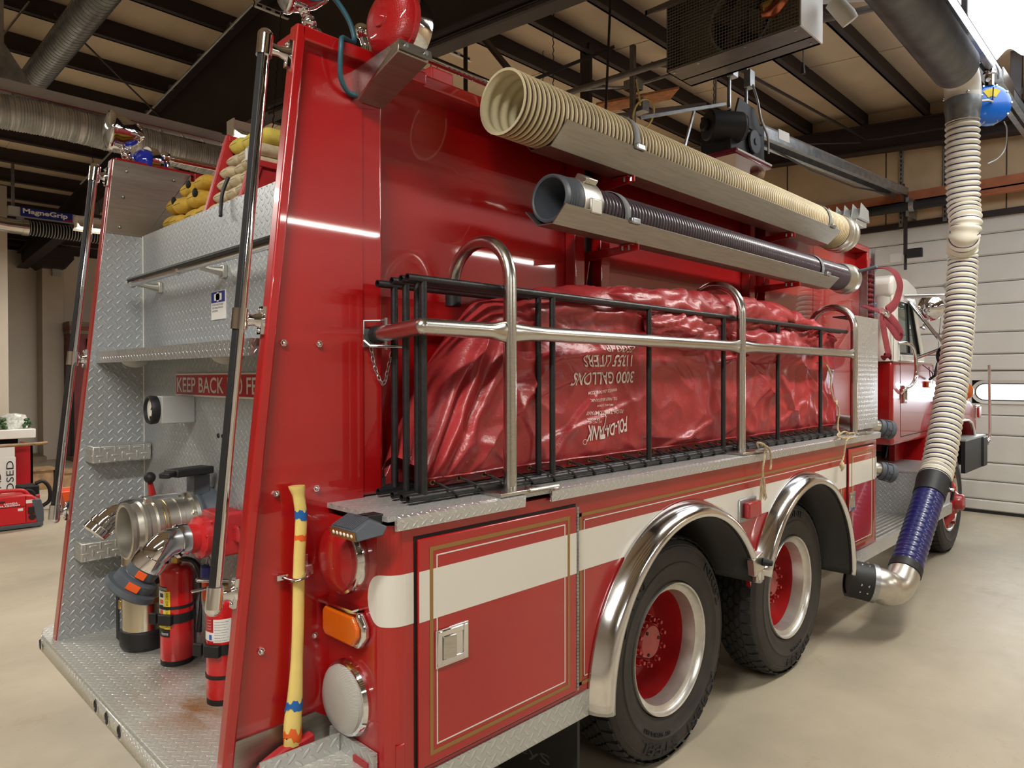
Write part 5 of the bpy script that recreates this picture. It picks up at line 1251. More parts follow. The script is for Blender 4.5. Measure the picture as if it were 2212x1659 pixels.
PL = ('bottom row, far end', 'bottom row beside the far end', 'second row, far end with an open loop', 'second row, second from the far end', 'bottom row, third from the far end', 'second row beside the divider', 'top row with an open loop', 'bottom row next to the divider', 'top row next to the divider')
for kk, (x, y, z, h, op) in enumerate(((1.165, 3.34, 2.47, .07, 0), (1.15, 3.22, 2.455, .065, 0), (1.17, 3.315, 2.545, .07, 1), (1.155, 3.19, 2.525, .07, 0), (1.16, 3.075, 2.455, .07, 0), (1.16, 3.05, 2.53, .075, 1), (1.19, 3.20, 2.60, .07, 1), (1.17, 2.98, 2.46, .07, 0), (1.20, 3.07, 2.61, .065, 0))):
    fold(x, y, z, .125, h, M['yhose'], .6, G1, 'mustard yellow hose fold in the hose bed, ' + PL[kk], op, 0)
LB = 'beige hose fold in the stack between the two red dividers'
for r_ in range(5):
    for c_ in range(3):
        fold(1.168+.016*r_+random.uniform(-.006, .012), 2.835-.1*c_, 2.447+.053*r_, .108, .052, M['bhose'], .6, G2, 'beige hose fold between the red dividers, ' + ('bottom row, ', 'second row up, ', 'middle row, ', 'second row down, ', 'top beige row, ')[r_] + ('far end', 'centre', 'near end')[c_])
for k, y in enumerate((2.83, 2.725, 2.63)): fold(1.25+.006*k, y, 2.725-.004*k, .112, .066, M['ylight'], .6, 'pale yellow hose folds on top of the beige stack', 'pale yellow hose fold on top of the beige hose stack, ' + ('far end', 'centre', 'near end')[k])

# ------------------------------------------------------------------ pump area, running board and cab
tp('running_board', MB().box(5.405, 7.55, 1.645, 2.35, .565, .586), M['plate5'])
b = MB()
for i in range(15): b.box(5.42, 7.5, 1.67+.042*i, 1.688+.042*i, .586, .592)
tp('board_grip', b, M['castm'], label='ribbed aluminium tread of the running board')
tp('step_box', MB().box(6.60, 7.55, 1.66, 2.35, .586, .955), M['plate'])
tp('step_box_top', MB().box(6.59, 7.60, 1.655, 2.35, .955, .965), M['plate5'])
tp('pump_panel', MB().box(5.42, 6.62, 2.20, 2.25, .586, 1.36), M['plate']); tp('pump_panel', MB().box(5.42, 6.2, 2.2, 2.26, 1.36, 2.3), M['dullred'])
def gated(p0, d, label):
    g = part('pump_connection', T); g['label'] = label
    p0 = V(p0); d = V(d).normalized(); q = V((p0.x+.0, p0.y+.32, p0.z+.04))
    tp('pipe', MB().tube(smooth_path([q, q.lerp(p0, .6), p0, p0+d*.06], 6), .052, 20), M['castm'], g, smooth=60)
    tp('cap', MB().lathe([(.05, 0), (.062, 0), (.066, .03), (.060, .034), (.070, .038), (.070, .075), (.064, .078), (.072, .082), (.072, .115), (.066, .122), (0, .118)], p0+d*.05, d, 32), M['greyd'], g)
    u, v_, w_ = basis(d); b = MB()
    for i in range(6):
        a = 2*math.pi*i/6; e = u*math.cos(a)+v_*math.sin(a); b.obox(p0+d*.11+e*.071, d*.014, e*.006, e.cross(d)*.008)
    tp('cap_lug', b, M['greyd'], g, bevel=.002)
gated((5.72, 1.78, 1.395), (.75, -.55, -.22), 'upper capped pump connection'); gated((5.60, 1.74, 1.085), (.72, -.60, -.25), 'lower capped pump connection')
tp('exhaust_pipe', MB().lathe([(.045, 0), (.052, 0), (.052, .5), (.045, .5)], (5.95, 1.84, .41), (-.25, .96, 0), 28, close=True), M['steel'], label='steel tail pipe under the running board')
tp('yellow_plug', MB().cyl((5.62, 1.93, .60), (5.70, 1.90, .60), .022, .012), M['yellow'])
tp('drain_chain', MB().tube(smooth_path([(5.68, 1.95, .97), (5.67, 1.93, .85), (5.70, 1.92, .78), (5.69, 1.93, .70)], 6), .005, 6), M['cord'])
cl = part('crosslay_bed', T)
tp('bed_end', MB().box(6.305, 6.325, 2.0, 2.06, 2.0, 2.80).box(6.43, 6.45, 1.98, 2.01, 2.22, 2.86).prism([(6.26, 2.85), (6.50, 2.85), (6.62, 2.72), (6.45, 2.62), (6.26, 2.78)], 'y', 2.2, 2.24), M['galv'], cl)
tp('bed_body', MB().box(6.33, 6.62, 2.05, 3.4, 1.9, 2.80), M['dullred'], cl)
G3 = 'maroon hose folds in the crosslay behind the cab'
def sidefold(x, z, w, h, m, group, label):
    b = MB()
    def fn(u, v):
        a = 2*math.pi*u; s = .35*v**2.4; e = math.sqrt(max(0, 1-max(0, 1-s/.035)**2)) if s < .035 else 1
        return V((x + w*.5*math.cos(a)*(.6+.4*e), 1.975 + s, z + h*.5*math.sin(a)*max(.03, e)))
    tag(ob('folded_hose', b.grid(fn, 16, 10, cu=True), m, smooth=70), label, 'fire hose', group)
ORD = ('lowest', 'second from the bottom', 'third from the bottom', 'fourth from the bottom', 'fifth from the bottom', 'fifth from the top', 'fourth from the top', 'third from the top', 'second from the top', 'topmost')
for k in range(10): sidefold(6.372+.012*(k % 2), 2.245+.0425*k, .088, .041, M['phose'], G3, 'maroon hose fold of the upright stack behind the cab, ' + ORD[k])
for k, (x, z) in enumerate(((6.46, 2.30), (6.48, 2.345), (6.46, 2.39), (6.47, 2.70))): sidefold(x, z, .07, .042 if k < 3 else .09, M['bluehose'], 'blue hose folds beside the maroon ones', 'blue hose fold beside the maroon hose stack, ' + ('lowest of three', 'middle of three', 'upper of three', 'big one near the top')[k])
def ribbon(pts, w, wd, th=.006, n=12):
    p = smooth_path(pts, n); b = MB(); vs = []; K = len(p)
    wd = V(wd).normalized()
    for i, c in enumerate(p):
        t = (p[min(i+1, K-1)]-p[max(i-1, 0)]).normalized(); s_ = (wd - t*wd.dot(t)).normalized(); nn = t.cross(s_)
        for a_ in range(10):
            a = 2*math.pi*a_/10; vs.append(c + s_*math.cos(a)*w/2 + nn*math.sin(a)*th)
    b.add(vs, [[i*10+k, i*10+(k+1) % 10, (i+1)*10+(k+1) % 10, (i+1)*10+k] for i in range(K-1) for k in range(10)] + [list(range(10))[::-1], list(range((K-1)*10, K*10))]); return b
lo = thing('hose_loop', 'maroon flat hose looped out over the side behind the cab with a shiny coupling', 'fire hose', (6.3, 1.8, 2.4))
ob('hose', ribbon([(6.30, 2.0, 2.665), (6.30, 1.93, 2.672), (6.31, 1.85, 2.665), (6.33, 1.79, 2.62), (6.34, 1.76, 2.53), (6.32, 1.765, 2.44), (6.27, 1.78, 2.36), (6.18, 1.81, 2.30)], .088, (1.15, -.35, .15), .008), M['phose'], lo, smooth=70)
ob('hose', ribbon([(6.16, 1.98, 2.35), (6.12, 1.90, 2.32), (6.14, 1.83, 2.29), (6.20, 1.79, 2.25), (6.30, 1.76, 2.17), (6.34, 1.75, 2.11), (6.30, 1.765, 2.10), (6.22, 1.79, 2.17), (6.13, 1.825, 2.25), (6.14, 1.82, 2.15), (6.18, 1.81, 2.02), (6.19, 1.80, 1.94), (6.14, 1.81, 1.93)], .075, (1.15, -.35, .15), .009), M['phose'], lo, smooth=70)
ob('coupling', MB().cyl((6.10, 1.83, 2.30), (6.17, 1.80, 2.26), .026, .022, n=20).cyl((6.13, 1.815, 2.285), (6.145, 1.81, 2.275), .031, n=20), M['chrome'], lo)
# cab
cb = part('cab', T); YC = 1.88
def xz(pts, y0, y1): return MB().prism(pts, 'y', y0, y1)
low = [(6.62, 1.17), (6.58, 1.25), (6.58, 1.90), (7.90, 1.90), (7.90, 1.25), (7.84, 1.17)]
tp('cab_lower', xz(low, YC, 3.66), M['red'], cb, bevel=.03, seg=4)
# white upper cab with a real window opening: rear post, header, sill, windscreen post
up = MB().prism([(6.58, 1.90), (6.60, 2.50), (6.70, 2.50), (6.80, 1.98), (6.80, 1.90)], 'y', YC, YC+.06).prism([(6.60, 2.50), (7.24, 2.50), (7.22, 2.43), (6.68, 2.43)], 'y', YC, YC+.06).box(6.80, 7.56, YC, YC+.06, 1.90, 1.965).prism([(7.24, 2.50), (7.56, 1.965), (7.46, 1.965), (7.18, 2.45)], 'y', YC, YC+.06)
up.box(6.58, 6.64, YC, 3.66, 1.90, 2.52).box(6.60, 7.3, 3.60, 3.66, 1.9, 2.5)
tp('cab_upper', up, M['white'], cb, bevel=.012)
tp('cab_rear_corner', MB().lathe([(.10, 1.90), (.10, 2.45), (.08, 2.56)], (6.66, YC+.085, 0), (0, 0, 1), 16, RAD(150), RAD(280), ref=(1, 0, 0)), M['white'], cb, smooth=60, recalc=False)
tp('cab_roof', MB().prism([(6.55, 2.46), (6.55, 2.60), (6.62, 2.645), (7.0, 2.65), (7.25, 2.60), (7.36, 2.53), (7.30, 2.50), (7.2, 2.46)], 'y', YC-.005, 3.67), M['white'], cb, bevel=.035, seg=4)
tp('side_window', MB().prism([(6.69, 2.44), (7.17, 2.45), (7.46, 1.97), (6.80, 1.97)], 'y', YC+.03, YC+.036), M['glass'], cb, smooth=0)
tp('window_seal', MB().tube([(6.70, YC+.02, 2.43), (7.17, YC+.02, 2.44), (7.45, YC+.02, 1.975), (6.81, YC+.02, 1.975)], .012, 8, closed=True).bar((7.08, YC+.025, 2.44), (7.16, YC+.025, 1.97), .02, .02), M['black'], cb)
tp('windscreen', MB().add([(7.30, 1.95, 2.48), (7.58, 1.95, 1.95), (7.58, 3.6, 1.95), (7.30, 3.6, 2.48)], [[0, 1, 2, 3]]), M['glass'], cb, smooth=0, recalc=False)
tp('cab_interior', MB().box(6.66, 7.5, 2.1, 3.55, 1.2, 1.95).box(6.68, 6.8, 2.1, 3.5, 1.9, 2.25), M['greyd'], cb)
tp('belt_line', MB().box(6.58, 7.9, YC-.002, YC, 1.893, 1.901), M['gold'], cb, smooth=0)
dr = part('cab_door', T)
b = MB()
for p, q in (((6.81, 1.24), (6.79, 1.95)), ((7.86, 1.30), (7.86, 1.88)), ((6.81, 1.235), (7.80, 1.245)), ((7.80, 1.245), (7.86, 1.30))): b.bar((p[0], YC, p[1]), (q[0], YC, q[1]), .008, .003, up=(0, 1, 0))
tp('door_seam', b, M['seam'], dr)
tp('door_handle', MB().box(6.86, 6.93, YC-.02, YC+.002, 1.53, 1.69).box(6.88, 6.91, YC-.035, YC-.018, 1.56, 1.66), M['chrome'], dr, bevel=.006)
tp('grab_handle', MB().tube(smooth_path([(6.72, YC-.005, 2.06), (6.76, YC-.06, 2.06), (6.86, YC-.085, 2.02), (6.93, YC-.09, 1.90), (6.93, YC-.09, 1.78), (6.88, YC-.075, 1.70), (6.80, YC-.04, 1.66), (6.79, YC-.005, 1.62)], 6), .015, 12), M['chrome'], dr, smooth=60)
tp('clearance_lamp', MB().box(7.58, 7.68, YC-.03, YC, 1.66, 1.72), M['amber'], cb, bevel=.01)
tp('fender_skirt', MB().prism([(7.52, .92), (7.66, 1.17), (7.90, 1.22), (7.90, .75), (7.5, .70)], 'y', 1.93, 1.97).prism([(7.25, 1.16), (7.70, 1.16), (7.50, .70), (7.25, .70)], 'y', 2.05, 2.1), M['red'], cb)
# hood and fenders
hd = part('hood', T)
tp('hood_shell', MB().prism([(7.60, 1.92), (7.70, 1.93), (8.9, 1.76), (9.35, 1.66), (9.42, 1.50), (9.42, 1.0), (7.8, 1.0), (7.8, 1.9)], 'y', 2.15, 3.4), M['red'], hd, bevel=.06, seg=4)
ar = [(9.40, .96), (9.385, 1.04), (9.33, 1.16), (9.22, 1.245), (9.05, 1.285), (8.8, 1.292), (8.4, 1.28), (8.0, 1.25), (7.70, 1.16), (7.56, .98), (7.48, .80)]
fo = [(9.46, .94), (9.47, 1.10), (9.45, 1.30), (9.36, 1.42), (9.15, 1.49), (8.6, 1.55), (7.9, 1.52), (7.66, 1.30), (7.42, .78)]
tp('front_fender', MB().prism(ar + fo[::-1], 'y', 1.82, 2.20), M['red'], hd, bevel=.03, seg=3)
tp('arch_trim', MB().tube([(p[0], 1.817, p[1]) for p in ar], .013, 8), M['white'], hd, smooth=60)
tp('fender_inner', MB().box(7.5, 9.3, 2.21, 2.24, .5, 1.4), M['under'], hd)
tp('turn_lamp', MB().cyl((9.3, 1.92, 1.46), (9.3, 1.92, 1.53), .05).sph((9.3, 1.90, 1.60), .085, 18, 12, sc=(.8, 1, 1.1)), M['amber'], hd)
tp('side_lamp', MB().box(9.36, 9.48, 1.775, 1.80, 1.30, 1.42), M['redlens'], hd, bevel=.01); tp('side_lamp_bezel', MB().box(9.34, 9.50, 1.795, 1.84, 1.28, 1.44), M['chrome'], hd, bevel=.008)
bp = part('front_bumper', T)
tp('bumper_bar', MB().box(9.42, 9.62, 1.74, 3.8, .74, 1.08), M['black'], bp, bevel=.015)
tp('bumper_mount', MB().box(8.63, 9.45, 1.76, 1.80, .74, 1.08), M['black'], bp)
tp('bumper_top', MB().box(8.63, 9.60, 1.755, 2.0, 1.08, 1.10), M['grey'], bp)
tp('arch_inside', MB().box(8.3, 9.40, 2.0, 2.2, .7, 1.27), M['under'], hd)
tp('marker_rod', MB().tube(smooth_path([(9.70, 1.76, .98), (9.74, 1.75, 1.02), (9.76, 1.745, 1.12), (9.74, 1.745, 1.5), (9.73, 1.75, 1.90)], 6), .016, 10), M['chrome'], bp, smooth=60)
# mirror and spot lamp
mr = part('mirror', T)
tp('mirror_arms', MB().cyl((6.90, YC, 2.482), (7.13, 1.58, 2.487), .016).cyl((7.02, YC, 2.455), (7.06, 1.585, 2.02), .016).cyl((7.22, YC, 1.93), (7.06, 1.585, 2.03), .014), M['chrome'], mr)
tp('mirror_head', MB().sph((7.06, 1.57, 1.95), .11, 22, 12, sc=(1, 1, .25), ax=(1, -.3, 0)), M['black'], mr); tp('mirror_glass', MB().cyl((7.035, 1.575, 1.95), (7.037, 1.574, 1.95), .095, n=28), M['chrome'], mr)
tp('aerial', MB().tube([(7.66, 1.86, 1.74), (7.60, 1.80, 1.78), (7.62, 1.79, 1.9)], [.012, .014, .006], 8).cyl((7.62, 1.79, 1.88), (7.68, 1.77, 2.42), .0025, n=6).tube(smooth_path([(7.45, 1.87, 1.88), (7.5, 1.8, 1.80), (7.53, 1.82, 1.74), (7.55, 1.84, 1.86)], 5), .004, 6), M['black'], mr)
spotlamp((7.42, 1.86, 2.22), (7.52, 1.82, 2.42), (-.9, .25, -.2), r=.115, label='chrome spot lamp at the cab windscreen')
# ------------------------------------------------------------------ exhaust extraction hose clamped on the truck's tail pipe
EH = thing('exhaust_extractor', 'cream exhaust hose with a navy lower end, clamped to the tail pipe beside the cab', 'exhaust hose', (5.9, 1.43, .26))
A, B_ = V((4.93, 1.66, .415)), V((4.995, 1.55, .392)); dA = (B_-A).normalized()
ob('nozzle', MB().lathe([(.105, 0), (.122, 0), (.124, .10), (.124, .165), (.118, .17), (.105, .17)], A-dA*.02, dA, 40).cyl(A-dA*.01, A+dA*.02, .10, n=30), M['black'], EH)
b = MB(); u, v_, w_ = basis(dA)
for i in range(16):
    a = 2*math.pi*i/16
    for h in (.04, .085):
        if i % 4 < 2: b.sph(A+dA*h+(u*math.cos(a)+v_*math.sin(a))*.124, .007, 8, 5)
ob('nozzle_stud', b, M['chrome'], EH)
ob('clamp_band', MB().lathe([(.118, .14), (.127, .14), (.127, .172), (.118, .172)], A-dA*.02, dA, 40), M['galv'], EH)
E0 = V((5.274, 1.43, .425)); F0 = V((5.89, 1.43, .885)); G0 = V((6.01, 1.43, .985))
ep = smooth_path([A+dA*.14, B_+dA*.07, V((5.06, 1.485, .350)), V((5.16, 1.455, .345)), V((5.235, 1.44, .385)), E0.lerp(F0, .04)], 8)
ob('elbow', MB().tube(ep, [.112 - .010*i/(len(ep)-1) for i in range(len(ep))], 32), M['castm'], EH, smooth=60)
d = (F0-E0).normalized()
p, r = ribbed([E0+d*.05, F0], .099, .046, .004, n=28, k=6, power=2)
ob('lower_hose', MB().tube(p, r, 28), M['bhosed'], EH, smooth=70)
ob('cuff', MB().tube([E0, E0+d*.065], .106, 30), M['black'], EH, bevel=.004); ob('cuff', MB().tube([F0-d*.02, F0+d*.05, G0-d*.03, G0+d*.02], [.108, .108, .114, .114], 30), M['black'], EH, bevel=.004)
ob('cuff_latch', MB().obox(F0+V((.085, -.09, .04)), (.03, -.01, 0), (.01, .03, 0), (0, 0, .014)).obox(F0+V((.11, -.11, .07)), (.012, 0, .0), (0, .012, 0), (0, 0, .035)).tube([F0+V((.1, -.1, .05)), F0+V((.12, -.13, .02)), F0+V((.11, -.12, -.04))], .012, 8), M['black'], EH, bevel=.004)
ob('latch_screw', MB().cyl(F0+V((.09, -.14, .04)), F0+V((.08, -.05, .06)), .012), M['chrome'], EH)
W0 = [G0, V((6.143, 1.43, 1.09)), V((6.366, 1.43, 1.41)), V((6.579, 1.43, 1.758)), V((6.741, 1.43, 2.123)), V((6.833, 1.43, 2.496)), V((6.90, 1.435, 2.74)), V((6.86, 1.43, 2.85)), V((6.70, 1.385, 2.91)), V((6.69, 1.37, 3.02)), V((6.735, 1.395, 3.2)), V((6.715, 1.40, 3.55)), V((6.707, 1.40, 3.86))]
pp = smooth_path(W0, 14)
p, r = ribbed(pp, .108, .0475, .0085, k=8)
ob('upper_hose', MB().tube(p, [a + .010*min(1, max(0, (q.z-2.9)/.5)) for a, q in zip(r, p)], 30), M['whose'], EH, smooth=70)
rings = [q for q in resample(pp, .0475)]
b = MB()
for i in range(1, len(rings)-1):
    t = (rings[i+1]-rings[i-1]).normalized(); u, v_, w_ = basis(t); c = rings[i] + t*.0237
    rr = .1015 + .010*min(1, max(0, (c.z-2.9)/.5))
    b.tube([c + (u*math.cos(a)+v_*math.sin(a))*rr for a in [2*math.pi*k/28 for k in range(28)]], .0048, 5, closed=True)
ob('reinforcing_wire', b, M['bhosed'], EH)
ob('collar', MB().tube([(6.707, 1.40, 3.84), (6.708, 1.40, 3.93), (6.712, 1.40, 3.97), (6.715, 1.40, 4.04)], [.118, .124, .134, .134], 32), M['galv'], EH)
ob('duct_elbow', MB().tube(smooth_path([(6.716, 1.40, 4.04), (6.712, 1.40, 4.10), (6.68, 1.40, 4.17), (6.60, 1.40, 4.225), (6.50, 1.40, 4.24), (6.42, 1.40, 4.24)], 6), .130, 32), M['duct'], EH, smooth=60)
p, r = ribbed([V((6.47, 1.40, 4.235)), V((6.0, 1.40, 4.24)), V((5.0, 1.40, 4.26)), V((3.6, 1.40, 4.27))], .160, .026, .007, k=4)
ob('flexible_duct', MB().tube(p, r, 36), M['flexd'], EH, smooth=70)
b = MB()
for a in (.4, 2.0, 3.6, 5.2): b.sph((6.715+.134*math.cos(a), 1.40+.134*math.sin(a), 4.06), .012, 8, 6)
for a in (.2, 1.5, 2.8): b.sph((6.60+.02, 1.40-.13*math.sin(a), 4.26+.13*math.cos(a)), .010, 8, 6)
ob('screws', b, M['chrome'], EH)
rl = thing('exhaust_rail', 'bright aluminium exhaust rail running past the blue regulator to the garage door wall', 'rail', (6, 1.27, 4.4))
ob('track', MB().box(3.6, 9.6, 1.28, 1.295, 4.43, 4.53).box(3.6, 9.6, 1.395, 1.41, 4.43, 4.53).box(3.6, 9.6, 1.28, 1.41, 4.52, 4.53).box(3.6, 9.6, 1.28, 1.33, 4.425, 4.435).box(3.6, 9.6, 1.36, 1.41, 4.425, 4.435), M['galv'], rl)
for x in (4.2, 6.5, 9.3): ob('hanger', MB().box(x-.02, x+.02, 1.325, 1.365, 4.53, deck_z(1.27)-.03), M['brown'], rl)
ob('joint_plate', MB().box(7.6, 8.1, 1.27, 1.28, 4.41, 4.55), M['steel'], rl)
rg = thing('pressure_regulator', 'round blue pressure regulator under the exhaust rail at the top right', 'regulator', (7.23, 1.31, 4.12))
c = V((7.23, 1.31, 4.12)); ax_ = V((-.80, -.55, .05)).normalized()
ob('housing', MB().lathe([(0, .09), (.10, .09), (.155, .06), (.170, .05), (.172, .02), (.172, -.01), (.160, -.02), (.12, -.045), (0, -.05)], c, -ax_, 44), M['bluereg'], rg)
u, v_, w_ = basis(ax_); b = MB()
for i in range(10):
    a = 2*math.pi*i/10; q = c + (u*math.cos(a)+v_*math.sin(a))*.165; b.cyl(q-ax_*.06, q+ax_*.025, .008, n=6)
ob('flange_bolt', b, M['chrome'], rg)
ob('dial', MB().lathe([(.05, .052), (.12, .049)], c, ax_, 14, RAD(235), RAD(305)), M['yellow'], rg, recalc=False)
ob('needle', MB().tube([c+ax_*.056, c+ax_*.07+V((0, 0, .12))], .005, 6).tube([c+ax_*.055, c+ax_*.09+u*.05, c+ax_*.09+u*.10], .009, 6), M['chrome'], rg)
ob('fittings', MB().cyl(c+V((0, 0, .16)), c+V((0, 0, .315)), .035, n=8).cyl(c+V((-.05, 0, .20)), c+V((.08, 0, .22)), .018).cyl(c+V((0, 0, .26)), c+V((0, 0, .275)), .05, n=12), M['chrome'], rg)
ob('air_tube', MB().tube(smooth_path([c+V((-.02, 0, .27)), c+V((.05, -.02, .36)), c+V((.18, -.03, .34)), c+V((.22, -.03, .28))], 6), .010, 8).tube(smooth_path([c+V((.05, -.1, -.16)), c+V((.16, -.1, -.20)), c+V((.22, -.08, -.34)), c+V((.10, -.05, -.45)), c+V((-.05, .0, -.52))], 6), .005, 6), M['grey'], rg, smooth=60)

# ------------------------------------------------------------------ ceiling unit heater
ht = thing('unit_heater', 'dusty brown unit heater with a wire mesh inlet hanging from the roof', 'heater', (5.27, 2.62, 4.3))
x0, x1, y0, y1, z0, z1 = 5.07, 5.47, 2.07, 3.175, 4.30, 4.86
ob('casing', MB().box(x0, x1, y0, y1, z0, z0+.012).box(x0, x1, y1-.012, y1, z0, z1).box(x0, x1, y0, y1, z1-.012, z1).box(x1-.03, x1, y0, y1, z0, z1).box(x0+.22, x0+.24, y0, y1, z0, z1), M['heater'], ht)
ob('back_sheet', MB().box(x0+.208, x0+.218, y0+.01, y1-.01, z0+.012, z1-.012), M['mesh'], ht)
ob('end_panel', MB().box(x0, x1, y0-.012, y0, z0, z1), M['paper'], ht, label='pale end panel of the heater')
ob('louvre', MB().prism([(x0-.24, z1-.16), (x0+.02, z1-.02), (x0+.02, z1+.01), (x0-.24, z1-.12)], 'y', y0+.2, y1+.05).prism([(x0-.24, z1-.16), (x0-.24, z1-.12), (x0+.02, z1+.01)], 'y', y1+.03, y1+.05), M['heater'], ht)
b = MB()
for i in range(45): y = y0+.01+(y1-y0-.02)*i/44; b.box(x0-.004, x0, y-.0014, y+.0014, z0+.01, z1-.01)
for i in range(23): z = z0+.012+(z1-z0-.024)*i/22; b.box(x0-.006, x0-.002, y0+.01, y1-.01, z-.0014, z+.0014)
ob('mesh', b, M['mesh'], ht, smooth=0)
ob('fan_shroud', MB().lathe([(.25, 0), (.27, .0), (.27, -.05), (.25, -.05)], (x0+.20, 2.60, 4.60), (1, 0, 0), 44, close=True), M['grey'], ht)
ob('fan_opening', MB().cyl((x0+.205, 2.60, 4.60), (x0+.21, 2.60, 4.60), .25, n=44), M['dark'], ht)
b = MB()
for i in range(4):
    a = math.pi/2*i+.5; d = V((0, math.cos(a), math.sin(a))); n = V((0, -math.sin(a), math.cos(a)))
    b.obox(V((x0+.16, 2.60, 4.60))+d*.12, d*.10, n*.075+V((.03, 0, 0)), V((.004, 0, 0)))
b.cyl((x0+.12, 2.60, 4.60), (x0+.19, 2.60, 4.60), .07, n=24)
ob('fan', b, M['heater'], ht)
ob('screws', MB().cyl((5.12, 3.13, z0-.004), (5.12, 3.13, z0), .012).cyl((5.10, 2.9, z0-.004), (5.10, 2.9, z0), .010).cyl((5.10, 2.5, z0-.004), (5.10, 2.5, z0), .010).cyl((5.42, 2.95, z0-.004), (5.42, 2.95, z0), .010).cyl((5.40, 2.12, z0-.004), (5.40, 2.12, z0), .010).cyl((5.12, 2.12, z0-.004), (5.12, 2.12, z0), .010), M['galv'], ht)
ob('water_pipe', MB().tube(smooth_path([(5.0, 2.16, 4.60), (4.98, 2.16, 4.49), (4.99, 2.22, 4.44), (5.02, 2.30, 4.46)], 6), .045, 18).tube(smooth_path([(5.0, 2.16, 4.56), (5.0, 2.05, 4.57), (5.0, 1.95, 4.58)], 6), .035, 18), M['copper'], ht, smooth=60)
ob('valve', MB().cyl((4.99, 2.24, 4.50), (4.95, 2.30, 4.47), .030, n=8).cyl((5.0, 2.08, 4.565), (5.0, 2.0, 4.57), .045, n=8).cyl((5.0, 1.92, 4.58), (5.0, 1.84, 4.59), .04, n=8), M['brass'], ht)
ob('pipe_lagging', MB().tube([(5.40, 1.96, 4.56), (5.46, 1.88, 4.44), (5.48, 1.86, 4.40)], [.06, .065, .06], 18), M['lagging'], ht)
for y in (2.2, 3.0): ob('hanger_rod', MB().cyl((5.27, y, z1), (5.27, y, deck_z(y)-.03), .008), M['brown'], ht)
# ------------------------------------------------------------------ garage door opener with its rail
op = thing('door_opener', 'black garage door opener with motor and long rail hanging from the roof', 'door opener', (5.8, 2.9, 3.6))
ob('motor', MB().cyl((5.30, 2.93, 3.86), (5.55, 2.76, 3.86), .125, n=32).cyl((5.26, 2.95, 3.86), (5.30, 2.93, 3.86), .05), M['black'], op, bevel=.012)
ob('motor_label', MB().obox((5.345, 2.805, 3.925), (.05, -.034, 0), (.004, .004, 0), (.0, .0, .022)), M['paper'], op)
ob('motor_vents', MB().cyl((5.55, 2.76, 3.86), (5.57, 2.745, 3.86), .105, n=24), M['greyd'], op)
ob('chassis', MB().box(5.42, 6.05, 2.78, 3.06, 3.66, 3.99).prism([(5.45, 3.9), (6.0, 3.9), (5.85, 4.10), (5.55, 4.12)], 'y', 2.77, 2.79), M['black'], op, bevel=.008)
ob('cover', MB().box(5.40, 6.07, 2.72, 3.08, 3.61, 3.66), M['maroon'], op, bevel=.012)
ob('cover_edge', MB().box(5.42, 6.06, 2.716, 2.722, 3.635, 3.65), M['white'], op)
ob('pulley', MB().cyl((5.8, 2.765, 3.80), (5.8, 2.745, 3.80), .10, n=30).cyl((5.8, 2.745, 3.80), (5.8, 2.735, 3.80), .03), M['greyd'], op, bevel=.004)
rs_, re_ = V((6.05, 2.90, 3.97)), V((10.45, 2.90, 4.24))
dd = (re_-rs_)
b = MB()
for off in (-.075, .075): b.bar(rs_+V((0, off, 0)), re_+V((0, off, 0)), .05, .09)
ob('rail', b, M['galv'], op); ob('rail_top', MB().bar(rs_+V((0, 0, .05)), re_+V((0, 0, .05)), .20, .02), M['heater'], op)
ob('chain', MB().tube([rs_+V((.1, 0, -.04)), rs_.lerp(re_, .3)+V((0, 0, -.13)), rs_.lerp(re_, .6)+V((0, 0, -.14)), rs_.lerp(re_, .9)+V((0, 0, -.05))], .010, 6), M['brown'], op)
ob('rail_label', MB().obox(rs_+V((.45, -.102, .06)), (.12, 0, .007), (0, .002, 0), (-.004, 0, .045)), M['paper'], op)
for x, zt in ((5.55, 4.99), (5.86, 4.99)):
    b = MB().box(x-.03, x+.03, 2.86, 2.865, 4.05, deck_z(2.9)-.25).box(x-.03, x-.025, 2.84, 2.865, 4.05, deck_z(2.9)-.25)
    for k in range(16): b.box(x-.008, x+.008, 2.8585, 2.86, 4.10+.06*k, 4.13+.06*k, 1)
    ob('perforated_hanger', b, [M['galv'], M['seam']], op)
    ob('junction_box', MB().box(x-.05, x+.04, 2.80, 2.86, 4.30, 4.45), M['galv'], op, bevel=.004)
ob('cable', MB().tube(smooth_path([(5.86, 2.80, 4.32), (5.83, 2.74, 4.15), (5.85, 2.72, 4.0), (5.98, 2.72, 3.88), (6.02, 2.73, 3.74)], 8), .010, 8), M['flex'], op, smooth=60)
ob('fibre_pad', MB().tube(smooth_path([(6.06, 2.88, 3.78), (6.14, 2.86, 3.70), (6.12, 2.86, 3.60), (6.02, 2.86, 3.60)], 5), .045, 12), M['oldwood'], op)
ob('front_post', MB().box(10.38, 10.42, 2.80, 2.84, 3.40, 4.2).tube([(10.40, 2.82, 4.15), (10.40, 2.82, 3.2)], .02, 6).cyl((10.6, 2.9, 4.0), (10.6, 2.9, 4.4), .015), M['brown'], op)
tag(ob('door_switch', MB().box(10.3, 10.36, 2.60, 2.78, 3.34, 3.46), M['black'], bevel=.005), 'small black switch box on the door spring post', 'switch box')
tag(ob('door_notice', MB().box(10.703, 10.7118, 2.95, 3.10, 3.36, 3.48), M['paper']), 'small yellowed notice on the top of the garage door', 'notice')
sp_ = thing('torsion_spring', 'long black torsion spring bar across the top of the garage door', 'spring', (10.35, 2.8, 4.03))
ob('spring', MB().cyl((10.35, 1.97, 4.03), (10.35, 4.6, 4.03), .06, n=20), M['black'], sp_, bevel=.01); ob('shaft', MB().cyl((10.35, .3, 4.03), (10.35, 5.3, 4.03), .016), M['rust'], sp_)
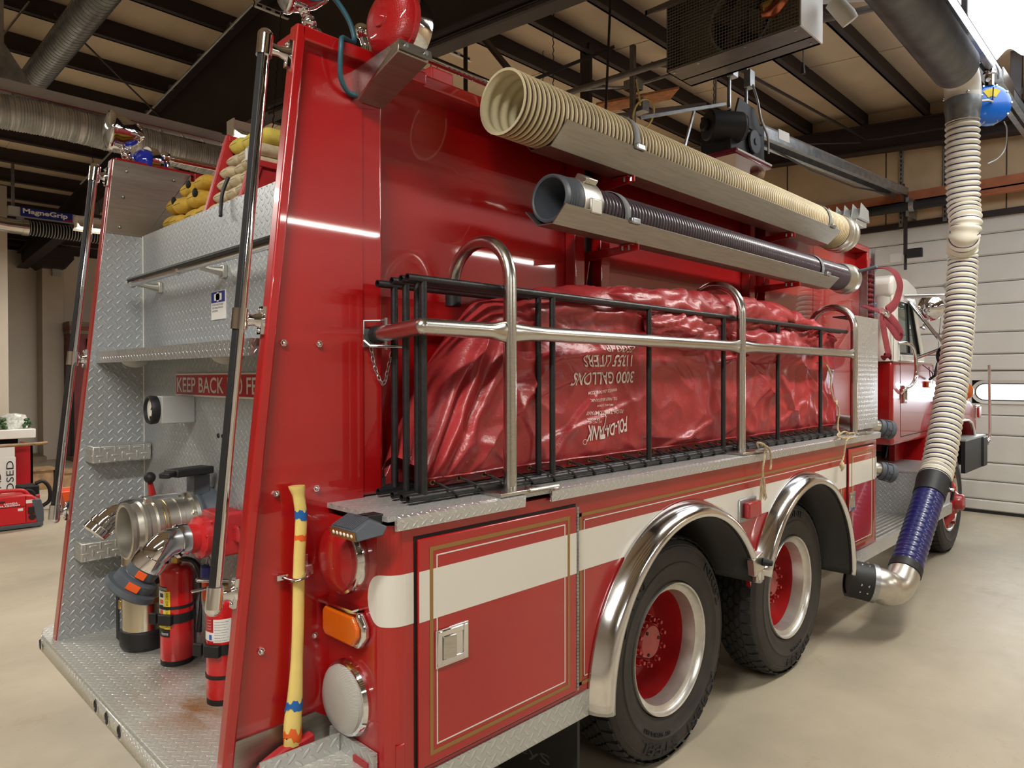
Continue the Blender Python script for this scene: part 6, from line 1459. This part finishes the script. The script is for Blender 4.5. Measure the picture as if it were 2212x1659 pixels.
ob('bearing', MB().box(10.33, 10.69, 2.76, 2.80, 3.9, 4.15).cyl((10.35, 2.70, 4.03), (10.35, 2.76, 4.03), .075), M['galv'], sp_)
for k, (y, lab) in enumerate(((2.95, 'galvanised perforated strut on the front wall, left of the cream hose'), (2.42, 'galvanised perforated strut on the front wall, nearer the cream hose'))):
    ob_ = MB().box(10.66, 10.69, y-.025, y+.025, 3.83, 5.0)
    for j in range(18): ob_.box(10.657, 10.66, y-.007, y+.007, 3.88+.06*j, 3.915+.06*j, 1)
    tag(ob('perforated_strut', ob_, [M['galv'], M['seam']]), lab, 'strut')
# ------------------------------------------------------------------ odds and ends under the roof
pipe('conduit', [(5.7, 3.35, 4.86), (6.5, 3.35, 4.88), (10.2, 3.35, 5.08), (10.38, 3.30, 5.05), (10.40, 3.1, 5.03), (10.40, 1.0, 4.90)], .016, M['brown'], 'dark conduit running under the roof to the front wall above the opener rail', 'conduit')
pipe('gas_pipe', [(5.6, 4.9, 4.72), (5.52, 3.3, 4.62), (5.52, 2.9, 4.62), (6.3, 2.0, 4.85), (6.6, 1.2, 4.9)], .030, M['heater'], 'brown gas pipe passing behind the unit heater', 'pipe', n=12)
pipe('water_pipe', [(5.75, 2.6, 4.90), (6.8, 1.6, 5.02), (7.2, 1.0, 5.1)], .022, M['paper'], 'pale pipe running from the unit heater to the skylight', 'pipe', n=12)
pipe('pull_cord', [(6.2, 2.5, 5.0), (6.2, 2.5, 4.52)], .004, M['brown'], 'thin pull cord hanging below the unit heater', 'cord', n=6)
ob('cord_weight', MB().cyl((6.2, 2.5, 4.43), (6.2, 2.5, 4.53), .02, .008), M['brown'], bpy.data.objects['pull_cord'])
pw = thing('plywood_shelf', 'orange plywood board with conduit boxes under the roof between hose and heater', 'board', (6.4, 4.5, 4.8))
ob('board', MB().obox((6.45, 4.45, 4.80), (.34, -.30, .10), (.10, .12, 0), (0, 0, .012)), M['wood'], pw); ob('junction_box', MB().box(6.25, 6.40, 4.30, 4.45, 4.86, 4.96).box(6.28, 6.40, 4.22, 4.36, 4.60, 4.74), M['galv'], pw, bevel=.004)
ob('support_strut', MB().bar((5.4, 5.2, 4.42), (7.2, 4.0, 4.84), .05, .05).box(6.22, 6.27, 4.30, 4.35, 4.1, 5.3), M['heater'], pw)
ob('conduit', MB().tube(smooth_path([(4.9, 5.4, 4.50), (5.8, 4.7, 4.80), (6.3, 4.4, 4.90), (6.6, 4.0, 5.02), (6.6, 3.4, 4.95)], 8), .018, 8), M['galv'], pw, smooth=60)
ob('cable_coil', MB().tube([(6.2 + .0*k, 4.16 + .13*math.cos(k*.35), 4.52 + .15*math.sin(k*.35)) for k in range(40)], .010, 6).tube(smooth_path([(6.2, 4.25, 4.9), (6.2, 4.22, 4.75), (6.2, 4.2, 4.62)], 5), .010, 6), M['axey'], pw, smooth=60)
lx = thing('short_strip_light', 'thin unlit metal strip hung at a slant behind the cream suction hose', 'strut', (6.6, 3.8, 4.4))
ob('channel', MB().bar((6.05, 4.1, 4.42), (6.9, 3.6, 4.66), .03, .03), M['galv'], lx); ob('drop_rod', MB().bar((6.6, 3.8, 4.56), (6.42, 3.85, 4.0), .025, .02).bar((6.8, 3.66, 4.62), (6.8, 3.66, 5.33), .02, .02), M['galv'], lx)
for (p, q, wd, lab) in (((5.02, 4.6, 4.66), (6.25, 4.6, 5.37), .07, 'dark diagonal roof brace rising above the middle of the cream suction hose'), ((6.3, 5.0, 5.55), (6.3, 5.0, 4.75), .13, 'dark upright post between roof purlins above the cream hose'), ((5.42, 4.0, 5.5), (5.33, 4.0, 4.22), .025, 'thin dark hanging rod above the cream suction hose'), ((7.0, 4.6, 5.43), (7.9, 4.0, 5.42), .06, 'dark roof brace left of the unit heater'), ((4.7, 4.6, 4.60), (5.0, 5.5, 5.5), .07, 'short dark roof strut above the open end of the cream hose'), ((3.57, 4.0, 4.5), (3.57, 4.0, 3.8), .035, 'dark drop post just right of the red warning light'), ((5.5, 5.2, 4.2), (9.5, 3.1, 4.75), .022, 'long thin dark brace rod crossing under the roof behind the opener'), ((9.4, 1.45, 5.35), (9.35, 1.45, 4.75), .11, 'upright leg of the dark roof brace beside the skylight'), ((9.35, 1.45, 4.80), (9.5, 1.1, 5.35), .08, 'slanted leg of the dark roof brace beside the skylight')):
    tag(ob('roof_brace', MB().bar(p, q, wd, wd*.5), M['brown'], bevel=.004), lab, 'brace')
for k, (x, y, zt, zb) in enumerate(((4.85, 5.9, 5.5, 4.1), (5.9, 5.3, 5.45, 4.55), (5.1, 4.45, 5.4, 4.35), (7.2, 3.9, 5.4, 4.3))):
    n = 30
    tag(ob('hanging_chain', MB().tube([V((x + .008*(-1)**i, y, zt + (zb-zt)*i/n)) for i in range(n+1)], .005, 5), M['brown']), ('chain hanging left of the cream hose mouth', 'chain hanging behind the dark upright post', 'chain hanging beside the thin dark rod', 'chain hanging behind the slanted metal strip')[k], 'chain')
for (x0_, x1_, y_, lab) in ((3.0, 5.4, 6.33, 'pale slotted steel strut seen behind the right rear spot lamp'), (3.4, 5.2, 5.75, 'pale slotted steel strut above the red warning light')):
    b = MB().box(x0_, x1_, y_-.004, y_+.004, 5.24, 5.29).box(x0_, x1_, y_-.03, y_+.004, 5.236, 5.242)
    for j in range(int((x1_-x0_)/.09)): b.box(x0_+.03+.09*j, x0_+.08+.09*j, y_-.006, y_-.004, 5.256, 5.276, 1)
    tag(ob('slotted_strut', b, [M['paper'], M['seam']]), lab, 'strut')
tag(ob('ceiling_box', MB().box(3.85, 4.75, 6.22, 6.87, 5.30, 5.50).box(3.87, 4.73, 6.24, 6.85, 5.285, 5.30), M['grey']), 'grey metal box unit fixed under the roof behind the wire loom of the spot lamp', 'box')

# ------------------------------------------------------------------ left side: second bay ducts and rails
LR = thing('exhaust_rail', 'long aluminium rail carrying the silver flexible duct on the left', 'rail', (2.3, 7.65, 4.4))
ob('track', MB().box(-.5, 8.5, 7.63, 7.70, 4.33, 4.44).box(-.5, 8.5, 7.60, 7.73, 4.325, 4.335), M['railm'], LR)
ob('red_line', MB().box(-.5, 8.5, 7.598, 7.60, 4.325, 4.332), M['red'], LR)
ob('hanger', MB().box(1.18, 1.30, 7.64, 7.69, 4.44, deck_z(7.65)-.03).prism([(1.18, 4.75), (1.30, 4.75), (1.50, 4.44), (1.05, 4.44)], 'y', 7.615, 7.63), M['galv'], LR)
ob('hanger_bolt', MB().cyl((1.27, 7.61, 4.52), (1.27, 7.615, 4.52), .02).cyl((1.31, 7.61, 4.66), (1.31, 7.615, 4.66), .015), M['steel'], LR)
ob('flexible_duct', None or MB().tube(*ribbed(smooth_path([V((-.5, 7.65, 4.12)), V((.8, 7.65, 4.13)), V((1.6, 7.65, 4.165)), V((2.2, 7.65, 4.15)), V((2.9, 7.65, 4.125)), V((3.6, 7.65, 4.06)), V((4.4, 7.65, 3.95))], 10), .150, .022, .006, k=4, jag=.003), 30), M['flex'], LR, smooth=70)
b = MB()
for i in range(14): x = .95+.21*i; b.tube([(x-.02, 7.64, 4.325), (x+.01, 7.64, 4.30), (x-.01, 7.64, 4.28), (x+.02, 7.64, 4.262)], .007, 6)
ob('duct_hooks', b, M['chrome'], LR)
sd = thing('spiral_duct', 'round silver spiral duct crossing under the roof at the upper left', 'duct', (1.8, 7.8, 5.0))
b = MB(); pts = [V((1.80, 5.0 + 4.8*i/60, 5.0)) for i in range(61)]; b.tube(pts, .130, 32)
ob('duct', b, M['galv'], sd, smooth=60); b = MB()
for i in range(70):
    y = 5.02+.07*i; b.tube([(1.80+.131*math.cos(a), y+.07*k/20, 5.0+.131*math.sin(a)) for k, a in enumerate([2*math.pi*k/20 for k in range(21)])], .003, 4)
ob('spiral_seam', b, M['greyd'], sd)
pipe('hanger_rod', [(1.62, 8.3, 5.5), (1.30, 8.3, 4.9), (1.28, 8.3, 4.5)], .010, M['galv'], 'thin steel rod hanging left of the spiral duct', 'rod')
pipe('roof_cable', [(1.75, 7.9, 5.28), (2.5, 8.55, 5.10), (3.25, 9.2, 4.92)], .010, M['brown'], 'thin dark brace cable crossing the purlins at the upper left', 'cable')
L2 = thing('exhaust_rail', 'far exhaust rail with a blue name plate and a black flexible hose', 'rail', (3, 13.1, 4.2))
ob('track', MB().box(2.25, 7, 13.0, 13.15, 4.275, 4.405), M['railm'], L2)
ob('name_plate', MB().box(2.40, 3.10, 12.985, 13.0, 4.270, 4.405), M['navy'], L2, label='blue plate lettered MagneGrip')
b = MB(); text_on(b, 'MagneGrip', .100, lambda x, y: V((2.43+x, 12.984, 4.293+y)), bold=.03, width=.60); ob('lettering', b, M['paper'], L2, smooth=0, recalc=False)
ob('red_swoosh', MB().prism([(2.95, 4.285), (3.06, 4.30), (3.09, 4.32), (3.09, 4.272)], 'y', 12.982, 12.984), M['signred'], L2)
ob('flexible_hose', MB().tube(*ribbed([V((2.50, 13.1, 4.115)), V((3.6, 13.1, 4.12)), V((6.5, 13.1, 4.0))], .105, .04, .012, k=4), 24), M['black'], L2, smooth=70)
b = MB()
for i in range(60): x = 2.54+.04*i; b.tube([(x, 13.1+.113*math.cos(a), 4.117+.113*math.sin(a)) for a in [2*math.pi*k/20 for k in range(20)]], .006, 4, closed=True)
ob('hose_rings', b, M['grey'], L2)
ob('elbow', MB().tube(smooth_path([(2.50, 13.1, 4.115), (2.2, 13.1, 4.12), (2.0, 13.1, 4.16), (1.7, 13.1, 4.25)], 6), .115, 24).cyl((2.44, 13.1, 4.115), (2.52, 13.1, 4.115), .125, n=24), M['steel'], L2, smooth=60)
ob('hanger', MB().box(2.36, 2.46, 13.05, 13.1, 4.2, 4.29).box(2.3, 2.34, 13.06, 13.1, 4.40, deck_z(13.1)-.03), M['galv'], L2)
tag(ob('switch_box', MB().box(3.80, 3.95, 17.52, 17.60, 3.95, 4.10).cyl((3.80, 17.56, 4.1), (3.80, 17.56, 5.0), .02), M['grey']), 'small grey switch box with conduit on the far left wall', 'switch box')

# ------------------------------------------------------------------ left side: floor clutter
tbx = thing('work_table', 'white topped table with a red side panel at the far left', 'table', (1.8, 12.2, 0))
ob('table_top', MB().box(.6, 2.37, 11.95, 12.9, .905, 1.035), M['white'], tbx, bevel=.01)
ob('side_panel', MB().box(1.6, 2.36, 12.1, 12.12, .03, .80).box(2.33, 2.36, 12.1, 12.8, .0, .80), M['signred'], tbx)
ob('under_frame', MB().box(.7, 2.2, 12.2, 12.8, .82, .905).box(.7, .75, 12.0, 12.8, 0, .9), M['dark'], tbx)
tag(ob('pole', MB().cyl((1.2, 11.93, .79), (2.50, 11.90, .825), .022, n=12), M['oldwood']), 'pale pole sticking out under the white table top', 'pole')
bxx = thing('wrapped_flowers', 'clear wrapped bundle of artificial flowers on the white table', 'flowers', (2.15, 12.3, 1.035))
b = MB()
b.grid(lambda u, v: V((2.14 + .21*math.cos(2*math.pi*u)*(1-.25*v)*(1 if v < .99 else .3) + .02*noise.noise(V((u*9, v*5, 1))), 12.25 + .16*math.sin(2*math.pi*u)*(1-.2*v), 1.037 + .21*v + .02*noise.noise(V((u*7, v*4, 4))))), 30, 8, cu=True); b.f.append([i*9+8 for i in range(30)]); b.m.append(0)
ob('wrap', b, M['foil'], bxx, smooth=60)
b = MB(); random.seed(3)
for i in range(46): c = V((2.14+random.choice((-.15, .15, -.17))+random.uniform(-.05, .05), 12.06+random.uniform(-.02, .03), 1.06+random.uniform(0, .12))); b.sph(c, random.uniform(.012, .026), 6, 4)
ob('leaves', b, M['leaf'], bxx)
cl_ = thing('road_sign', 'white ROAD CLOSED sign stood on end against the table', 'sign', (1.8, 11.85, 0))
ob('board', MB().box(1.30, 2.10, 11.80, 11.82, .06, .66).box(1.30, 2.09, 11.803, 11.82, .66, .80), M['paper'], cl_)
b = MB(); text_on(b, 'CLOSED', .085, lambda x, y: V((2.075-y, 11.797, -.05+x)), width=.66, bold=.0); text_on(b, 'ROAD', .085, lambda x, y: V((1.93-y, 11.797, .02+x)), width=.44); b = b
for i, p in enumerate(b.v): b.v[i] = V((p.x, p.y, max(p.z, .062)))
ob('lettering', b, M['ink'], cl_, smooth=0, recalc=False)
gn = thing('generator', 'red portable generator on the concrete floor at the far left', 'generator', (1.8, 9.9, 0))
gp = [(1.40, .05), (1.37, .14), (1.38, .30), (1.44, .37), (1.55, .40), (1.85, .40), (1.95, .38), (2.02, .32), (2.05, .20), (2.05, .08), (2.02, .05)]
gp = [(1.62-.17+ (x-1.37)*.80, z) for x, z in gp]
ob('body', MB().prism(gp, 'y', 9.80, 10.08), M['genred'], gn, bevel=.02, seg=3)
ob('end_cover', MB().prism([(gp[-5][0]-.03, .34), (gp[-4][0]+.02, .33), (gp[-3][0]+.025, .2), (gp[-2][0]+.025, .06), (gp[-1][0]-.02, .03)], 'y', 9.795, 10.085), M['greyd'], gn, bevel=.012)
ob('foot', MB().box(1.44, 2.01, 9.79, 10.09, .012, .06).box(1.5, 1.56, 9.8, 9.85, 0, .02).box(1.9, 1.96, 9.8, 9.85, 0, .02), M['greyd'], gn, bevel=.008)
ob('handle', MB().tube(smooth_path([(1.50, 9.86, .39), (1.53, 9.86, .445), (1.60, 9.86, .455), (1.76, 9.86, .45), (1.83, 9.86, .435), (1.87, 9.86, .39)], 6), .022, 12), M['genred'], gn, smooth=60)
ob('control_panel', MB().box(1.86, 1.92, 9.785, 9.80, .17, .25).cyl((1.90, 9.80, .13), (1.90, 9.785, .13), .035, n=20).box(1.56, 1.64, 9.79, 9.80, .325, .345), M['ink'], gn, bevel=.006)
ob('seam_lines', MB().box(1.46, 1.84, 9.797, 9.80, .265, .270).box(1.836, 1.842, 9.797, 9.80, .08, .38), M['seam'], gn)
ob('label', MB().box(1.84, 1.91, 9.796, 9.80, .295, .335).box(1.76, 1.81, 9.796, 9.80, .215, .245), M['paper'], gn)
b = MB(); text_on(b, 'HONDA', .022, lambda x, y: V((1.63+x, 9.7975, .300+y)), width=.13, bold=.03); text_on(b, 'EU2000i', .018, lambda x, y: V((1.58+x, 9.7975, .278+y)), width=.20, bold=.03); ob('lettering', b, M['paper'], gn, smooth=0, recalc=False)
pm = thing('portable_pump', 'dark portable engine with a black loop handle behind the red generator', 'engine', (2.15, 11.1, 0))
ob('engine', MB().box(2.0, 2.22, 11.0, 11.3, .05, .34).cyl((2.08, 11.0, .22), (2.08, 10.95, .22), .09, n=20).box(2.0, 2.2, 11.02, 11.28, 0, .05), M['dark'], pm, bevel=.02)
ob('handle', MB().tube(smooth_path([(2.18, 11.05, .36), (2.27, 11.05, .38), (2.34, 11.05, .28), (2.34, 11.05, .12), (2.26, 11.05, .05)], 6), .024, 10), M['black'], pm, smooth=60); ob('shroud', MB().box(2.12, 2.22, 10.98, 11.1, .08, .22), M['dullred'], pm, bevel=.015)
orr = thing('orange_tub', 'open orange plastic tub beyond the left rear wing', 'tub', (2.55, 10.85, 0))
b = MB(); lo_ = [(2.48, 10.75), (2.78, 10.75), (2.78, 11.0), (2.48, 11.0)]; hi_ = [(2.40, 10.68), (2.86, 10.68), (2.86, 11.07), (2.40, 11.07)]
b.add([(x, y, .012) for x, y in lo_] + [(x, y, .26) for x, y in hi_], [[0, 1, 2, 3]] + [[i, (i+1) % 4, 4+(i+1) % 4, 4+i] for i in range(4)])
ob('tub', b, M['cone'], orr, smooth=0, recalc=False, solid=.014)
for (x, y, z, s, lab) in ((2.55, 13.2, .15, (.28, .2, .15), 'square wooden box by the far table, left of the two'), (3.0, 13.3, .11, (.30, .22, .11), 'low flat wooden box by the far table, right of the two')):
    w = thing('wooden_box', lab, 'box', (x, y, 0)); b = MB()
    b.box(x-s[0], x+s[0], y-s[1], y-s[1]+.02, 0, 2*s[2]).box(x-s[0], x+s[0], y+s[1]-.02, y+s[1], 0, 2*s[2]).box(x-s[0], x-s[0]+.02, y-s[1], y+s[1], 0, 2*s[2]).box(x+s[0]-.02, x+s[0], y-s[1], y+s[1], 0, 2*s[2])
    ob('sides', b, M['oldwood'], w); ob('lid', MB().box(x-s[0]-.02, x+s[0]+.02, y-s[1]-.02, y+s[1]+.02, 2*s[2], 2*s[2]+.03), M['oldwood'], w)
lk = thing('equipment_locker', 'tall dark red locker with black trim against the far left wall', 'locker', (4.6, 17.3, 0))
ob('body', MB().box(4.02, 5.6, 17.05, 17.55, .10, 2.80), M['shed'], lk, bevel=.01)
ob('top_trim', MB().box(3.98, 5.62, 17.0, 17.5, 2.86, 2.96).box(3.99, 5.6, 17.02, 17.5, 2.70, 2.78), M['gum'], lk); ob('top_band', MB().box(3.98, 5.62, 16.99, 17.5, 2.78, 2.86), M['shed'], lk)
ob('door_edge', MB().box(4.0, 4.06, 17.0, 17.06, .1, 2.6).box(4.3, 4.33, 17.02, 17.06, .1, 2.5), M['dark'], lk)
ob('locking_bar', MB().cyl((4.42, 17.0, .7), (4.38, 17.0, 2.3), .025).cyl((4.44, 17.0, 1.4), (4.44, 17.0, 1.55), .05).cyl((4.36, 17.0, 2.45), (4.36, 17.0, 2.6), .06), M['black'], lk)

# ------------------------------------------------------------------ camera and world
cam = bpy.data.cameras.new('camera'); cam.sensor_fit = 'HORIZONTAL'; cam.sensor_width = 36.0; cam.lens = 36.0*1510.3/2212
cam.clip_start = .02
co = bpy.data.objects.new('camera', cam); COL.objects.link(co)
yaw, pit, rol = RAD(44.5046), RAD(-.5799), RAD(-.0844)
f = V((math.cos(yaw)*math.cos(pit), math.sin(yaw)*math.cos(pit), math.sin(pit))); r = V((math.sin(yaw), -math.cos(yaw), 0)); u = r.cross(f)
r2 = r*math.cos(rol) + u*math.sin(rol); u2 = u*math.cos(rol) - r*math.sin(rol)
mw = Matrix((r2, u2, -f)).transposed().to_4x4(); mw.translation = (0, 0, 1.77); co.matrix_world = mw
SC.camera = co
w = bpy.data.worlds.new('world'); SC.world = w; w.use_nodes = True
w.node_tree.nodes['Background'].inputs[0].default_value = (.8, .86, 1, 1); w.node_tree.nodes['Background'].inputs[1].default_value = .3
vs_ = SC.view_settings; vs_.view_transform = 'Standard'; vs_.look = 'None'; vs_.gamma = 1; vs_.use_curve_mapping = False; vs_.exposure = -.30
